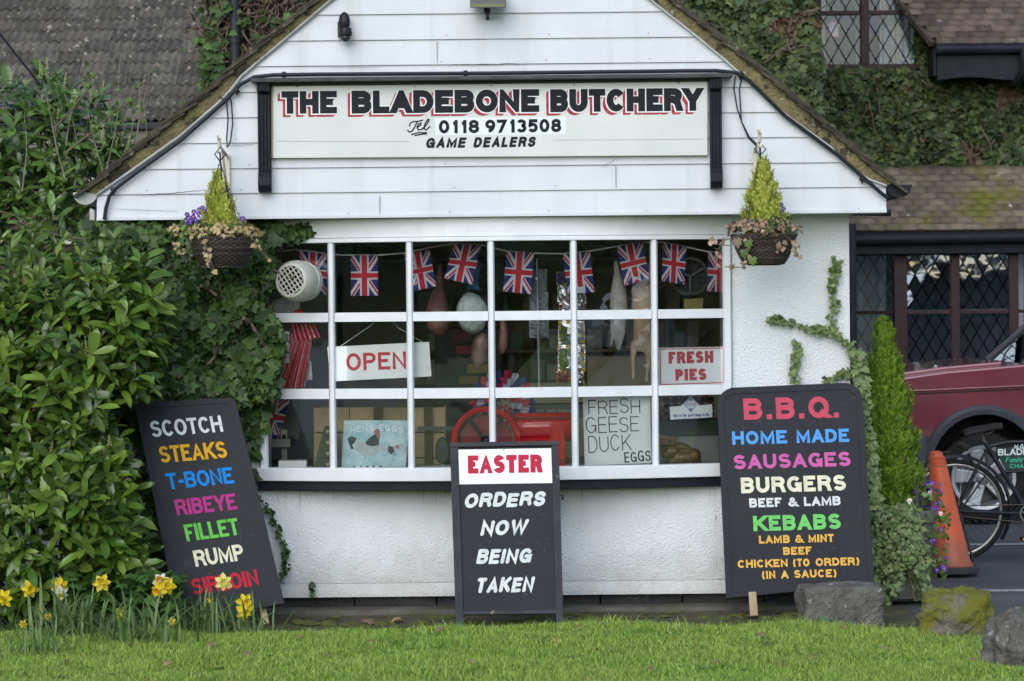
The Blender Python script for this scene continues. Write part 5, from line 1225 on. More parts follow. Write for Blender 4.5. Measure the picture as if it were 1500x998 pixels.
# ================================================================== HANGING BASKETS
m_wick = M('dark_wicker', (.045, .032, .026), (.025, .018, .015), 30, .75, rand=.35, rc=(.07, .055, .045)); m_chain = M('rusty_chain', (.10, .06, .045), (.05, .045, .045), 40, .6, metal=.5)
m_dead = M('dry_ivy_leaf', (.42, .30, .14), (.30, .22, .09), 20, .7, rand=.3, rc=(.50, .40, .20), transl=.2); m_pink = M('pinkish_ivy_leaf', (.34, .17, .13), (.26, .20, .10), 14, .6, rand=.35, rc=(.42, .30, .22), transl=.2)
m_hook = M('cream_hook_paint', (.62, .55, .38), (.70, .68, .60), 20, .6, spot=((.20, .08, .03), 20, .6, .1))
def basket(lab, cx, rimy, boty, hook, Yb, rx, seed, pink, hookside):
    c = P(cx, rimy, Yb); zb = P(cx, boty, Yb).z; hgt = c.z - zb; r = random.Random(seed)
    t = thing('hanging_basket', lab, 'hanging basket', (c.x, Yb, zb))
    rad = lambda f: rx * (.52 + .48 * f ** .62) if f > 0 else 0
    prof = [(0, zb)] + [(rad(k / 8 + .001) * .97, zb + hgt * k / 8) for k in range(9)] + [(rx * .9, c.z - .01), (0, c.z - .03)]
    mb = MB(); mb.lathe(prof, (c.x, Yb, 0), n=24); mb.build('bowl', M('wicker_core', (.018, .013, .011), None, rough=.9), t)
    nr = 16; ns = 26
    for k in range(nr + 1):                # woven rods: each ring goes in and out of the stakes
        f = k / nr; rr = rad(f + .001); pts = []
        if f < .01: continue
        for q in range(ns * 2):
            a = 2 * math.pi * q / (ns * 2); w = .0035 * (1 if (q + k) % 2 else -1); pts.append((c.x + (rr + w + .002) * math.cos(a), Yb + (rr + w + .002) * math.sin(a), zb + hgt * f + .0015 * math.sin(a * 5 + k)))
        mb = MB(); mb.tube(pts, .0062 if k < nr else .009, 5, closed=True); mb.build('wicker_rod' if k < nr else 'rim', m_wick, t)
    hk = P(hook[0], hook[1], Yb)
    for k in range(4):
        a = R(45 + 90 * k); e = Vector((c.x + rx * .95 * math.cos(a), Yb + rx * .95 * math.sin(a), c.z)); mb = MB(); n = 26
        for q in range(n):
            p0 = hk.lerp(e, q / n); p1 = hk.lerp(e, (q + .8) / n); s = Vector((1, 0, 0)) if q % 2 else Vector((0, 1, 0)); mb.tube([p0, (p0 + p1) / 2 + s * .004, p1], .0016, 4, cap=False); mb.tube([p0, (p0 + p1) / 2 - s * .004, p1], .0016, 4, cap=False)
        mb.build('chain', m_chain, t, kind='stuff')
    mb = MB(); mb.tube([hk + Vector((.0, 0, .0)), hk + Vector((.035, -.01, .035)), hk + Vector((.0, 0, .075)), hk + Vector((-.03, .01, .04)), hk], .004, 6); mb.tube([hk + Vector((0, 0, .07)), hk + Vector((.01, 0, -.12)), c + Vector((.03, -.03, .30)), c + Vector((.055, -.05, .1)), c + Vector((.05, -.04, -.0))], .005, 6); mb.build('watering_hose', m_pipe, t, smooth=True)
    # planting
    pt = thing('basket_conifer', 'small yellow conifer growing in the ' + ('right' if pink else 'left') + ' hanging basket', 'conifer', (c.x, Yb, c.z))
    tip = P(hook[2], hook[3], Yb); conifer(pt, (c.x + .0, Yb, c.z - .01), tip.z - c.z, .105 if not pink else .12, 400 if not pink else 560, .10, m_cy2, seed, 120, lean=tip.x - c.x)
    iv = thing('basket_trailing_ivy', ('dry pale' if not pink else 'pinkish') + ' trailing ivy spilling from the ' + ('left' if not pink else 'right') + ' hanging basket', 'ivy', (c.x, Yb, c.z - .05)); mt = m_pink if pink else m_dead
    casc(iv, (c.x, Yb), rx * .78, c.z + .03, .06, 220, .032, mt, seed + 1, 0, 6.283, 120, spread=.06)
    casc(iv, (c.x, Yb), rx * .6, c.z + .045, .06, 130, .034, m_ivy, seed + 5, 0, 6.283, 60, 'green_leaf', spread=.07)
    casc(iv, (c.x, Yb), rx * .3, c.z + .06, .05, 150, .030, mt, seed + 2, 0, 6.283, 40, 'inner_leaf', spread=.10)
    if pink: trails = [[(1085, 345), (1062, 352), (1050, 368), (1048, 385), (1052, 395)], [(1090, 350), (1070, 360), (1046, 358), (1038, 352)], [(1100, 345), (1094, 360), (1096, 380), (1088, 392), (1062, 391)], [(1150, 345), (1162, 355), (1167, 372), (1172, 380)], [(1132, 345), (1140, 362), (1142, 366), (1152, 358)]]
    else: trails = [[(282, 350), (268, 370), (255, 362), (250, 352)], [(300, 350), (306, 375), (313, 394), (296, 390)], [(370, 350), (378, 362), (386, 372), (394, 380)], [(268, 345), (258, 340), (250, 333)], [(302, 352), (300, 366), (308, 390)]]
    it = []
    for tr in trails:
        p3 = [P(a, b, Yb - rx * .95) for a, b in tr]; mb = MB(); mb.tube(p3, .0028, 5); mb.build('stem', m_twig, iv)
        for k in range(9): i = r.randrange(len(p3) - 1); it.append((r.randrange(3), basis(rv(), Vector((0, -1, .3)) + rv(.4), r.uniform(.018, .036)), p3[i].lerp(p3[i + 1], r.random()) + rv(.018)))
    place('trail_leaf', IT, mt, it, iv, 90, 'trail_leaf_mass')
    if pink:
        for (a, b, m_) in ((1096, 352, m_ivyn), (1090, 366, m_ivyn), (1102, 377, m_ivyn), (1080, 350, m_pink)):
            place('large_leaf', IT, m_, [(0, basis(Vector((.1, 0, -1)), Vector((0, -1, .3)), .055), P(a, b, Yb - rx * 1.02))], iv, 5)
    vp = thing('basket_violas', 'purple violas at the ' + ('left side of the left hanging basket' if not pink else 'right side of the right hanging basket'), 'flowers', (c.x, Yb, c.z))
    spots = [(274, 315), (284, 311), (283, 318), (292, 308), (297, 305), (300, 310), (272, 325), (279, 324), (287, 323), (277, 320), (355, 321), (291, 314)] if not pink else [(1145, 300), (1140, 308), (1147, 306), (1143, 312)]
    for a, b in spots: viola(vp, P(a, b, Yb - .05), .023 if not pink else .018, m_vio, (r.uniform(-.4, .4), -1, r.uniform(0, .3)))
    it = [(r.randrange(3), basis(rv(), Vector((0, -1, .5)) + rv(.4), r.uniform(.02, .035)), P((285 if not pink else 1138) + r.uniform(-20, 20), (330 if not pink else 322) + r.uniform(-8, 14), Yb + r.uniform(-.08, .05))) for k in range(70)]
    place('leaf', IT, m_laurel, it, vp, 40, 'leaf_mass')
    # bracket on the wall
    b = thing('basket_bracket', 'rust-stained cream hook bracket holding the ' + ('left' if not pink else 'right') + ' basket', 'bracket', P(hookside, 285, -.03))
    mb = MB(); x = PX(hookside, -.03, 250); mb.bb(x - .011, x + .011, -.036, -.024, PZ(288, -.03), PZ(222, -.03)); mb.build('back_plate', m_hook, b, bev=.003)
    mb = MB(); mb.tube([(x, -.035, PZ(280, -.03)), (x - .005, -.12, PZ(262, -.1)), (hk.x + .01, Yb + .06, hk.z + .06)], .008, 6); mb.tube([(x, -.035, PZ(226, -.03)), (hk.x, Yb, hk.z + .085), (hk.x, Yb - .01, hk.z + .12)], .010, 6); mb.build('arm', m_hook, b, smooth=True)
    mb = MB()
    for dz in (.135, .055): mb.lathe([(0, -.009), (.017, -.009), (.011, 0), (.017, .009), (0, .009)], hk + Vector((-.002, -.012, dz)), (1, .3, 0), 12)
    mb.build('pulley', m_hook, b, smooth=True)
basket('dark wicker basket hanging at the left end of the gable, purple violas in it', 326, 350, 394, (322, 236, 318, 262), -.30, .188, 61, False, 334)
basket('dark wicker basket hanging at the right end of the gable, pinkish ivy in it', 1119, 345, 389, (1113, 228, 1118, 240), -.30, .182, 71, True, 1106)

# ================================================================== DAFFODILS, LAWN, STONES
m_daffl = M('daffodil_leaf', (.12, .23, .06), (.085, .17, .05), 8, .5, rand=.3, rc=(.20, .29, .11), transl=.3)
m_yel = M('daffodil_yellow', (.85, .68, .03), (.80, .58, .02), 40, .5, transl=.3, rand=.1); m_ora = M('daffodil_cup_orange', (.85, .38, .01), (.85, .5, .02), 50, .5, transl=.2); m_wht = M('daffodil_white', (.80, .79, .70), None, rough=.5, transl=.3)
m_pyel = M('daffodil_pale_yellow', (.85, .80, .28), (.85, .74, .15), 40, .5, transl=.3)
def strap(curl, L=1.0, w=.019, n=6):
    V_ = []; F = []
    for i in range(n + 1):
        f = i / n; ww = w * (1 - f ** 4) * (.8 + .4 * math.sin(f * 3)); y = curl * f ** 2.2; z = L * f - abs(curl) * .55 * f ** 3
        V_ += [(-ww, y, z), (0, y + ww * .5, z), (ww, y, z)]
    for i in range(n):
        b = 3 * i
        for k in (0, 1): F += [(b + k, b + k + 1, b + k + 4), (b + k, b + k + 4, b + k + 3)]
    return templ(V_, F)
DT = [strap(.08), strap(.25), strap(.55), strap(.9, 1.0, .017), strap(.02, 1, .018)]
def rotz(a, s, sz=None, tilt=0, ta=0):
    m = Matrix.Rotation(a, 3, 'Z') @ Matrix.Rotation(tilt, 3, 'X') @ Matrix.Diagonal((s, s, sz or s)); return tuple(tuple(q) for q in m)
def daff_clump(pos, n, h, lab, seed, flowers):
    r = random.Random(seed); t = thing('daffodil_clump', lab, 'daffodils', pos, 'daffodils along the edge of the lawn'); it = []
    for k in range(n):
        a = r.uniform(0, 6.283); q = Vector(pos) + Vector((r.gauss(0, .11), r.gauss(0, .05), -.01)); s = h * r.uniform(.6, 1.1)
        it.append((r.choices(range(5), [2, 4, 5, 5, 1])[0], rotz(a, s, None, r.uniform(-.6, .2)), q))
    place('leaf', DT, m_daffl, it, t, 300)
    for (px, py, Yf, kind, fd) in flowers:
        c = P(px, py, Yf); s = .052 if kind != 'small' else .026; d = Vector(fd).normalized(); sx = d.orthogonal().normalized(); up = sx.cross(d)
        pm, cm = {'yellow': (m_yel, m_yel), 'two': (m_wht, m_ora), 'gold': (m_yel, m_ora), 'pale': (m_pyel, m_pyel), 'white': (m_wht, m_pyel), 'small': (m_yel, m_yel)}[kind]
        root = c - d * .03
        mb = MB(); b0 = Vector(pos) + Vector((r.uniform(-.05, .05), 0, 0)); mb.tube([b0, b0.lerp(root, .55) + Vector((0, .01, .04)), root + Vector((0, .012, .025)), root], .0042, 5); mb.build('flower_stem', m_daffl, t)
        mb = MB(); rot = r.uniform(0, 1)
        for k in range(6):
            a = rot + k * math.pi / 3; e = sx * math.cos(a) + up * math.sin(a); g = d.cross(e); L = s * r.uniform(.9, 1.1); w = L * .36; bk = -.2 * L + (.003 if k % 2 else 0)
            pts = [root + d * .012, root + d * .012 + e * L * .4 + g * w * .85 + d * .003, root + d * (.012 + bk * .3) + e * L * .75 + g * w * .75, root + d * (.012 + bk) + e * L * 1.05, root + d * (.012 + bk * .3) + e * L * .75 - g * w * .75, root + d * .012 + e * L * .4 - g * w * .85 + d * .003]
            mb.add(pts, [(0, 1, 2, 3), (0, 3, 4, 5)], 0)
        fl = mb.build('petals', pm, t, smooth=True)
        mb = MB(); prof = [(s * .22, 0), (s * .26, s * .25), (s * .28, s * .5), (s * .40, s * .68)]; n2 = 14; vs = []; fs = []
        for i, (rr, z) in enumerate(prof):
            for k in range(n2): a = 2 * math.pi * k / n2; q = rr * (1 + (.14 * (-1) ** k if i == 3 else 0)); vs.append(root + d * (.012 + z) + sx * (q * math.cos(a)) + up * (q * math.sin(a)))
        for i in range(3):
            for k in range(n2): l = (k + 1) % n2; fs.append((i * n2 + k, i * n2 + l, (i + 1) * n2 + l, (i + 1) * n2 + k))
        mb.add(vs, fs); mb.build('trumpet', cm, t, smooth=True)
    return t
def gp(px, py): q = PG(px, py, .02); return (q.x, q.y, lawn_z(q.x, q.y))
for k, (px, py, n, h, lab, fl) in enumerate([
    (20, 925, 26, .36, 'daffodil clump at the left edge with two yellow flowers', [(4, 877, -1.0, 'yellow', (-.5, -1, -.1)), (45, 863, -.95, 'yellow', (.4, -1, .1))]),
    (100, 940, 34, .40, 'daffodil clump with an orange-cupped flower over a white one', [(88, 860, -1.0, 'gold', (.2, -1, -.3)), (88, 872, -1.02, 'white', (0, -1, -.6)), (70, 905, -1.0, 'small', (.1, -1, 0)), (33, 915, -1, 'small', (0, -1, 0))]),
    (165, 925, 26, .34, 'daffodil clump with one bright yellow star-shaped flower', [(149, 853, -.95, 'yellow', (.1, -1, .3))]),
    (205, 950, 34, .38, 'daffodil clump with three half-hidden drooping yellow flowers', [(181, 904, -1.2, 'yellow', (.7, -.6, -.2)), (192, 938, -1.25, 'small', (.3, -1, -.4)), (177, 921, -1.25, 'small', (.5, -1, 0)), (69, 905, -1.1, 'small', (0, -1, 0))]),
    (262, 925, 38, .40, 'daffodil clump with a white flower against a gold one', [(234, 850, -.9, 'two', (-.2, -1, .35)), (245, 858, -.92, 'yellow', (.3, -1, .1)), (230, 866, -.94, 'gold', (-.5, -1, -.2)), (251, 912, -1.1, 'small', (0, -1, 0))]),
    (300, 925, 36, .38, 'upright daffodil clump in front of the red Sirloin lettering', [(327, 853, -.95, 'pale', (.15, -1, .1)), (307, 883, -.95, 'small', (0, -.4, -1))]),
    (350, 930, 28, .32, 'daffodil clump with two yellow flowers one above the other', [(361, 882, -.95, 'yellow', (.5, -1, .1)), (360, 897, -.97, 'yellow', (.4, -1, -.1))]),
    (62, 965, 22, .27, 'short daffodil clump nearest the camera without flowers', [])]):
    daff_clump(gp(px, py), min(95, int(n * 2.0)), h * .98, lab, 80 + k, fl)
daff_clump(gp(388, 946), 3, .05, 'fallen pale yellow daffodil lying on the grass', 91, [(389, 937, -1.0, 'pale', (.1, -1, .4))])
# broad low leaves behind the daffodils
nt = thing('leafy_weeds', 'bright green broad-leaved weeds under the laurel behind the daffodils', 'weeds', gp(200, 905)); it = []; r = random.Random(77)
for k in range(330): it.append((r.randrange(3), basis(Vector((r.uniform(-1, 1), -.6, r.uniform(-.5, .4))), Vector((r.uniform(-.5, .5), -.7, 1)), r.uniform(.05, .095)), P(r.uniform(105, 262), r.uniform(838, 905), r.uniform(-.9, -.5))))
place('leaf', IT, M('weed_leaf', (.075, .16, .03), (.05, .12, .025), 6, .5, rand=.3, transl=.3), it, nt, 300)
# grass blades
def grass(n, x0, x1, y0, y1, seed, h=(.022, .05), w=.0022):
    g = np.random.default_rng(seed); X = g.uniform(x0, x1, n * 2); Y = g.uniform(y0, y1, n * 2)
    edge = np.array([lawn_edge(x) for x in np.linspace(x0, x1, 400)]); e = np.interp(X, np.linspace(x0, x1, 400), edge)
    k = (Y < e + .05 * np.sin(X * 23) * np.sin(X * 7) + .03 * g.standard_normal(n * 2)); X, Y = X[k][:n], Y[k][:n]; n = len(X)
    Z = np.array([lawn_z(a, b) for a, b in zip(X, Y)]) - .004; Z = np.maximum(Z, -.004)
    patch = .8 + .75 * np.array([mnoise.noise(Vector((a * 2.2, b * 3.2, 5))) for a, b in zip(X, Y)])
    H = g.uniform(*h, n) * patch; A = g.uniform(0, 6.283, n); B = g.uniform(0, 6.283, n); Ln = H * g.uniform(.1, .9, n); W = w * g.uniform(.7, 1.4, n)
    sx, sy = np.cos(A) * W, np.sin(A) * W; bx, by = np.cos(B) * Ln, np.sin(B) * Ln
    V_ = np.stack([np.stack([X - sx, Y - sy, Z], 1), np.stack([X + sx, Y + sy, Z], 1), np.stack([X + sx * .8 + bx * .35, Y + sy * .8 + by * .35, Z + H * .6], 1), np.stack([X - sx * .8 + bx * .35, Y - sy * .8 + by * .35, Z + H * .6], 1), np.stack([X + bx, Y + by, Z + H], 1)], 1)
    F = np.array([(0, 1, 2), (0, 2, 3), (3, 2, 4)])[None] + (np.arange(n) * 5)[:, None, None]
    return V_.reshape(-1, 3), F.reshape(-1, 3)
m_grass = M('grass_blade', (.19, .42, .03), (.29, .45, .05), 1.3, .5, rand=.55, rc=(.44, .50, .14), transl=.35, spot=[((.34, .30, .13), 2.4, .60, .12), ((.10, .25, .02), 5, .58, .1), ((.42, .38, .22), 34, .68, .05)])
Vg, Fg = grass(210000, -3.6, 3.6, -3.5, -.3, 1)
tag(link('grass', fastmesh('grass', Vg, Fg, m_grass), (0, 0, 0)), 'short green lawn grass in front of the shop', 'grass', kind='stuff')
Vg, Fg = grass(30000, -12, 12, -14, -3.4, 2, (.03, .06), .004); tag(link('grass', fastmesh('grass', Vg, Fg, m_grass), (0, 0, 0)), 'lawn grass reaching back towards the camera', 'grass', kind='stuff')
Vg, Fg = grass(5000, -3.4, 3.2, -.75, -.28, 3, (.04, .085), .0028); tag(link('grass', fastmesh('grass', Vg, Fg, m_grass), (0, 0, 0)), 'longer grass tufts along the back edge of the lawn', 'grass', kind='stuff')
# fallen leaves and petals on the grass
r = random.Random(31); m_dl = M('fallen_leaf', (.17, .11, .05), (.28, .20, .10), 30, .8, rand=.3)
fl = [(548, 865 + 42, .09), (575, 903, .10), (313, 953, .06), (540, 950, .05), (870, 960, .05), (640, 930, .05), (1110, 940, .05), (930, 920, .04), (1240, 925, .05), (1380, 935, .04), (196, 950, .05), (90, 975, .05), (240, 978, .05), (1045, 975, .04), (780, 915, .05), (480, 970, .04), (1425, 975, .04), (690, 980, .04), (1190, 968, .05), (950, 985, .05), (440, 942, .04), (845, 925, .05), (356, 965, .05), (1300, 958, .04)]
where = ['by the left foot of the Easter board', 'on the moss left of the Easter board', 'below the upright daffodils', 'under the white wall left of centre', 'in the lawn right of the Easter board', 'beside the left leg of the Easter board', 'below the barbecue board stake', 'at the lawn edge right of the Easter board', 'near the first stone', 'in front of the mossy stone', 'beside the drooping daffodils', 'at the lower left corner of the lawn', 'in the lower left lawn', 'low in the lawn below the barbecue board', 'under the Easter board', 'in the lawn left of centre', 'beside the right-hand stone', 'at the bottom of the lawn in the middle', 'low in the lawn right of the barbecue stake', 'at the bottom of the lawn right of centre', 'left in the lawn by the fallen daffodil', 'just right of the Easter board feet', 'below the paired yellow daffodils', 'between the barbecue board and the mossy stone']
for k, (a, b, s) in enumerate(fl):
    q = PG(a, b, .04); z = max(lawn_z(q.x, q.y), 0) + .03; mb = MB(); t = IT[k % 3]; m = np.array(basis(Vector((r.uniform(-1, 1), r.uniform(-1, 1), .1)), Vector((r.uniform(-.3, .3), -.5, 1)), s)); vs = t[0] @ m.T + np.array([q.x, q.y, z]); mb.add([tuple(x) for x in vs], [tuple(f) for f in t[1]])
    tag(mb.build('fallen_leaf', m_dl), 'dry brown leaf lying ' + where[k], 'leaf', 'dry leaves scattered on the lawn')
# stones
m_stone = M('lichened_stone', (.17, .16, .135), (.085, .08, .068), 9, .95, bump=1, bscale=34, bdist=.035, spot=[((.34, .34, .31), 17, .60, .05), ((.05, .05, .045), 5, .60, .1)], up=((.11, .105, .02), 5, .42, .92))
m_stone2 = M('mossy_stone', (.20, .18, .14), (.10, .09, .07), 9, .95, bump=1, bscale=34, bdist=.035, spot=[((.33, .32, .29), 9, .62, .08), ((.15, .15, .012), 4.2, .40, .10)], up=((.15, .14, .02), 4, .35, .75))
def stone(lab, c, size, seed, mat, boxy=.5, rot=0, nz=.12):
    n = 40; V_ = []; F = []
    for i in range(n + 1):
        p = math.pi * i / n
        for j in range(2 * n):
            t = math.pi * j / n; u = Vector((math.sin(p) * math.cos(t), math.sin(p) * math.sin(t), math.cos(p)))
            m = max(abs(u.x), abs(u.y), abs(u.z)); u2 = u.lerp(u / m, boxy); nn = mnoise.fractal(u * 1.6 + Vector((seed, 0, 0)), 1, 2, 6); rg = mnoise.noise(u * 5 + Vector((0, seed, 0)))
            u2 = u2 * (1 + nz * nn + nz * .45 * rg); V_.append((u2.x * size[0], u2.y * size[1], u2.z * size[2]))
    for i in range(n):
        for j in range(2 * n): l = (j + 1) % (2 * n); F.append((i * 2 * n + j, (i + 1) * 2 * n + j, (i + 1) * 2 * n + l, i * 2 * n + l))
    Rz = Matrix.Rotation(rot, 3, 'Z'); V_ = [tuple(Rz @ Vector(v)) for v in V_]
    o = link('boulder', fastmesh('boulder', V_, F, mat, smooth=True), c); return tag(o, lab, 'stone', 'stones at the edge of the lawn')
def sp(px, py, h): q = PG(px, py, .0); return (q.x, q.y + .16, h)
stone('squared grey stone in front of the barbecue board', sp(1236, 922, .095), (.235, .15, .145), 3, m_stone, .85, .08, .07)
stone('moss-covered boulder on the lawn edge by the road', sp(1408, 944, .12), (.20, .17, .155), 8, m_stone2, .45, -.2, .22)
stone('flat stone chip at the foot of the mossy boulder', sp(1372, 948, .02), (.085, .07, .03), 5, m_stone2, .6, .3, .15)
stone('brown boulder cut by the right edge of the picture', sp(1505, 990, .13), (.17, .16, .165), 12, m_stone, .4, .4, .25)
dk = thing('dock_leaves', 'two blue-green leaves at the foot of the squared stone', 'weed', gp(1215, 915)); 
place('leaf', LT, M('dock_leaf', (.10, .17, .09), None, rand=.2), [(2, basis((-.7, -.3, .25), (0, -.6, 1), .10, .16), P(1222, 912, -.85)), (0, basis((.8, -.2, -.1), (0, -.7, 1), .08, .13), P(1232, 922, -.9)), (1, basis((.3, -.6, .5), (0, -.6, 1), .07, .1), P(1210, 912, -.85))], dk, 5)
# ================================================================== IN THE WINDOW
m_card = M('white_card', (.84, .88, .87), (.78, .82, .81), 8, .6); m_redc = M('sign_red', (.50, .03, .04), None, rough=.5)
def card(name, lab, pts, Y, mat, th=.004, cat='sign', bev=0):
    pl = Plane.Y(Y); t = thing(name, lab, cat, P(sum(p[0] for p in pts) / len(pts), max(p[1] for p in pts), Y))
    mb = MB(); sheet_on(mb, pl, pts, 0, th); mb.build('panel', mat, t, bev=bev); return t, pl
t, pl = card('open_sign', 'white sign reading OPEN in red, hanging from cords behind the second pane column', [(479.5, 508.5), (628.5, 501), (632, 551.5), (483.5, 559)], .155, m_card)
textobj('lettering', t, m_redc, pl, 'OPEN', 507.5, 543.5, 595.5, 540.5, 25.5, 4.7, off=.001, gap=.12)
for a in ([(495, 510, .15), (545, 476, .16), (548, 470, .16)], [(622, 503, .15), (583, 480, .16), (575, 470, .16)]): mb = MB(); mb.tube([P(*q) for q in a], .0013, 4); mb.build('cord', m_card, t)
t, pl = card('fresh_pies_sign', 'white sign with red border reading FRESH PIES in the right-hand panes', [(965, 510), (1061, 508), (1061, 562.5), (966, 565.5)], .27, M('pies_sign_white', (.85, .88, .87), None, rough=.3))
mb = MB(); rim(mb, pl, [(965, 510), (1061, 508), (1061, 562.5), (966, 565.5)], 1.2, 2.6, 0, .001); mb.build('border', m_redc, t)
textobj('lettering', t, m_redc, pl, 'FRESH', 979.5, 533, 1045, 531.5, 17.5, 5, off=.001, gap=.12); textobj('lettering', t, m_redc, pl, 'PIES', 989.5, 558, 1035, 556.8, 17, 5, off=.001, gap=.12)
t, pl = card('goose_eggs_poster', 'white paper poster handwritten FRESH GEESE DUCK EGGS at the bottom row of panes', [(853.5, 582), (952, 579), (954.5, 678.5), (856.5, 682)], .22, M('poster_paper', (.84, .88, .87), (.79, .83, .82), 10, .7))
m_pen = M('marker_pen', (.025, .03, .03), None)
for s, a, b, c, d, h, w in (('FRESH', 862, 607.5, 938, 605, 21, 1.5), ('GEESE', 858.5, 636, 936.5, 632.5, 23, 1.5), ('DUCK', 862, 663, 925.5, 660, 24, 1.5), ('EGGS', 915, 678.5, 953.5, 676, 16, 2.1)): textobj('lettering', t, m_pen, pl, s, a, b, c, d, h, w, off=.001, gap=.14, rnd=True, jit=.05)
t, pl = card('hens_eggs_picture', 'pale blue painted picture of hens titled HENS EGGS standing on the window shelf', [(504, 616), (599, 616), (594.5, 684), (500, 684)], .24, M('painted_sky', (.30, .52, .60), (.58, .74, .78), 9, .6, spot=((.16, .30, .38), 14, .6, .1)), .012, 'picture')
m_hw = M('hen_white', (.50, .56, .58), (.38, .46, .50), 30, .7); m_hb = M('hen_black', (.035, .045, .055), (.06, .075, .085), 30, .7); m_hr = M('hen_red', (.35, .12, .12), None)
def fl_(nm, pts, off, mat, par=t, plane=pl): mb = MB(); mb.add([plane.at(a, b, off) for a, b in pts], [list(range(len(pts)))]); return mb.build(nm, mat, par)
fl_('painted_hen', [(519, 650), (528, 645), (540, 652), (556, 650), (566, 655), (574, 660), (567, 664), (555, 662), (548, 668), (530, 666), (521, 660)], .0008, m_hw); fl_('painted_hen', [(535, 648), (542, 641), (549, 636), (556, 640), (555, 652), (546, 654), (537, 652)], .0012, m_hb)
fl_('painted_tail', [(509, 642), (515, 639), (523, 642), (520, 648), (516, 652), (519, 658), (514, 658), (511, 650)], .0012, m_hb); fl_('painted_comb', [(547, 633), (552, 628), (556, 630), (557, 640), (553, 643), (551, 637)], .0016, m_hr)
fl_('painted_hen', [(560, 655), (580, 653), (590, 650), (592, 658), (582, 660), (575, 666), (564, 662)], .001, m_hw); fl_('painted_neck', [(569, 653), (576, 655), (578, 662), (573, 666), (568, 662)], .0014, m_hb); fl_('painted_comb', [(579, 653), (584, 652), (584, 657), (580, 657)], .0018, m_hr)
for s, x, y, d in (('H', 513, 635, 0), ('E', 522, 633, 0), ('N', 531, 632, 0), ('S', 541, 631.5, 0), ('E', 555, 631, 0), ('G', 564, 631.5, 0), ('G', 574, 632.5, 0), ('S', 583.5, 634, 0)): textobj('lettering', t, m_card, pl, s, x, y, x + 7, y + .2, 9, 1.4, off=.001)
t, pl = card('assurance_sign', 'small white card with a blue diamond emblem above the carved hare', [(981, 596), (998, 595), (1012, 580.5), (1024, 594), (1043, 592.5), (1043.5, 611.5), (982, 615)], .275, M('assurance_card', (.82, .88, .88), None, rough=.4))
m_blu = M('emblem_blue', (.02, .10, .42), None)
mb = MB(); rim(mb, pl, [(1000.5, 593), (1012, 581.5), (1023, 592.5), (1012, 604)], .8, 1.6, .0, .0008); mb.build('diamond_outline', m_blu, t)
for cx, cy in ((1012, 585), (1012, 600.5)):
    for dx, dy in ((0, -1.9), (0, 1.9), (-1.9, 0), (1.9, 0)): fl_('lozenge', [(cx + dx - 1.6, cy + dy), (cx + dx, cy + dy - 1.6), (cx + dx + 1.6, cy + dy), (cx + dx, cy + dy + 1.6)], .001, m_blu, t, pl)
fl_('emblem_band', [(1003, 590.5), (1021, 590), (1021.5, 595), (1003, 595.8)], .0012, M('emblem_pink', (.55, .50, .55), None), t, pl)
for s, a, b in (('One', 986.5, 993), ('of', 995, 998.5), ('the', 1000.5, 1006), ('good', 1008, 1016), ('things', 1018, 1027.5), ('in', 1029.5, 1032.5), ('life', 1034, 1039)): textobj('lettering', t, m_blu, pl, s, a, 611.2 - (a - 986) * .03, b, 611 - (b - 986) * .03, 4.4, .75, off=.001, gap=.1)
# bunting
FC = [M('flag_blue', (.018, .025, .16), (.014, .02, .13), 20, .8), M('flag_white', (.60, .61, .68), None, rough=.8), M('flag_red', (.48, .015, .035), None, rough=.8)]
bt = thing('flag_bunting', 'string of Union flags strung across the top of the shop window', 'bunting', P(720, 365, .36))
def union(quad, Y, seed, name='flag', par=bt):
    TL, TR, BR, BL = [Vector(q) for q in quad]; W, H = 3., 5.; r = random.Random(seed); ph = r.uniform(0, 6)
    def pos(u, v, lay):
        a = u / W; b = v / H; q = (TL * (1 - a) + TR * a) * (1 - b) + (BL * (1 - a) + BR * a) * b
        return P(q.x, q.y, Y + .010 * math.sin(a * 4 + ph + b * 2) * b - lay * .0012)
    mb = MB()
    def put(poly, lay, mi):
        for k in range(5):                  # bands so the cloth can hang in a wave
            for j in range(3):
                q = poly_clip_rect(poly, j, j + 1, k, k + 1)
                if len(q) > 2: mb.add([pos(u, v, lay) for u, v in q], [list(range(len(q)))], mi)
    put([(0, 0), (3, 0), (3, 5), (0, 5)], 0, 0)
    def rib(a, b, h0, h1):
        dx, dy = b[0] - a[0], b[1] - a[1]; L = math.hypot(dx, dy); nx, ny = -dy / L, dx / L
        e = .6; a = (a[0] - dx / L * e, a[1] - dy / L * e); b = (b[0] + dx / L * e, b[1] + dy / L * e)
        return [(a[0] + nx * h0, a[1] + ny * h0), (b[0] + nx * h0, b[1] + ny * h0), (b[0] + nx * h1, b[1] + ny * h1), (a[0] + nx * h1, a[1] + ny * h1)]
    put(rib((0, 0), (3, 5), -.3, .3), 1, 1); put(rib((3, 0), (0, 5), -.3, .3), 1.5, 1)
    c = (1.5, 2.5)
    for cn, s in (((0, 0), 1), ((3, 5), 1), ((3, 0), 1), ((0, 5), 1)): put([q for q in poly_half(rib(cn, c, .0 - .2 * 0, .2))], 2, 2)
    put([(1, 0), (2, 0), (2, 5), (1, 5)], 3, 1); put([(0, 2), (3, 2), (3, 3), (0, 3)], 3.3, 1)
    put([(1.2, 0), (1.8, 0), (1.8, 5), (1.2, 5)], 4, 2); put([(0, 2.2), (3, 2.2), (3, 2.8), (0, 2.8)], 4.3, 2)
    return mb.build(name, FC, par)
def poly_half(p): return p
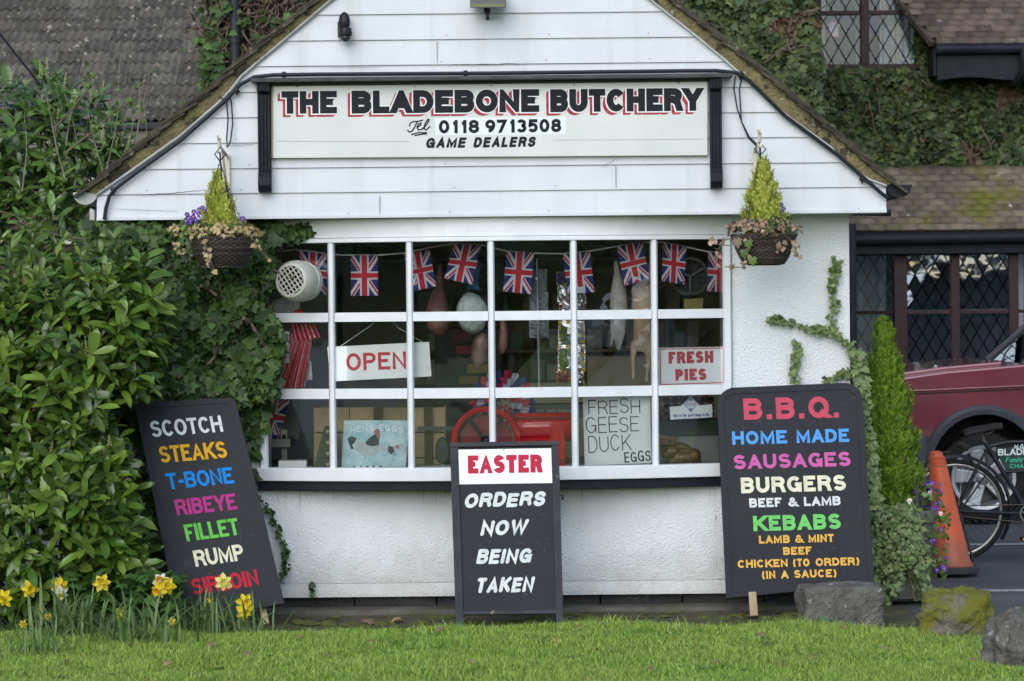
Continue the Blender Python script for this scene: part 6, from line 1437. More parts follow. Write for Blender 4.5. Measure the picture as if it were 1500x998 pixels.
fq = [[(438, 368), (478, 372), (479, 432), (440, 430)], [(514, 374), (553, 374), (554, 433), (514, 434)], [(592, 373), (629, 366), (639, 419), (601, 428)], [(664, 358), (704.6, 359), (692, 417), (651, 408)], [(742, 368), (782, 370), (778, 431), (737, 427)], [(824, 372.6), (864, 368), (871, 428), (832, 431)], [(903, 361.5), (941, 354.6), (951.7, 407.6), (915, 419)], [(971, 355), (1005.5, 361.5), (1003, 417), (969, 412)], [(1037, 369), (1072, 372), (1070, 429), (1036, 427)]]
for i, q in enumerate(fq): union(q, .36, i)
mb = MB(); mb.tube([P(a, b, .365) for a, b in [(385, 371), (430, 366), (455, 368), (480, 373), (514, 374), (553, 374), (592, 371), (628, 363), (664, 357), (705, 359), (742, 368), (782, 371), (824, 372), (864, 368), (903, 361), (941, 355), (971, 355), (1006, 362), (1037, 369), (1068, 373)]], (.004), 5); mb.build('tape', m_card, bt)
fb = thing('flag_bag', 'folded Union flag cloth at the lower left corner of the window', 'flag', P(400, 640, .55)); union([(383, 560), (425, 585), (408, 642), (374, 655)], .5, 44, 'cloth', fb)
# extractor fans
def disc_bars(c, ax, rad, n, a, w, h, mat, par, nm='grille_bar'):
    ax = Vector(ax).normalized(); s = ax.orthogonal().normalized() if abs(ax.z) > .9 else ax.cross(Vector((0, 0, 1))).normalized(); u = s.cross(ax)
    d = s * math.cos(a) + u * math.sin(a); e = s * -math.sin(a) + u * math.cos(a)
    for k in range(n):
        o = rad * (2 * (k + .5) / n - 1); L = math.sqrt(max(0, rad * rad - o * o))
        mb = MB(); mb.beam(c + e * o - d * L, c + e * o + d * L, w, h, ax); mb.build(nm, mat, par)
c = P(437, 412, .06); ax = Vector((-.42, -1, .06)).normalized()
ef = thing('extractor_fan', 'round cream extractor fan with square grille in the top left pane', 'fan', c)
m_crm = M('aged_white_plastic', (.50, .49, .43), (.40, .39, .34), 8, .45)
mb = MB(); mb.lathe([(.084, .098), (.086, .10), (.100, .096), (.116, .07), (.123, .02), (.118, -.03), (.117, -.032), (.1225, -.036), (.112, -.10), (.0, -.11)], c, ax, 32); mb.build('casing', m_crm, ef, smooth=True)
mb = MB(); mb.lathe([(.0, .02), (.085, .02), (.085, .098)], c, ax, 28); mb.build('dark_inside', m_blackp, ef)
disc_bars(c + ax * .094, ax, .084, 7, R(55), .006, .012, m_crm, ef); disc_bars(c + ax * .088, ax, .084, 6, R(-35), .006, .012, m_crm, ef)
c = P(1010, 405, .5); f2 = thing('round_vent', 'dark round vent with three spokes behind the top right pane', 'fan', c); m_dkg = M('vent_grey', (.085, .085, .08), (.06, .06, .055), 10, .5)
mb = MB(); mb.lathe([(.098, .03), (.103, .035), (.118, .03), (.12, .0), (.10, -.02), (.098, .03)], c, (0, -1, 0), 32); mb.build('ring', m_dkg, f2, smooth=True)
mb = MB(); mb.lathe([(0, 0), (.1, 0)], c + Vector((0, .03, 0)), (0, -1, 0), 24); mb.build('back', m_blackp, f2)
for k in range(3): a = R(90 + 120 * k + 180); mb = MB(); mb.beam(c + Vector((0, -.028, 0)), c + Vector((.1 * math.cos(a), -.028, .1 * math.sin(a))), .010, .008, (0, 1, 0)); mb.build('spoke', m_dkg, f2)
for k in range(14): a = R(360 / 14 * k); mb = MB(); u = Vector((math.cos(a), 0, math.sin(a))); v = Vector((-u.z, 0, u.x)); mb.add([c + u * .02, c + u * .095 - v * .006, c + u * .095 + v * .018 + Vector((0, .02, 0)), c + u * .02 + v * .008 + Vector((0, .015, 0))], [(0, 1, 2, 3)]); mb.build('blade', m_ind, f2)
t, pl = card('yellow_label', 'small dark yellow label hanging below the round vent', [(1002, 438), (1030, 437), (1030, 453), (1002, 454)], .48, M('yellow_label', (.22, .19, .03), None), cat='label')
# carrier bags
m_bagw = M('white_carrier', (.78, .82, .82), (.66, .70, .70), 14, .45, transl=.25); m_bagr = M('bag_red_stripe', (.80, .06, .09), (.65, .04, .06), 20, .45, transl=.2); m_bagp = M('bag_pale_stripe', (.86, .74, .74), (.80, .55, .58), 24, .45, transl=.2)
def pleat(par, nm, top, bot, Y, n, mats, amp=.02, seed=0, rows=5):
    r = random.Random(seed); mb = MB(); cols = []
    for i in range(n + 1):
        f = i / n; a = Vector(top[0]).lerp(Vector(top[1]), f); b = Vector(bot[0]).lerp(Vector(bot[1]), f); o = r.uniform(-amp, amp); cols.append([P(a.x + (b.x - a.x) * (k / rows), a.y + (b.y - a.y) * (k / rows) + (r.uniform(-2, 2) if k == rows else 0), Y + o * (.4 + k / rows) + r.uniform(-.003, .003)) for k in range(rows + 1)])
    for i in range(n):
        for k in range(rows): mb.add([cols[i][k], cols[i + 1][k], cols[i + 1][k + 1], cols[i][k + 1]], [(0, 1, 2, 3)], i % len(mats))
    return mb.build(nm, mats, par)
sb = thing('striped_bags', 'bunch of red and white striped carrier bags hanging at the left of the window', 'bags', P(430, 570, .33))
pleat(sb, 'bag', ((434, 488), (458, 492)), ((404, 566), (446, 570)), .33, 22, [m_bagr, m_bagp, m_bagr, m_bagr, m_bagp], .012, 1); pleat(sb, 'bag_ruff', ((425, 474), (463, 476)), ((431, 500), (472, 494)), .31, 18, [m_bagr, m_bagp, m_bagr], .02, 2); pleat(sb, 'bag', ((428, 486), (440, 488)), ((409, 520), (428, 528)), .34, 8, [m_bagr, m_bagp], .014, 3)
mb = MB(); mb.ball(P(438, 458, .32), .035, 8, sc=(1, .5, .6)); mb.build('knot', m_bagr, sb)
wb = thing('white_bags', 'crumpled white carrier bags with blue print behind the ivy edge', 'bags', P(410, 560, .37)); pleat(wb, 'bag', ((400, 440), (440, 430)), ((393, 468), (438, 462)), .36, 10, [m_bagw], .02, 4); pleat(wb, 'bag', ((402, 484), (425, 486)), ((392, 544), (414, 548)), .31, 10, [m_bagw], .012, 5); pleat(wb, 'bag', ((440, 520), (456, 530)), ((440, 560), (458, 556)), .37, 8, [m_bagw], .01, 6)
for k in range(4): mb = MB(); mb.tube([P(398 + k, 505 + 9 * k, .29), P(406, 503 + 9 * k, .29), P(415 - k, 506 + 9 * k, .29)], .0016, 4); mb.build('print_line', m_blu, wb)
mb = MB(); a = P(415, 487, .292); b = P(424, 532, .292); mb.bb(a.x, b.x, .29, .293, b.z, a.z); mb.build('label_tag', m_card, wb)
# crates, egg rack, shelf, box, lamb
m_crate = M('pale_crate_wood', (.55, .42, .22), (.42, .31, .16), 8, .7, rand=.15); m_crated = M('dark_batten', (.12, .08, .045), (.08, .055, .03), 12, .8)
cr = thing('wooden_crate', 'pale wooden crate standing on end behind the hens picture', 'crate', P(555, 700, .62))
for i, (y0, y1) in enumerate(((597, 633), (634.5, 670), (671.5, 703))):
    for j, (x0, x1) in enumerate(((460, 512), (513, 552), (553, 597), (598, 652))):
        a = P(x0, y1, .62); b = P(x1, y0, .62); mb = MB(); mb.bb(a.x, b.x - .002, .62 + .004 * ((i + j) % 2), .66, a.z, b.z); mb.build('plank', m_crate, cr, bev=.002)
for x in (554, 628): a = P(x - 5.5, 704, .6); b = P(x + 5.5, 597, .6); mb = MB(); mb.bb(a.x, b.x, .59, .615, a.z, b.z); mb.build('batten', m_crated, cr, bev=.002)
for (a_, b_) in ((460, 463), (650, 653)): a = P(a_, 703, .62); b = P(b_, 597, .62); mb = MB(); mb.bb(a.x, b.x, .665, .95, a.z, b.z); mb.build('side', m_crate, cr)
er = thing('egg_rack', 'tapering dark green wooden rack with heart cut-outs beside the crate', 'rack', P(478, 690, .5)); m_grn = M('rack_green', (.035, .06, .035), (.05, .075, .045), 10, .6)
for k in range(4):
    y0 = 624 + 16 * k; w = 6 + 4.2 * k; flatshape('step', [(481 - w, y0 + 2), (481 - w * .8, y0), (481 + w * .9, y0), (484 + w * .8, y0 + 15.5), (480 - w - 3, y0 + 15.5)], .50 - .012 * k, .03, m_grn, er, .002)
    flatshape('heart', [(477, y0 + 7), (479, y0 + 6), (480, y0 + 7), (481, y0 + 6), (483, y0 + 7), (480, y0 + 12)], .497 - .012 * k, .002, m_crate, er)
sf = thing('grey_shelf', 'grey painted shelf unit at the lower left of the window', 'shelf', P(405, 684, .55)); m_gs = M('grey_green_paint', (.20, .22, .19), (.16, .18, .155), 6, .5)
a, b = P(384, 656, .5), P(425, 643, .5); mb = MB(); mb.bb(a.x, b.x, .5, .8, a.z, b.z); mb.build('shelf_board', m_gs, sf, bev=.003); a, b = P(413, 690, .55), P(421, 656, .55); mb = MB(); mb.bb(a.x, b.x, .54, .58, a.z, b.z - .001); mb.build('leg', m_gs, sf, bev=.002)
a, b = P(415, 643, .9), P(438, 584, .9); mb = MB(); mb.bb(P(384, 600, .9).x, b.x, .9, .93, a.z, b.z + .02); mb.build('back_board', m_gs, sf)
wbx = thing('white_box', 'low pale box on the window shelf at the left corner', 'box', P(428, 684, .3)); a, b = P(408, 685, .3), P(449, 675, .3); mb = MB(); mb.bb(a.x, b.x, .3, .42, a.z - .02, b.z); mb.build('box_body', m_card, wbx, bev=.003)
lm = MB(); c = P(416, 633, .52); lm.ball(c, .026, 10, sc=(1, .7, .75)); lm.ball(c + Vector((-.028, -.005, .02)), .014, 8, sc=(1.2, .8, .8)); lm.ball(c + Vector((-.016, .01, .035)), .006, 6); lm.ball(c + Vector((-.02, -.015, .035)), .006, 6)
for dx in (-.015, .016):
    for dy in (-.008, .008): lm.tube([c + Vector((dx, dy, -.005)), c + Vector((dx, dy, -.04))], [.006, .005], 6)
tag(lm.build('lamb_figurine', M('lamb_white', (.42, .41, .36), (.30, .28, .25), 60, .8), remesh=.003), 'little white lamb figurine standing on the grey shelf', 'figurine')
# toothed rail, plaque
mb = MB(); flat = [(611, 625), (668, 625), (668, 629)] + [(668 - 3.6 * k - (1.8 if h else 0), 632 if h else 629) for k in range(15) for h in (0, 1)] + [(611, 629)]
tr = thing('toothed_rail', 'grey metal rail with teeth in front of the crate', 'rail', P(640, 632, .5)); flatshape('rail_bar', flat, .5, .01, m_dkg, tr)
pq = thing('oval_plaque', 'dark green oval plaque hanging on the crate', 'plaque', P(648, 680, .52)); mb = MB(); c = P(648, 660, .53); mb.lathe([(0, .012), (.036, .01), (.042, .004), (.043, 0)], c, (0, -1, 0), 24, sc=(1, 1)); o = mb.build('plate', m_grn, pq, smooth=True); o.scale = (1.0, 1, 1.9)
mb = MB(); mb.lathe([(0, .002), (.02, 0)], c + Vector((0, -.014, .01)), (0, -1, 0), 18); mb.build('motif', M('plaque_blue', (.04, .04, .10), None), pq)
mb = MB(); mb.ball(P(648, 682, .5), .006, 6); mb.build('drop', m_card, pq)
# red slicer / flywheel
m_red = M('glossy_red_enamel', (.68, .010, .02), (.58, .008, .016), 8, .18, coat=.5); m_redk = M('dull_red_enamel', (.20, .01, .012), None, rough=.4); m_iron = M('black_iron', (.03, .032, .034), (.045, .045, .045), 20, .35, metal=.3)
sl_ = thing('red_slicer', 'glossy red antique meat slicer with a spoked flywheel', 'slicer', P(745, 700, .5))
c = P(712, 646, .42); rr = 50.5 / 243
mb = MB(); mb.lathe([(rr - .030, -.012), (rr - .034, 0), (rr - .030, .012), (rr - .014, .02), (rr, .012), (rr, -.012), (rr - .014, -.02), (rr - .030, -.012)], c, (0, -1, 0), 48); mb.build('flywheel_rim', m_red, sl_, smooth=True)
for k in range(5): a = R(90 + 72 * k + 38); mb = MB(); mb.tube([c + Vector((.01 * math.cos(a), 0, .01 * math.sin(a))), c + Vector(((rr - .03) * math.cos(a), 0, (rr - .03) * math.sin(a)))], [.012, .008], 8); mb.build('spoke', m_iron, sl_, smooth=True)
mb = MB(); mb.lathe([(0, .04), (.018, .04), (.02, .03), (.032, .015), (.032, -.02), (0, -.02)], c, (0, -1, 0), 18); mb.build('hub', m_iron, sl_, smooth=True)
mb = MB(); mb.lathe([(0, 0), (rr - .05, 0), (rr - .05, -.06), (0, -.06)], c + Vector((0, .06, 0)), (0, -1, 0), 36); mb.build('gear_cover', m_redk, sl_, smooth=True)
a, b = P(757, 626, .56), P(836, 626, .56); h = 21 / 243; mb = MB(); mb.lathe([(0, 0), (h, 0), (h + .002, .004), (h + .002, b.x - a.x - .01), (h - .004, b.x - a.x), (0, b.x - a.x)], a, (1, 0, 0), 28); mb.build('drum', m_red, sl_, smooth=True)
a, b = P(755, 705, .5), P(822, 628, .5); mb = MB(); mb.bb(a.x, b.x, .50, .66, a.z, b.z); mb.build('body_casting', m_red, sl_, bev=.012)
flatshape('side_cheek', [(805, 622), (810, 621), (820, 622), (828, 632), (828, 705), (810, 705), (808, 640)], .462, .03, m_red, sl_, .006)
a, b = P(757, 613, .4), P(834, 613, .4); mb = MB(); mb.tube([(a.x, .468, a.z), (b.x, .468, b.z)], .006, 8); mb.build('rod', m_redk, sl_)
c2 = P(823, 676, .455); mb = MB(); mb.lathe([(.008, .004), (.014, .004), (.014, 0)], c2, (0, -1, 0), 16); mb.build('knob', m_redk, sl_)
# rosette
ro = thing('ruffle_rosette', 'red, white and blue ruffled rosette above the red slicer', 'rosette', P(736, 610, .6)); c = P(737, 590, .62); r = random.Random(9)
for ring, (rad, cnt) in enumerate(((.19, 22), (.15, 20), (.11, 16), (.07, 11), (.03, 6))):
    mb = MB()
    for k in range(cnt):
        a = 6.283 * k / cnt + ring * .3; mi = (k + ring) % 3 if ring < 3 else (1 if (k + ring) % 3 == 0 else 2); u = Vector((math.cos(a), 0, math.sin(a))) * rad + Vector((0, -.02 * ring, 0)); v = Vector((-math.sin(a), 0, math.cos(a))); n = 5; pts = []
        for q in range(n + 1): f = q / n * math.pi; pts.append(c + u * (.94 + .12 * math.sin(f) + r.uniform(-.03, .05)) + v * (.024 * math.cos(f)) + Vector((0, r.uniform(-.02, .01), 0)))
        mb.add([c + u * .55 + Vector((0, .02, 0))] + pts, [(0, i + 1, i + 2) for i in range(n)], mi)
    mb.build('ruffle', [M('ruffle_blue', (.03, .05, .20), None, transl=.2), M('ruffle_white', (.52, .50, .62), None, transl=.2), M('ruffle_red', (.50, .04, .08), None, transl=.2)], ro)
# hanging strut and packets
st = thing('pale_rod', 'thin pale metal rod hanging behind the fourth pane column', 'rod', P(789, 572, .5)); mb = MB(); mb.tube([P(786, 379, .5), P(788, 470, .5), P(790, 573, .5)], .006, 8); mb.build('rod_bar', M('galvanised', (.40, .43, .44), None, rough=.4, metal=.4), st)
mb = MB(); mb.ball(P(786, 408, .49), .01, 6); mb.build('clip', m_card, st)
def packet(par, x0, y0, x1, y1, Y, mat, seed, nm='packet', trim=None, nx=7, amp=.012):
    r = random.Random(seed); mb = MB(); g = []
    for j in range(nx + 1):
        row = []
        for i in range(nx + 1):
            u, v = i / nx, j / nx; puff = .022 * math.sin(u * math.pi) ** .6 * math.sin(v * math.pi) ** .6; n = amp * (r.random() - .5) * (1 if 0 < i < nx and 0 < j < nx else .3)
            row.append(P(x0 + (x1 - x0) * u + r.uniform(-.6, .6), y0 + (y1 - y0) * v + r.uniform(-.6, .6), Y - puff + n))
        g.append(row)
    for j in range(nx):
        for i in range(nx): mb.add([g[j][i], g[j][i + 1], g[j + 1][i + 1], g[j + 1][i]], [(0, 1, 2, 3)], 1 if trim and (i == 0 or i == nx - 1 or j == 0) and (i + j) % 2 == 0 else 0)
    mb.add([g[0][0], g[0][nx], g[nx][nx], g[nx][0]], [(3, 2, 1, 0)], 0)
    return mb.build(nm, [mat] + ([trim] if trim else []), par)
m_foil = M('silver_foil', (.50, .51, .53), (.70, .71, .72), 90, .18, metal=.9, bump=.6, bscale=120, bdist=.004)
cp = thing('snack_packets', 'strip of shiny silver snack packets hanging behind the fourth and fifth pane columns', 'packets', P(840, 568, .42)); m_pg = M('packet_green', (.12, .19, .03), None, rough=.3); m_py = M('packet_yellow', (.55, .38, .02), None, rough=.3); m_pp = M('packet_purple', (.05, .015, .09), None, rough=.3); m_pr = M('packet_maroon', (.16, .02, .03), None, rough=.3)
for k, (x0, y0, x1, y1, mt, tm) in enumerate([(815, 398, 826, 418, m_pp, m_pg), (817, 415, 836, 442, m_foil, m_pg), (819, 440, 856, 462, m_foil, m_pr), (818, 470, 856, 503, m_foil, m_py), (822, 478, 832, 500, m_pg, None), (817, 505, 857, 545, m_foil, m_py), (820, 512, 832, 540, m_pg, None), (815, 544, 836, 560, m_pr, m_py), (842, 544, 855, 568, m_foil, m_py), (848, 425, 858, 445, m_foil, m_pr)]): packet(cp, x0, y0, x1, y1, .40 - (.012 if mt is m_pg else 0), mt, k, trim=tm)
bp = thing('sachet_strip', 'strip of grey see-through sachets hanging behind the pale rod', 'packets', P(788, 495, .56)); m_sa = M('sachet_grey', (.22, .26, .29), (.34, .38, .41), 50, .35, transl=.2, bump=.4, bscale=90)
for k, (y0, y1, x0, x1) in enumerate([(394, 427, 780, 801), (428, 456, 776, 803), (457, 478, 775, 804), (474, 495, 775, 804)]): packet(bp, x0, y0, x1, y1, .56 - .002 * k, m_sa, 20 + k, amp=.02)
# meat and game
m_fur = M('grey_fur', (.36, .34, .31), (.50, .47, .44), 24, .95, bump=.8, bscale=160, bdist=.006); m_furb = M('brown_cream_fur', (.66, .56, .40), (.46, .28, .14), 5, .95, bump=.8, bscale=160, bdist=.006); m_meat = M('dark_cured_meat', (.26, .12, .09), (.15, .075, .06), 14, .5, spot=((.36, .24, .18), 9, .60, .1)); m_meat2 = M('wrapped_meat', (.30, .20, .17), (.18, .10, .08), 14, .35)
def limb(mb, pts, rads, n=12): mb.tube([P(*q) for q in pts], rads, n)
mb = MB(); limb(mb, [(645, 385, .7), (644, 410, .7), (642, 430, .68), (641, 455, .66), (642, 480, .66), (645, 492, .66)], [.018, .024, .045, .075, .07, .02])
tag(mb.build('hanging_ham', m_meat, smooth=80, remesh=.012), 'dark cured leg of meat hanging behind the third pane column', 'meat')
mb = MB(); limb(mb, [(706, 488, .66), (704, 505, .66), (702, 525, .66), (698, 540, .66)], [.03, .055, .05, .015]); tag(mb.build('hanging_joint', m_meat2, smooth=30), 'small wrapped joint of meat hanging below the clear bag', 'meat')
mb = MB(); limb(mb, [(737, 470, .7), (738, 490, .7), (737, 510, .7), (735, 520, .7)], [.02, .03, .03, .01]); tag(mb.build('hanging_joint', m_meat, smooth=80, remesh=.01), 'narrow dark joint of meat hanging beside the middle mullion', 'meat')
cbg = thing('poultry_bag', 'pale bird in a clear bag with blue twisted neck behind the third pane column', 'bag', P(693, 492, .55))
mb = MB(); mb.ball(P(692, 458, .56), .095, 26, sc=(1.0, .75, 1.32)); cc = P(692, 458, .56); mb.v = [tuple(cc + (Vector(v) - cc) * (1 + .16 * mnoise.noise(Vector(v) * 9) + .10 * abs(mnoise.noise(Vector(v) * 26)) - .25 * max(0, (v[2] - cc.z - .07)) / .05 * .4)) for v in mb.v]; mb.build('pale_bird', M('pale_skin_plastic', (.56, .63, .58), (.44, .54, .54), 16, .25, bump=.9, bscale=45, bdist=.02), cbg, smooth=30)
mb = MB(); limb(mb, [(697, 385, .53), (699, 400, .53), (696, 412, .53), (694, 424, .53)], [.045, .018, .022, .05], 10); mb.build('twisted_neck', M('blue_plastic', (.05, .17, .33), (.12, .28, .42), 20, .2, bump=.8, bscale=50, bdist=.01, transl=.3), cbg, smooth=80)
def game(name, lab, mat, body, legs, head=None):
    mb = MB(); limb(mb, *body)
    for l in legs: limb(mb, *l, 8)
    if head: head(mb)
    return tag(mb.build(name, mat, smooth=80, remesh=.008), lab, 'game')
def hd(mb): 
    c = P(906, 508, .5); mb.ball(c, .020, 10, sc=(.9, 1, 1.35)); mb.tube([c + Vector((.012, 0, .012)), c + Vector((.028, 0, .06))], [.006, .009], 6); mb.tube([c + Vector((-.012, 0, .012)), c + Vector((-.02, 0, .055))], [.006, .009], 6)
game('hanging_rabbit', 'grey rabbit hung head down behind the fifth pane column', m_fur, ([(902, 382, .52), (904, 400, .52), (906, 425, .52), (906, 450, .52), (905, 475, .52), (906, 495, .5), (906, 506, .5)], [.014, .022, .048, .056, .05, .028, .018]), [([(898, 470, .5), (896, 492, .49), (895, 508, .48)], [.018, .010, .008]), ([(912, 470, .5), (914, 488, .49), (909, 505, .48)], [.018, .010, .008])], hd)
game('hanging_hare', 'brown and cream hare hung beside the grey rabbit behind the fifth pane column', m_furb, ([(940, 385, .56), (941, 410, .56), (941, 440, .56), (940, 470, .56), (941, 500, .56), (941, 516, .56)], [.045, .066, .064, .052, .058, .03]), [([(930, 500, .54), (927, 525, .53), (928, 545, .52), (927, 556, .5)], [.03, .016, .012, .013]), ([(948, 502, .54), (950, 528, .53), (948, 548, .52), (947, 560, .5)], [.03, .016, .012, .013])])
# eggs, block, hare carving, green mat, counter
et = thing('egg_trays', 'stack of grey cardboard egg trays with brown eggs in the bottom right pane', 'egg trays', P(1010, 620, .7)); m_pulp = M('egg_tray_pulp', (.17, .14, .135), (.13, .105, .10), 14, .95); m_egg = M('egg_brown', (.34, .17, .10), (.42, .24, .15), 10, .5, rand=.2)
for row, yb in enumerate((588, 598, 610, 619)):
    mb = MB(); xs = [962 + 6.5 * k for k in range(14)]; top = [P(x, yb - (5 if k % 2 else 0), .6 + .01 * row) for k, x in enumerate(xs)]; bot = [P(x, yb + (1 if k % 2 else 5), .6 + .01 * row) for k, x in enumerate(xs)]
    for k in range(13): mb.add([top[k], top[k + 1], bot[k + 1], bot[k]], [(0, 1, 2, 3)]); mb.add([top[k], top[k + 1], top[k + 1] + Vector((0, .3, 0)), top[k] + Vector((0, .3, 0))], [(0, 1, 2, 3)])
    mb.build('tray', m_pulp, et)
    if row in (0, 2, 3):
        for k in range(6): mb = MB(); mb.ball(P(970 + 13 * k, yb - 6, .63 + .01 * row), .020, 8, sc=(.85, .85, 1.1)); mb.build('egg', m_egg, et, smooth=True)
t, pl = card('green_ledge', 'dark green ledge under the egg trays', [(955, 617), (1062, 614), (1062, 636), (955, 640)], .55, M('ledge_green', (.02, .055, .03), None, rough=.4), .2, 'ledge')
t, pl = card('white_counter', 'pale counter front behind the carved hare', [(955, 640.5), (1062, 636.5), (1062, 700), (955, 700)], .58, M('counter_white', (.30, .32, .30), None, rough=.4), .05, 'counter')
t, pl = card('number_block', 'brown wooden block with the number 61 behind the carved hare', [(962, 636), (992, 640), (992, 652), (962, 652)], .46, M('block_wood', (.20, .13, .07), None, rough=.6), .03, 'block', .002)
textobj('lettering', t, m_pen, pl, '61', 978.5, 650.5, 988.5, 650.8, 7.5, 1.8, off=.001); textobj('lettering', t, m_pen, pl, '1', 966.5, 651, 970.5, 651, 9, 1.8, off=.001)
mb = MB(); c = P(1000, 668, .38); s = 1 / 243.
def hb_(x, y, r_, sc, dy=0): mb.ball(P(x, y, .38 + dy), r_ * s, 12, sc=sc)
hb_(1000, 670, 17, (1.35, .7, .62)); hb_(1016, 668, 11, (1.05, .9, 1.05), -.01); hb_(983, 662, 10.5, (1.15, .75, .9), -.02); hb_(975, 667, 6, (1.2, .9, .85), -.025); hb_(985, 676, 7, (1.4, .8, .6), -.02); hb_(1022, 676, 6, (1, .9, .7), 0)
mb.tube([P(986, 656, .375), P(996, 653.5, .37), P(1008, 657, .375), P(1014, 661, .38)], [.012, .024, .022, .008], 8); mb.tube([P(984, 655, .40), P(994, 651.5, .405), P(1006, 654, .41)], [.008, .014, .006], 8)
fg = mb.build('hare_figurine', M('carved_bronze', (.22, .14, .055), (.13, .08, .035), 18, .35, metal=.3, bump=.3), remesh=.0035); tag(fg, 'crouching brown carved hare on the window shelf at bottom right', 'figurine')
mb = MB(); mb.ball(P(983, 660, .345), .0045, 6); mb.build('eye', m_blackp, fg)
t, pl = card('half_hidden_label', 'white lettering half hidden by the sill below the hens picture', [(517, 683), (560, 683), (560, 690), (517, 690)], .235, m_black, .004, 'label'); textobj('lettering', t, m_card, pl, 'EGGS', 521, 691, 556, 690.6, 8, 1.6, off=.001)
t, pl = card('till_top', 'long grey grille-fronted appliance behind the red slicer', [(778, 594), (856, 592), (856, 612), (778, 614)], .9, m_dkg, .3, 'appliance')
for k in range(4): flatshape('slot', [(783 + 17 * k, 600), (797 + 17 * k, 599.6), (797 + 17 * k, 604), (783 + 17 * k, 604.4)], .895, .004, m_gs, t)
for k, (x0, x1, y0, y1, c_) in enumerate([(668, 716, 506, 518, (.20, .03, .03)), (684, 722, 534, 546, (.22, .16, .03)), (704, 722, 520, 530, (.05, .16, .05)), (672, 700, 552, 562, (.18, .12, .02)), (664, 690, 486, 500, (.10, .02, .02))]):
    t, pl = card('coloured_stock', ['red strip of stock on the dark rack behind the middle panes', 'yellow strip of stock low on the dark rack behind the middle panes', 'green packet on the dark rack behind the middle panes', 'lowest mustard strip on the dark rack behind the middle panes', 'dull red packet beside the hanging bag'][k], [(x0, y0), (x1, y0 - 1), (x1, y1), (x0, y1 + 1)], 1.6, M('stock_%s' % 'abcde'[k], c_, None), .08, 'stock')
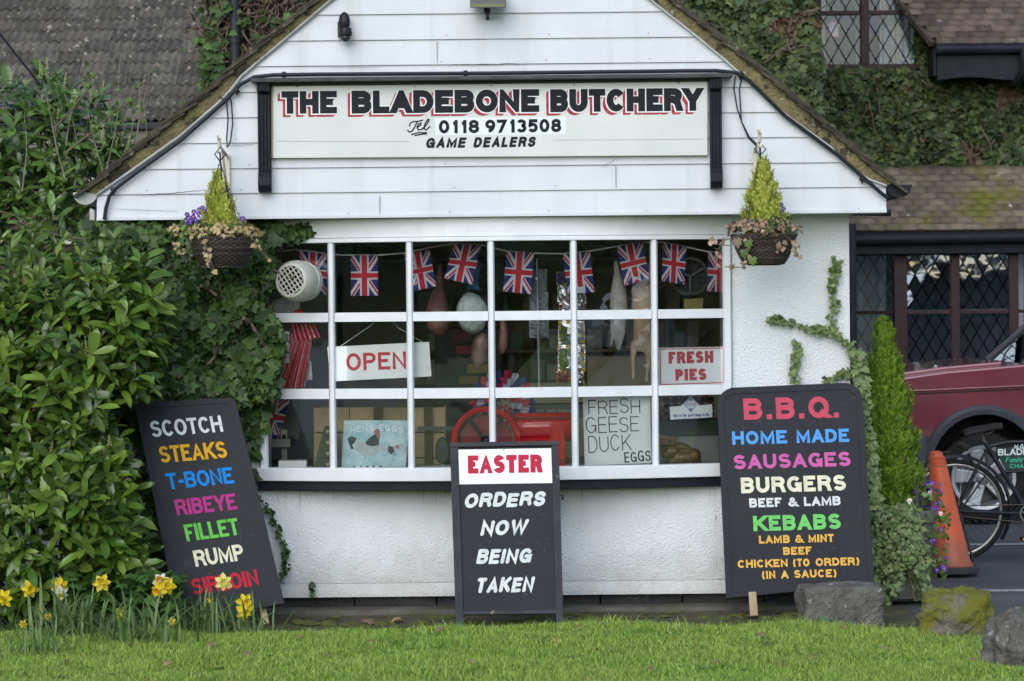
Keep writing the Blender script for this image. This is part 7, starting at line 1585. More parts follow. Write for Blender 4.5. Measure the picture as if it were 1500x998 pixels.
# ================================================================== CAR, BICYCLE, CONE
m_maroon = M('maroon_paint', (.16, .018, .042), (.135, .014, .035), 2, .25, metal=.2, coat=1, foot=((.12, .09, .08), .85, 3, .55)); m_rub = M('tyre_rubber', (.012, .012, .012), (.020, .019, .018), 14, .85, spec=.2); m_trim = M('grey_black_trim', (.028, .031, .038), (.036, .039, .045), 8, .55); m_alloy = M('silver_alloy', (.42, .43, .44), (.34, .35, .36), 6, .35, metal=.7); m_cglass = glass_mat('car_glass', 1.28, (.12, .14, .14), 0, .02, .0); m_dark = M('wheel_well', (.008, .008, .008), None, rough=.9)
def make_car(lab, x0, yn, paint, group=None):
    """an off-road estate facing -x; x0 nose, yn the side nearest the shop"""
    t = thing('parked_car', lab, 'car', (x0 + 2.3, yn + .9, 0), group); W = 1.80; wcx = (x0 + .80, x0 + 3.34); wr = .365; wz = .365
    def side_profile():
        p = [(0, .52), (-.01, .75), (.01, .98), (.05, 1.12), (.12, 1.185), (.5, 1.235), (.95, 1.27), (1.2, 1.29), (4.45, 1.29), (4.52, 1.2), (4.55, .55), (4.5, .42)]
        for cx in (3.34, .80):
            p.append((cx + .47, .42))
            for k in range(0, 15): a = R(k * 180 / 14); p.append((cx + .47 * math.cos(a) , .44 + .50 * math.sin(a)))
            p.append((cx - .47, .42))
        p.append((.02, .42)); return [(x0 + a, b) for a, b in p]
    mb = MB(); mb.prism([(a, yn, b) for a, b in side_profile()], (0, W, 0)); mb.build('body', paint, t, bev=.035)
    # wing crease and bonnet shut line
    mb = MB(); mb.beam((x0 + .06, yn - .004, 1.07), (x0 + 1.35, yn - .004, 1.115), .022, .016); mb.build('wing_crease', paint, t, bev=.006)
    mb = MB(); mb.beam((x0 + .05, yn - .0015, 1.045), (x0 + 1.3, yn - .0015, 1.088), .004, .010); mb.build('shut_line', m_dark, t)
    # bonnet with raised centre
    mb = MB(); pr = [(.02, 1.135), (.10, 1.20), (.5, 1.252), (.98, 1.29), (.98, 1.2), (.02, 1.08)]; mb.prism([(x0 + a, yn + .12, b + .018) for a, b in pr], (0, W - .24, 0)); mb.build('bonnet', paint, t, bev=.02)
    for cx in wcx:                            # arch flare, inner well
        n = 18; vs = []; fs = []
        for k in range(n + 1):
            a = R(-8 + 196 * k / n); ca, sa = math.cos(a), math.sin(a); zc = .44
            for (rr, yy) in ((.44, -.0), (.445, -.045), (.485, -.05), (.515, -.03), (.52, .004)): vs.append((cx + rr * ca * .98, yn + yy, zc + rr * sa))
        for k in range(n):
            for j in range(4): fs.append((k * 5 + j, k * 5 + j + 1, k * 5 + 6 + j, k * 5 + 5 + j))
        mb = MB(); mb.add(vs, fs); mb.build('arch_trim', m_trim, t, smooth=True)
        mb = MB(); mb.bb(cx - .5, cx + .5, yn + .45, yn + .5, .25, 1.0); mb.bb(cx - .5, cx + .5, yn + .02, yn + .45, .93, .97); mb.build('wheel_well', m_dark, t)
        for (ys, sg) in ((yn + .03, -1), (yn + W - .03, 1)):
            c = Vector((cx, ys - sg * .11, wz)); ax = (0, sg, 0); w = link('wheel', None, c, t); w.empty_display_size = .1
            mb = MB(); mb.lathe([(.235, -.11), (.30, -.115), (.345, -.105), (wr, -.08), (wr + .002, 0), (wr, .08), (.345, .105), (.30, .115), (.265, .11), (.235, .10)], c, ax, 40); mb.build('tyre', m_rub, w, smooth=True)
            for k in range(36): a = 6.283 * k / 36; mb2 = MB(); mb2.box(c + Vector((wr * math.cos(a), sg * .05, wr * math.sin(a))), (.012, .09, .03), Matrix.Rotation(-a, 3, 'Y') @ Matrix.Rotation(0, 3, 'Z')); mb2.build('tread_block', m_rub, w) if sg < 0 and cx < x0 + 2 else None
            mb = MB(); mb.lathe([(.22, .02), (.235, .085), (.262, .10), (.268, .105), (.262, .112), (.235, .108), (.225, .09), (.21, .03)], c, ax, 44); mb.build('rim', m_alloy, w, smooth=True)
            mb = MB(); mb.lathe([(0, .0), (.22, -.01)], c, ax, 30); mb.build('brake_disc', m_dkg if 'm_dkg' in globals() else m_trim, w)
            for k in range(5):
                a = R(90 + 72 * k + 14); u = Vector((math.cos(a), 0, math.sin(a))); v = Vector((-u.z, 0, u.x)); o = Vector((0, sg, 0)); mb = MB()
                f = [c + u * .05 - v * .042 + o * .085, c + u * .05 + v * .042 + o * .085, c + u * .235 + v * .062 + o * .10, c + u * .235 - v * .062 + o * .10]; mb.add(f + [q - o * .05 for q in f], [(0, 1, 2, 3), (0, 4, 5, 1), (1, 5, 6, 2), (2, 6, 7, 3), (3, 7, 4, 0), (7, 6, 5, 4)]); mb.build('spoke', m_alloy, w, bev=.010)
                mb = MB(); mb.lathe([(.013, -.005), (.013, .018), (.009, .024), (0, .024)], c + u * .082 + v * 0 + o * .088, o, 12); mb.build('wheel_nut', m_alloy, w, smooth=True)
            mb = MB(); mb.lathe([(.062, .06), (.062, .09), (.045, .105), (0, .108)], c, ax, 20); mb.build('hub_cap', m_alloy, w, smooth=True)
    mb = MB(); mb.prism([(x0 - .10, yn - .04, .32), (x0 - .12, yn - .04, .50), (x0 - .08, yn - .04, .72), (x0 + .33, yn - .04, .72), (x0 + .40, yn - .04, .44), (x0 + .36, yn - .04, .30)], (0, W + .04, 0)); mb.build('front_bumper', m_trim, t, bev=.03)
    mb = MB(); mb.prism([(x0 + 4.3, yn - .02, .42), (x0 + 4.7, yn - .02, .42), (x0 + 4.7, yn - .02, .64), (x0 + 4.3, yn - .02, .64)], (0, W + .04, 0)); mb.build('rear_bumper', m_trim, t, bev=.03)
    mb = MB(); mb.bb(x0 - .012, x0 + .06, yn + .004, yn + .12, .78, .93); mb.build('indicator', M('indicator_orange', (.70, .16, .01), None, rough=.2), t, bev=.01)
    for y in (yn + .14, yn + W - .42): mb = MB(); mb.bb(x0 - .02, x0 + .03, y, y + .28, .77, .95); mb.build('headlight', M('headlight_glass', (.45, .47, .48), None, rough=.1), t, bev=.01)
    mb = MB(); mb.bb(x0 - .018, x0 + .02, yn + .44, yn + W - .44, .78, .95); mb.build('grille', m_trim, t, bev=.01)
    # cabin
    a0, a1, b0, b1 = x0 + 1.12, x0 + 1.80, x0 + 4.50, x0 + 4.42; zt_ = 1.88; i0 = .04; i1 = .17
    B = [(a0, yn + i0, 1.27), (b0, yn + i0, 1.27), (b0, yn + W - i0, 1.27), (a0, yn + W - i0, 1.27)]; T = [(a1, yn + i1, zt_), (b1, yn + i1, zt_), (b1, yn + W - i1, zt_), (a1, yn + W - i1, zt_)]
    def fr(p, q, nm='pillar', w=.06): mb = MB(); mb.beam(p, q, w, w); mb.build(nm, m_trim if nm == 'pillar' else paint, t, bev=.012)
    for p, q in zip(B, T): fr(p, q)
    for i in range(4): fr(T[i], T[(i + 1) % 4], 'roof_rail')
    for x in (x0 + 2.25, x0 + 3.3):
        for (yb, yt) in ((yn + i0, yn + i1), (yn + W - i0, yn + W - i1)): fr((x, yb, 1.27), (x + .05, yt, zt_))
    mb = MB(); mb.bb(a1, b1, yn + i1, yn + W - i1, zt_ - .01, zt_ + .05); mb.build('roof', paint, t, bev=.03)
    for i in range(4):
        mb = MB(); p, q, u, v = B[i], B[(i + 1) % 4], T[(i + 1) % 4], T[i]; mb.quad(p, q, u, v); mb.build('windscreen' if i == 3 else 'window', m_cglass, t)
    for y in (yn + .5, yn + 1.3): mb = MB(); mb.box((x0 + 2.15, y, 1.15), (.12, .5, .85)); mb.ball((x0 + 2.2, y, 1.62), .12, 8, sc=(.5, 1, .8)); mb.build('seat', m_trim, t)
    mb = MB(); mb.ball((x0 + 1.32, yn - .10, 1.42), .1, 10, sc=(.6, .9, .8)); mb.build('door_mirror', m_trim, t, smooth=True)
    mb = MB(); mb.tube([(x0 + 1.0, yn + .25, 1.315), (x0 + 1.1, yn + .7, 1.36), (x0 + 1.2, yn + .95, 1.42)], .008, 5); mb.build('wiper', m_trim, t)
    for x in (x0 + 1.38, x0 + 2.3, x0 + 3.25): mb = MB(); mb.bb(x, x + .007, yn - .002, yn + .01, .45, 1.27); mb.build('door_gap', m_dark, t)
    for x in (x0 + 2.1, x0 + 3.05): mb = MB(); mb.bb(x, x + .15, yn - .02, yn + .005, 1.08, 1.11); mb.build('door_handle', m_trim, t, bev=.006)
    mb = MB(); mb.bb(x0 + .3, x0 + 4.4, yn + .3, yn + W - .3, .3, .5); mb.build('underbody', m_dark, t)
    return t
YC = 6.35; wx = P(1442, 700, YC).x
car = make_car('maroon off-road car parked nose-left behind the bicycle', wx - .80, YC, m_maroon)
def copy_all(o, parent, paint_from, paint_to):
    c = o.copy(); COL.objects.link(c); c.parent = parent
    for ch in list(o.children): copy_all(ch, c, paint_from, paint_to)
    return c
m_silver = M('silver_car_paint', (.30, .31, .33), None, rough=.3, metal=.5, coat=.6)
make_car('silver estate car parked behind the photographer, seen only as a reflection', 8.0, -22.5, m_silver)

# traffic cone
cn = PG(1404, 838); cn = Vector((P(1397, 838, 2.3).x, 2.3, 0)); m_cone = M('worn_cone_orange', (.72, .12, .03), (.60, .095, .03), 6, .5, spot=[((.30, .09, .045), 8, .58, .12), ((.85, .30, .16), 14, .68, .06)], foot=((.16, .10, .07), .30, 9, .6))
tc = thing('traffic_cone', 'scuffed orange traffic cone leaning slightly beside the planter', 'cone', cn); s = 19.3 / 4167; top = P(1371, 661, 2.3); base = Vector((P(1396, 833, 2.3).x, 2.3, .045)); ax = (top - base).normalized(); Lc = (top - base).length
mb = MB(); mb.lathe([(.138, 0), (.140, .012), (.130, .025), (.122, .035), (.092, Lc * .45), (.072, Lc * .72), (.060, Lc * .86), (.056, Lc * .885), (.060, Lc * .9), (.054, Lc * .93), (.058, Lc * .945), (.045, Lc * .955), (.042, Lc * .985), (.030, Lc), (0, Lc)], base, ax, 32); mb.build('cone_body', m_cone, tc, smooth=True)
for k, (x, y) in enumerate(((0, 0),)):
    n = 8; pts = [(cn.x - .01 + .19 * math.cos(R(22.5 + 45 * k)), 2.3 + .19 * math.sin(R(22.5 + 45 * k)), .004) for k in range(n)]; mb = MB(); mb.prism(pts, (0, 0, .045)); mb.build('base', M('cone_base_rubber', (.035, .035, .037), None, rough=.8), tc, bev=.01)

# ---- delivery bicycle
YB_ = 3.1; bp_ = lambda x, y, dy=0.: P(x, y, YB_ + dy); m_fr = M('bike_black_enamel', (.010, .011, .015), (.016, .018, .022), 10, .35, spec=.35); m_chr = M('dull_chrome', (.26, .26, .26), (.16, .15, .14), 20, .3, metal=.9); m_sad = M('old_saddle_leather', (.020, .016, .015), (.035, .029, .026), 14, .75, spec=.2); m_rust = M('rusty_steel', (.14, .10, .06), (.08, .07, .06), 20, .6, metal=.4)
bk = thing('delivery_bicycle', "black butcher's delivery bicycle with a painted name plate in the frame", 'bicycle', (bp_(1500, 700).x, YB_, 0)); sB = 4167 / (YB_ + 16.7)
hub = bp_(1400, 749); Rw = hub.z - .0; Rw = 75 / sB
hub.z = Rw
def wheel_(c, R_, nspk, par):
    w = link('wheel', None, c, par); w.empty_display_size = .1
    mb = MB(); n = 64; pts = [c + Vector((R_ * .955 * math.cos(6.283 * k / n), 0, R_ * .955 * math.sin(6.283 * k / n))) for k in range(n)]; mb.tube(pts, R_ * .045, 10, closed=True); mb.build('tyre', m_rub, w, smooth=True)
    pts = [c + Vector((R_ * .89 * math.cos(6.283 * k / n), 0, R_ * .89 * math.sin(6.283 * k / n))) for k in range(n)]; mb = MB(); mb.tube(pts, [(.008, .013)] * n, 6, closed=True); mb.build('rim', m_chr, w, smooth=True)
    mb = MB(); mb.tube([c + Vector((0, -.045, 0)), c + Vector((0, .045, 0))], .022, 10); mb.tube([c + Vector((0, -.07, 0)), c + Vector((0, .07, 0))], .006, 8); mb.build('hub', m_rust, w)
    for k in range(nspk):
        a = 6.283 * k / nspk; b = a + (.5 if k % 2 else -.5); y = .03 * (1 if (k // 2) % 2 else -1); mb = MB(); mb.tube([c + Vector((.02 * math.cos(b), y, .02 * math.sin(b))), c + Vector((R_ * .88 * math.cos(a), 0, R_ * .88 * math.sin(a)))], .0014, 4, cap=False); mb.build('spoke', m_chr, w)
    return w
wheel_(hub, Rw, 36, bk)
mb = MB(); n = 30; pts = []          # mudguard
vs = []; fs = []
for k in range(n + 1):
    a = R(182 - 215 * k / n)
    for (rr, y) in ((1.04, -.033), (1.085, -.022), (1.10, 0), (1.085, .022), (1.04, .033)): vs.append(hub + Vector((Rw * rr * math.cos(a), y, Rw * rr * math.sin(a))))
for k in range(n):
    for j in range(4): fs.append((k * 5 + j, k * 5 + j + 1, k * 5 + 6 + j, k * 5 + 5 + j))
mb.add(vs, fs); mb.build('mudguard', m_fr, bk, smooth=True)
def tb(nm, pts, r_, mat=m_fr, n=10): mb = MB(); mb.tube(pts, r_, n); return mb.build(nm, mat, bk, smooth=True)
bb = bp_(1506, 752); st_t = bp_(1443, 648)
tb('seat_tube', [st_t, bb], .017); tb('seat_post', [bp_(1438, 638), st_t + Vector((.01, 0, -.03))], .013, m_rust)
tb('chain_stay', [hub + Vector((0, -.06, 0)), bb + Vector((-.02, -.03, 0))], .011); tb('chain_stay', [hub + Vector((0, .06, 0)), bb + Vector((-.02, .03, 0))], .011)
tb('seat_stay', [hub + Vector((0, -.06, 0)), bp_(1442, 664, -.04)], .0085); tb('seat_stay', [hub + Vector((.02, -.06, .0)), bp_(1448, 690, -.055), bp_(1443, 662, -.03)], .007)
tb('seat_stay', [hub + Vector((0, .06, 0)), bp_(1442, 664, .04)], .0085)
hd_t, hd_b = bp_(1590, 640), bp_(1598, 680)
tb('top_tube', [bp_(1445, 655), bp_(1475, 648), bp_(1592, 645)], .014); tb('lower_tube', [bp_(1471, 691), bp_(1596, 688)], .012); tb('down_tube', [bb, hd_b], .017); tb('head_tube', [hd_t, hd_b], .02)
fh = bp_(1622, 762); fh.z = .26; wheel_(fh, .255, 28, bk)
for dy in (-.05, .05): tb('fork', [hd_b + Vector((0, dy * .6, 0)), fh + Vector((-.03, dy, .2)), fh + Vector((0, dy, 0))], .011)
tb('handlebar', [bp_(1545, 600, -.28), bp_(1560, 596, -.26), bp_(1592, 604, -.1), bp_(1590, 606, 0), bp_(1592, 604, .1), bp_(1560, 596, .26), bp_(1545, 600, .28)], .011, m_chr); tb('stem', [hd_t, bp_(1590, 604)], .012, m_chr)
# front carrier
cr_ = []
for z in (0, .16):
    for dy in (-.2, .2): cr_.append(((fh.x - .16, YB_ + dy, .62 + z), (fh.x + .30, YB_ + dy, .62 + z)))
    for dx in (-.16, .30): cr_.append(((fh.x + dx, YB_ - .2, .62 + z), (fh.x + dx, YB_ + .2, .62 + z)))
for k in range(7): cr_.append(((fh.x - .16 + .0767 * k, YB_ - .2, .62), (fh.x - .16 + .0767 * k, YB_ - .2, .78)))
mb = MB()
for p, q in cr_: mb.tube([p, q], .006, 6)
mb.build('carrier', m_fr, bk, kind='stuff')
tb('carrier_strut', [(fh.x, YB_ - .06, .26), (fh.x + .05, YB_ - .18, .62)], .007)
tb('carrier_strut', [(fh.x, YB_ + .06, .26), (fh.x + .05, YB_ + .18, .62)], .007)
# chain set
mb = MB(); mb.lathe([(.056, -.002), (.066, -.002), (.066, .002), (.056, .002), (.056, -.002)], bb + Vector((0, -.045, 0)), (0, -1, 0), 40)
for k in range(5): a = R(72 * k + 20); mb.beam(bb + Vector((0, -.045, 0)), bb + Vector((.058 * math.cos(a), -.045, .058 * math.sin(a))), .008, .004, (0, 1, 0))
mb.build('chainring', m_chr, bk, kind='stuff')
tb('chain_run', [hub + Vector((0, -.045, .035)), bb + Vector((0, -.045, .064))], .004, m_rust, 5); tb('chain_run', [hub + Vector((0, -.045, -.035)), bb + Vector((0, -.045, -.064))], .004, m_rust, 5)
tb('crank', [bb + Vector((0, -.06, 0)), bb + Vector((-.03, -.06, -.165))], .009, m_chr); mb = MB(); mb.box(bb + Vector((-.03, -.11, -.168)), (.085, .08, .022)); mb.build('pedal', m_rub, bk, bev=.004)
mb = MB(); mb.box(bb + Vector((-.055, -.151, -.168)), (.02, .003, .014)); mb.build('pedal_reflector', M('amber_reflector', (.75, .35, .02), None, rough=.2), bk)
tb('crank', [bb + Vector((0, .06, 0)), bb + Vector((.03, .06, .165))], .009, m_chr); tb('kick_stand', [hub + Vector((.02, -.06, -.01)), hub + Vector((.10, -.12, -Rw + .01))], .008)
# saddle
V_ = []; F = []; nL = 12; nW = 8
for i in range(nL + 1):
    f = i / nL; x = 1410 + 58 * f; hw = (.085 * (1 - f) ** .9 + .020) * (1 if f > .06 else .7); zt2 = 628.5 - 9.5 * f ** 1.3 + (1.5 if f > .9 else 0)
    for j in range(nW + 1): g = j / nW * 2 - 1; c = bp_(x, zt2); V_.append((c.x, YB_ + hw * g, c.z - .035 * abs(g) ** 3 - (.012 if f < .1 else 0)))
for i in range(nL):
    for j in range(nW): b = i * (nW + 1) + j; F.append((b, b + 1, b + nW + 2, b + nW + 1))
mb = MB(); mb.add(V_, F); o = mb.build('saddle', m_sad, bk, smooth=True); sm2 = o.modifiers.new('solid', 'SOLIDIFY'); sm2.thickness = .008
for dy in (-.03, .03): tb('saddle_rail', [bp_(1425, 642, dy), bp_(1437, 638, dy), bp_(1452, 634, dy), bp_(1465, 623, dy * .6)], .0035, m_chr, 6)
for dy in (-.05, .05):
    pts = [bp_(1420 + 3 * f, 630 + 14 * f, dy) + Vector((.017 * math.cos(f * 31), .017 * math.sin(f * 31), 0)) for f in [k / 50 for k in range(51)]]; tb('saddle_spring', pts, .003, m_chr, 5)
mb = MB(); mb.box(bp_(1411, 653), (.09, .07, .05), Matrix.Rotation(R(25), 3, 'Y')); mb.build('tool_bag', m_sad, bk, bev=.015)
# name plate
pp = Plane.Y(YB_ - .012); m_np = M('name_plate_green_black', (.008, .03, .028), None, rough=.3)
mb = MB(); sheet_on(mb, pp, [(1457, 657), (1592, 650), (1594, 686), (1473, 688.5)], 0, .006); np_ = mb.build('name_plate', m_np, bk); mw = M('plate_white', (.62, .70, .70), None); mg = M('plate_green', (.03, .42, .25), None)
textobj('lettering', np_, mw, pp, 'M.G.', 1485, 657.5, 1501, 657, 6.5, 1.3, off=.001, lean=.2); textobj('lettering', np_, mw, pp, 'BLADEBONE', 1462, 667.5, 1544, 665.5, 9.5, 1.9, off=.001, gap=.08)
textobj('lettering', np_, mg, pp, 'Family', 1473, 677, 1497, 676.5, 7, 1.2, off=.001, lean=.2) if 0 else None
mb = MB(); letters(mb, pp, 'F', 1473, 677.5, 1477.5, 677.3, 7.5, 1.2, off=.001, lean=.2); letters(mb, pp, 'amily', 1478.5, 677.4, 1497.5, 676.8, 7, 1.1, off=.001, lean=.2); mb.build('lettering', mg, np_)
textobj('lettering', np_, mg, pp, 'CHAPEL', 1479, 686, 1518, 685.3, 6.2, 1.3, off=.001)
mb = MB(); q = P(1366, 660, 2.9)

# ================================================================== BEHIND THE CAMERA (unseen hedgerow added as a dark reflection for the panes)
m_far = M('far_foliage', (.12, .15, .07), (.16, .19, .10), 1, .8, rand=.5, transl=.1)
r = random.Random(2); items = []
for k in range(2600):
    x = r.uniform(-70, 70); h = 2.5 if 10 < x < 21 else 5.2 + .6 * mnoise.noise(Vector((x * .12, 0, 0))) + .5 * mnoise.noise(Vector((x * .5, 3, 0))); z = h * r.random() ** .7
    if 10 < x < 21: continue  # low gap shaped so the pub's lower window reflects pale sky
    items.append((r.randrange(3), basis(rv(), Vector((0, 1, .4)) + rv(.7), r.uniform(.9, 1.8)), Vector((x, -70 + r.uniform(-1.5, 1.5), z))))
fh_ = thing('reflected_hedgerow', 'tall hedgerow across the road behind the photographer', 'hedge', (0, -70, 0)); place('leaf', IT, m_far, items, fh_, 0, 'leaf_mass')
mb = MB(); mb.bb(-75, 10.5, -71.6, -71, 0, 5.2); mb.bb(20.5, 75, -71.6, -71, 0, 5.2); mb.bb(10.5, 20.5, -71.6, -71, 0, 2.3); mb.build('thicket', m_far, fh_)
# ================================================================== SMALL MARKS OF AGE
r = random.Random(99)
mb = MB(); m_nail = M('nail_head', (.42, .42, .40), (.30, .28, .24), 40, .6)
for i in range(1, 9):
    z0, z1 = zlines[i - 1], zlines[i]
    for x in np.arange(XGL + .25, XGR - .1, .60):
        x = x + r.uniform(-.05, .05)
        if x < edge_x(lo_l, z1) + .05 or x > edge_x(lo_r, z1) - .05 or r.random() < .25: continue
        mb.lathe([(0, .0022), (.004, .0016), (.0045, 0)], (x, -.0155, z0 + .022 + r.uniform(-.004, .004)), (0, -1, 0), 7)
mb.build('nail_head', m_nail, shop, kind='stuff')
m_gap = M('board_joint', (.16, .17, .16), None, rough=.9)
for (px, py0, py1) in ((1104, 247, 283), (556, 283, 316), (902, 243, 280), (640, 57, 94)):
    x = PX(px, -.016, py0); mb = MB(); mb.bb(x - .0012, x + .0012, -.0185, -.012, PZ(py1 - 2, -.016, 720), PZ(py0 + 2, -.016, 720)); mb.build('butt_joint', m_gap, shop)
def crack(pts, w=.0016):
    mb = MB(); q = [P(a, b, -.0178) for a, b in pts]; mb.tube(q, [w * (.4 + .6 * math.sin(math.pi * (i + .3) / len(q))) for i in range(len(q))], 5); mb.build('paint_crack', m_gap, shop)
def wig(x0, y0, x1, y1, n, a): return [(x0 + (x1 - x0) * k / n, y0 + (y1 - y0) * k / n + r.uniform(-a, a)) for k in range(n + 1)]
crack(wig(208, 286, 302, 279, 16, 1.0)); crack(wig(655, 95, 760, 93.5, 18, .8)); crack(wig(330, 213, 372, 212, 7, .4)); crack(wig(470, 100, 560, 98, 12, .5), .001); crack(wig(160, 306, 260, 309, 10, .7), .0009); crack(wig(880, 246, 905, 232, 5, .5), .001)
# moss cushions and crumbs of soil on the strip before the wall
m_moss = M('moss_cushion', (.055, .075, .012), (.10, .10, .02), 30, .95, bump=.8, bscale=120)
mb = MB()
for k in range(420):
    x = r.uniform(-1.5, 2.2); y = r.uniform(-.72, .05); s = r.uniform(.008, .03) * (1.4 if mnoise.noise(Vector((x * 2, y * 4, 3))) > 0 else .5)
    mb.ball((x, y, .006), s, 6, sc=(1.3, 1, .45))
tag(mb.build('moss', m_moss, smooth=True), 'cushions of moss on the soil strip below the white wall', 'moss', kind='stuff')
mb = MB()
for k in range(500): mb.ball((r.uniform(-2.2, 3.2), r.uniform(-.85, .1), .004 if r.random() < .9 else .006), r.uniform(.003, .011), 5, sc=(1, 1.2, .6))
tag(mb.build('soil_crumbs', M('soil_crumb', (.06, .045, .03), (.13, .11, .085), 30, .95)), 'crumbs of soil and grit along the foot of the wall', 'soil', kind='stuff')
# daisies and clover in the lawn
mb = MB(); it = []
for k in range(1500):
    x, y = r.uniform(-3.3, 3.3), r.uniform(-3.4, -.75)
    if mnoise.noise(Vector((x * 1.4, y * 1.8, 9))) < .12: continue
    it.append((1, basis(Vector((r.uniform(-1, 1), r.uniform(-1, 1), .1)), Vector((0, -.3, 1)) + rv(.3), r.uniform(.014, .028)), Vector((x, y, lawn_z(x, y) + r.uniform(.012, .03)))))
cl = thing('clover', 'patches of broad-leaved clover in the lawn', 'clover', (0, -1.5, 0)); cl['kind'] = 'stuff'; place('clover_leaf', IT, M('clover_leaf', (.06, .17, .02), (.10, .22, .03), 4, .5, rand=.3, transl=.25), it, cl, 0, 'clover_leaf_mass')
for k, (a, b) in enumerate([(463, 938), (1208, 955), (1455, 952), (952, 908)]):
    q = PG(a, b, .03); c = Vector((q.x, q.y, lawn_z(q.x, q.y) + .035)); mb = MB()
    for j in range(12): t = 6.283 * j / 12; u = Vector((math.cos(t), math.sin(t), .15)); v = Vector((-u.y, u.x, 0)); mb.add([c, c + u * .007 + v * .002, c + u * .011, c + u * .007 - v * .002], [(0, 1, 2, 3)])
    tag(mb.build('daisy', m_wht), ['white daisy left of the Easter board in the lawn', 'white daisy below the squared stone', 'white daisy between the two right-hand stones', 'white daisy near the lawn edge right of the Easter board'][k], 'daisy', 'daisies in the lawn')
# meat rail and stock inside the shop
mb = MB(); mb.tube([P(492, 383, .75), P(955, 378, .75)], .008, 8); tag(mb.build('meat_rail', m_gal if 'm_gal' in globals() else m_dkg), 'steel rail across the shop ceiling from which the meat hangs', 'rail')
for k, (a, b) in enumerate([(505, 384), (545, 384), (590, 383), (645, 382), (737, 381), (770, 381), (905, 379), (941, 379)]):
    p = P(a, b, .75); mb = MB(); mb.tube([p + Vector((.0, 0, .012)), p + Vector((.014, 0, .006)), p + Vector((.008, 0, -.02)), p + Vector((0, 0, -.05)), p + Vector((-.012, 0, -.065)), p + Vector((-.018, 0, -.05))], .003, 6)
    tag(mb.build('meat_hook', m_chr), 'steel hook on the meat rail, number of hooks unoccupied or bearing game' if 0 else 'steel S-hook hanging on the meat rail ' + ['at its left end', 'above the word OPEN', 'left of the cured leg', 'over the cured leg', 'beside the middle mullion', 'left of the sachet strip', 'over the grey rabbit', 'over the cream hare'][k], 'hook', 'hooks on the meat rail')
cols = [(.30, .10, .05), (.35, .32, .25), (.12, .16, .20), (.30, .22, .08), (.10, .18, .08), (.40, .38, .33)]
shf = thing('stock_shelves', 'dim shelves of jars and packets on the back wall of the shop', 'shelves', (PX(800, 2.6), 2.7, .1))
for yy in (462, 515, 560):
    a, b = P(500, yy, 2.6), P(1040, yy - 5, 2.6); mb = MB(); mb.bb(a.x, b.x, 2.55, 2.89, a.z - .02, a.z); mb.build('shelf', m_in, shf)
    x = a.x + .05
    while x < b.x - .1:
        w = r.uniform(.05, .11); h = r.uniform(.10, .22); mb = MB(); m = M('stock_tone_%d' % (r.randrange(6)), cols[r.randrange(6)], None, rough=.4)
        if r.random() < .5: mb.lathe([(0, 0), (w / 2, 0), (w / 2, h * .8), (w * .35, h * .88), (w * .35, h), (0, h)], (x + w / 2, 2.68, a.z + .001), n=12); mb.build('jar', m, shf, smooth=True)
        else: mb.bb(x, x + w, 2.62, 2.70, a.z + .001, a.z + h); mb.build('carton', m, shf, bev=.003)
        x += w + r.uniform(.01, .10)
# weathering that has its own shape: drips under the sill, scuffs and rain runs on the boards
m_scuff = M('chalk_scuff', (.075, .078, .085), (.11, .11, .115), 40, .8, spec=.1)
def scuffs(par, plane, x0, x1, y0, y1, n, seed):
    q = random.Random(seed); mb = MB()
    for k in range(n):
        x, y = q.uniform(x0, x1), q.uniform(y0, y1); a = q.uniform(-.6, .6) + (1.57 if q.random() < .3 else 0); L = q.uniform(2, 12); w = q.uniform(.15, .5)
        pts = [(x + L * f * math.cos(a) + q.uniform(-.3, .3), -(y + L * f * math.sin(a))) for f in (0, .35, .7, 1)]
        for p in stroke(pts, w, (0, 0), False): mb.add([plane.at(u, -v, .0014) for u, v in p], [list(range(len(p)))[::-1]])
    mb.build('scuff_marks', m_scuff, par, kind='stuff')
scuffs(bq, PQ, 1075, 1255, 580, 850, 26, 1); scuffs(bl, PB, 240, 370, 600, 860, 20, 2); scuffs(ea, PE, 685, 800, 715, 885, 22, 3)
m_drip = M('algae_drip', (.46, .48, .42), (.56, .57, .53), 30, .9)
mb = MB(); q = random.Random(12)
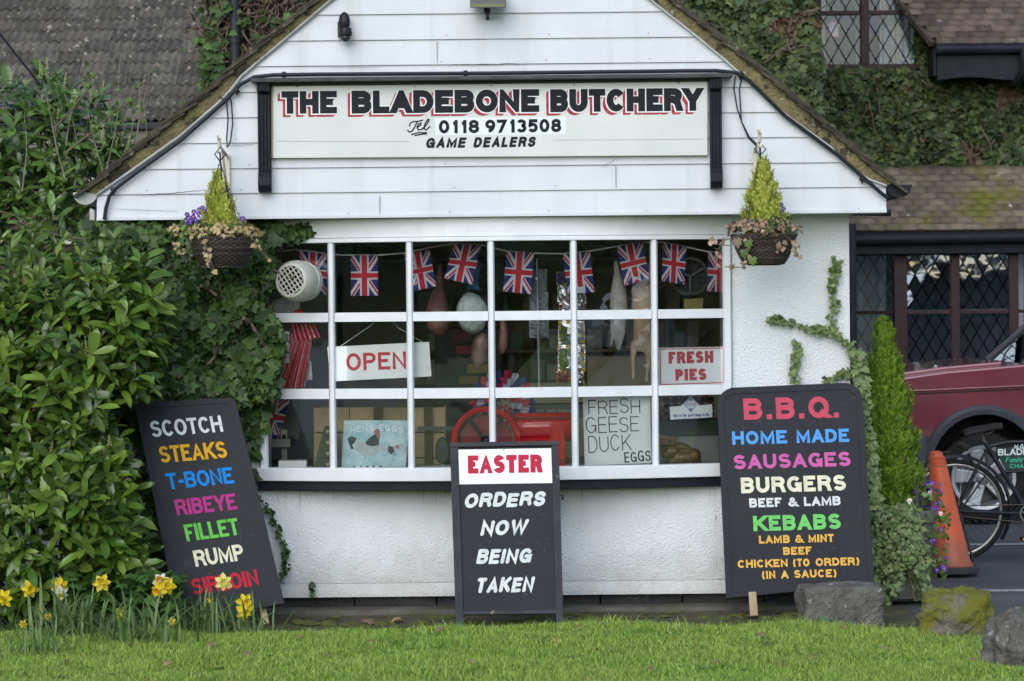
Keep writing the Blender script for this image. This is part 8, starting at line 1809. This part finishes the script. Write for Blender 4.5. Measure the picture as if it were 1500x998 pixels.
for k in range(16):
    x = q.uniform(WX[0] + .05, WX[-1] - .05); L = q.uniform(.03, .16); w = q.uniform(.0015, .004); z = ZS - .075
    mb.add([(x - w, YW - .0035, z), (x + w, YW - .0035, z), (x + w * .4 + q.uniform(-.003, .003), YW - .0035, z - L)], [(0, 1, 2)])
mb.build('drip_stain', m_drip, shop, kind='stuff')
mb = MB(); c = Vector((P(1105, 757, YW).x, YW - .004, PZ(757, YW, 1050))); c.x = PX(1049, YW, 757); mb.ball(c, .006, 6, sc=(.6, .5, 1.2)); mb.ball(c + Vector((-.006, 0, -.014)), .004, 5); mb.build('render_chip', m_gap, shop)

# coarse weeds and stray long blades break up the lawn
wd = thing('lawn_weeds', 'low rosettes of broad weeds growing in the lawn', 'weeds', (0, -1.8, 0)); wd['kind'] = 'stuff'; it = []; q = random.Random(44)
for k in range(46):
    x, y = q.uniform(-3.0, 3.0), q.uniform(-3.2, -.95); n = q.randrange(5, 9)
    for j in range(n):
        a = 6.283 * j / n + q.uniform(-.2, .2); it.append((q.randrange(4), basis(Vector((math.cos(a), math.sin(a), .35)), Vector((0, 0, 1)), q.uniform(.03, .06)), Vector((x, y, lawn_z(x, y) + .012))))
place('weed_leaf', LT, M('rosette_leaf', (.07, .17, .03), (.12, .22, .05), 9, .5, rand=.3, transl=.2), it, wd, 0, 'weed_leaf_mass')
Vg, Fg = grass(9000, -3.5, 3.5, -3.4, -.7, 9, (.05, .085), .0016); tag(link('grass', fastmesh('grass', Vg, Fg, m_grass), (0, 0, 0)), 'stray longer blades standing above the mown lawn', 'grass', kind='stuff')
mb = MB()
for k in range(900):
    x, y = q.uniform(-3.2, 3.2), q.uniform(-3.2, -.8)
    if mnoise.noise(Vector((x * 1.2, y * 1.6, 4))) < -.05: continue
    a = q.uniform(0, 6.28); L = q.uniform(.01, .035); z = lawn_z(x, y) + q.uniform(.02, .035); u = Vector((math.cos(a), math.sin(a), q.uniform(-.2, .2))); v = Vector((-u.y, u.x, 0)) * .0012; c = Vector((x, y, z)); mb.add([c - v, c + v, c + u * L + v, c + u * L - v], [(0, 1, 2, 3)])
tag(mb.build('dead_grass', M('dead_straw', (.52, .46, .28), (.40, .33, .18), 30, .8, rand=.2)), 'bits of dead straw lying on the lawn', 'straw', kind='stuff')
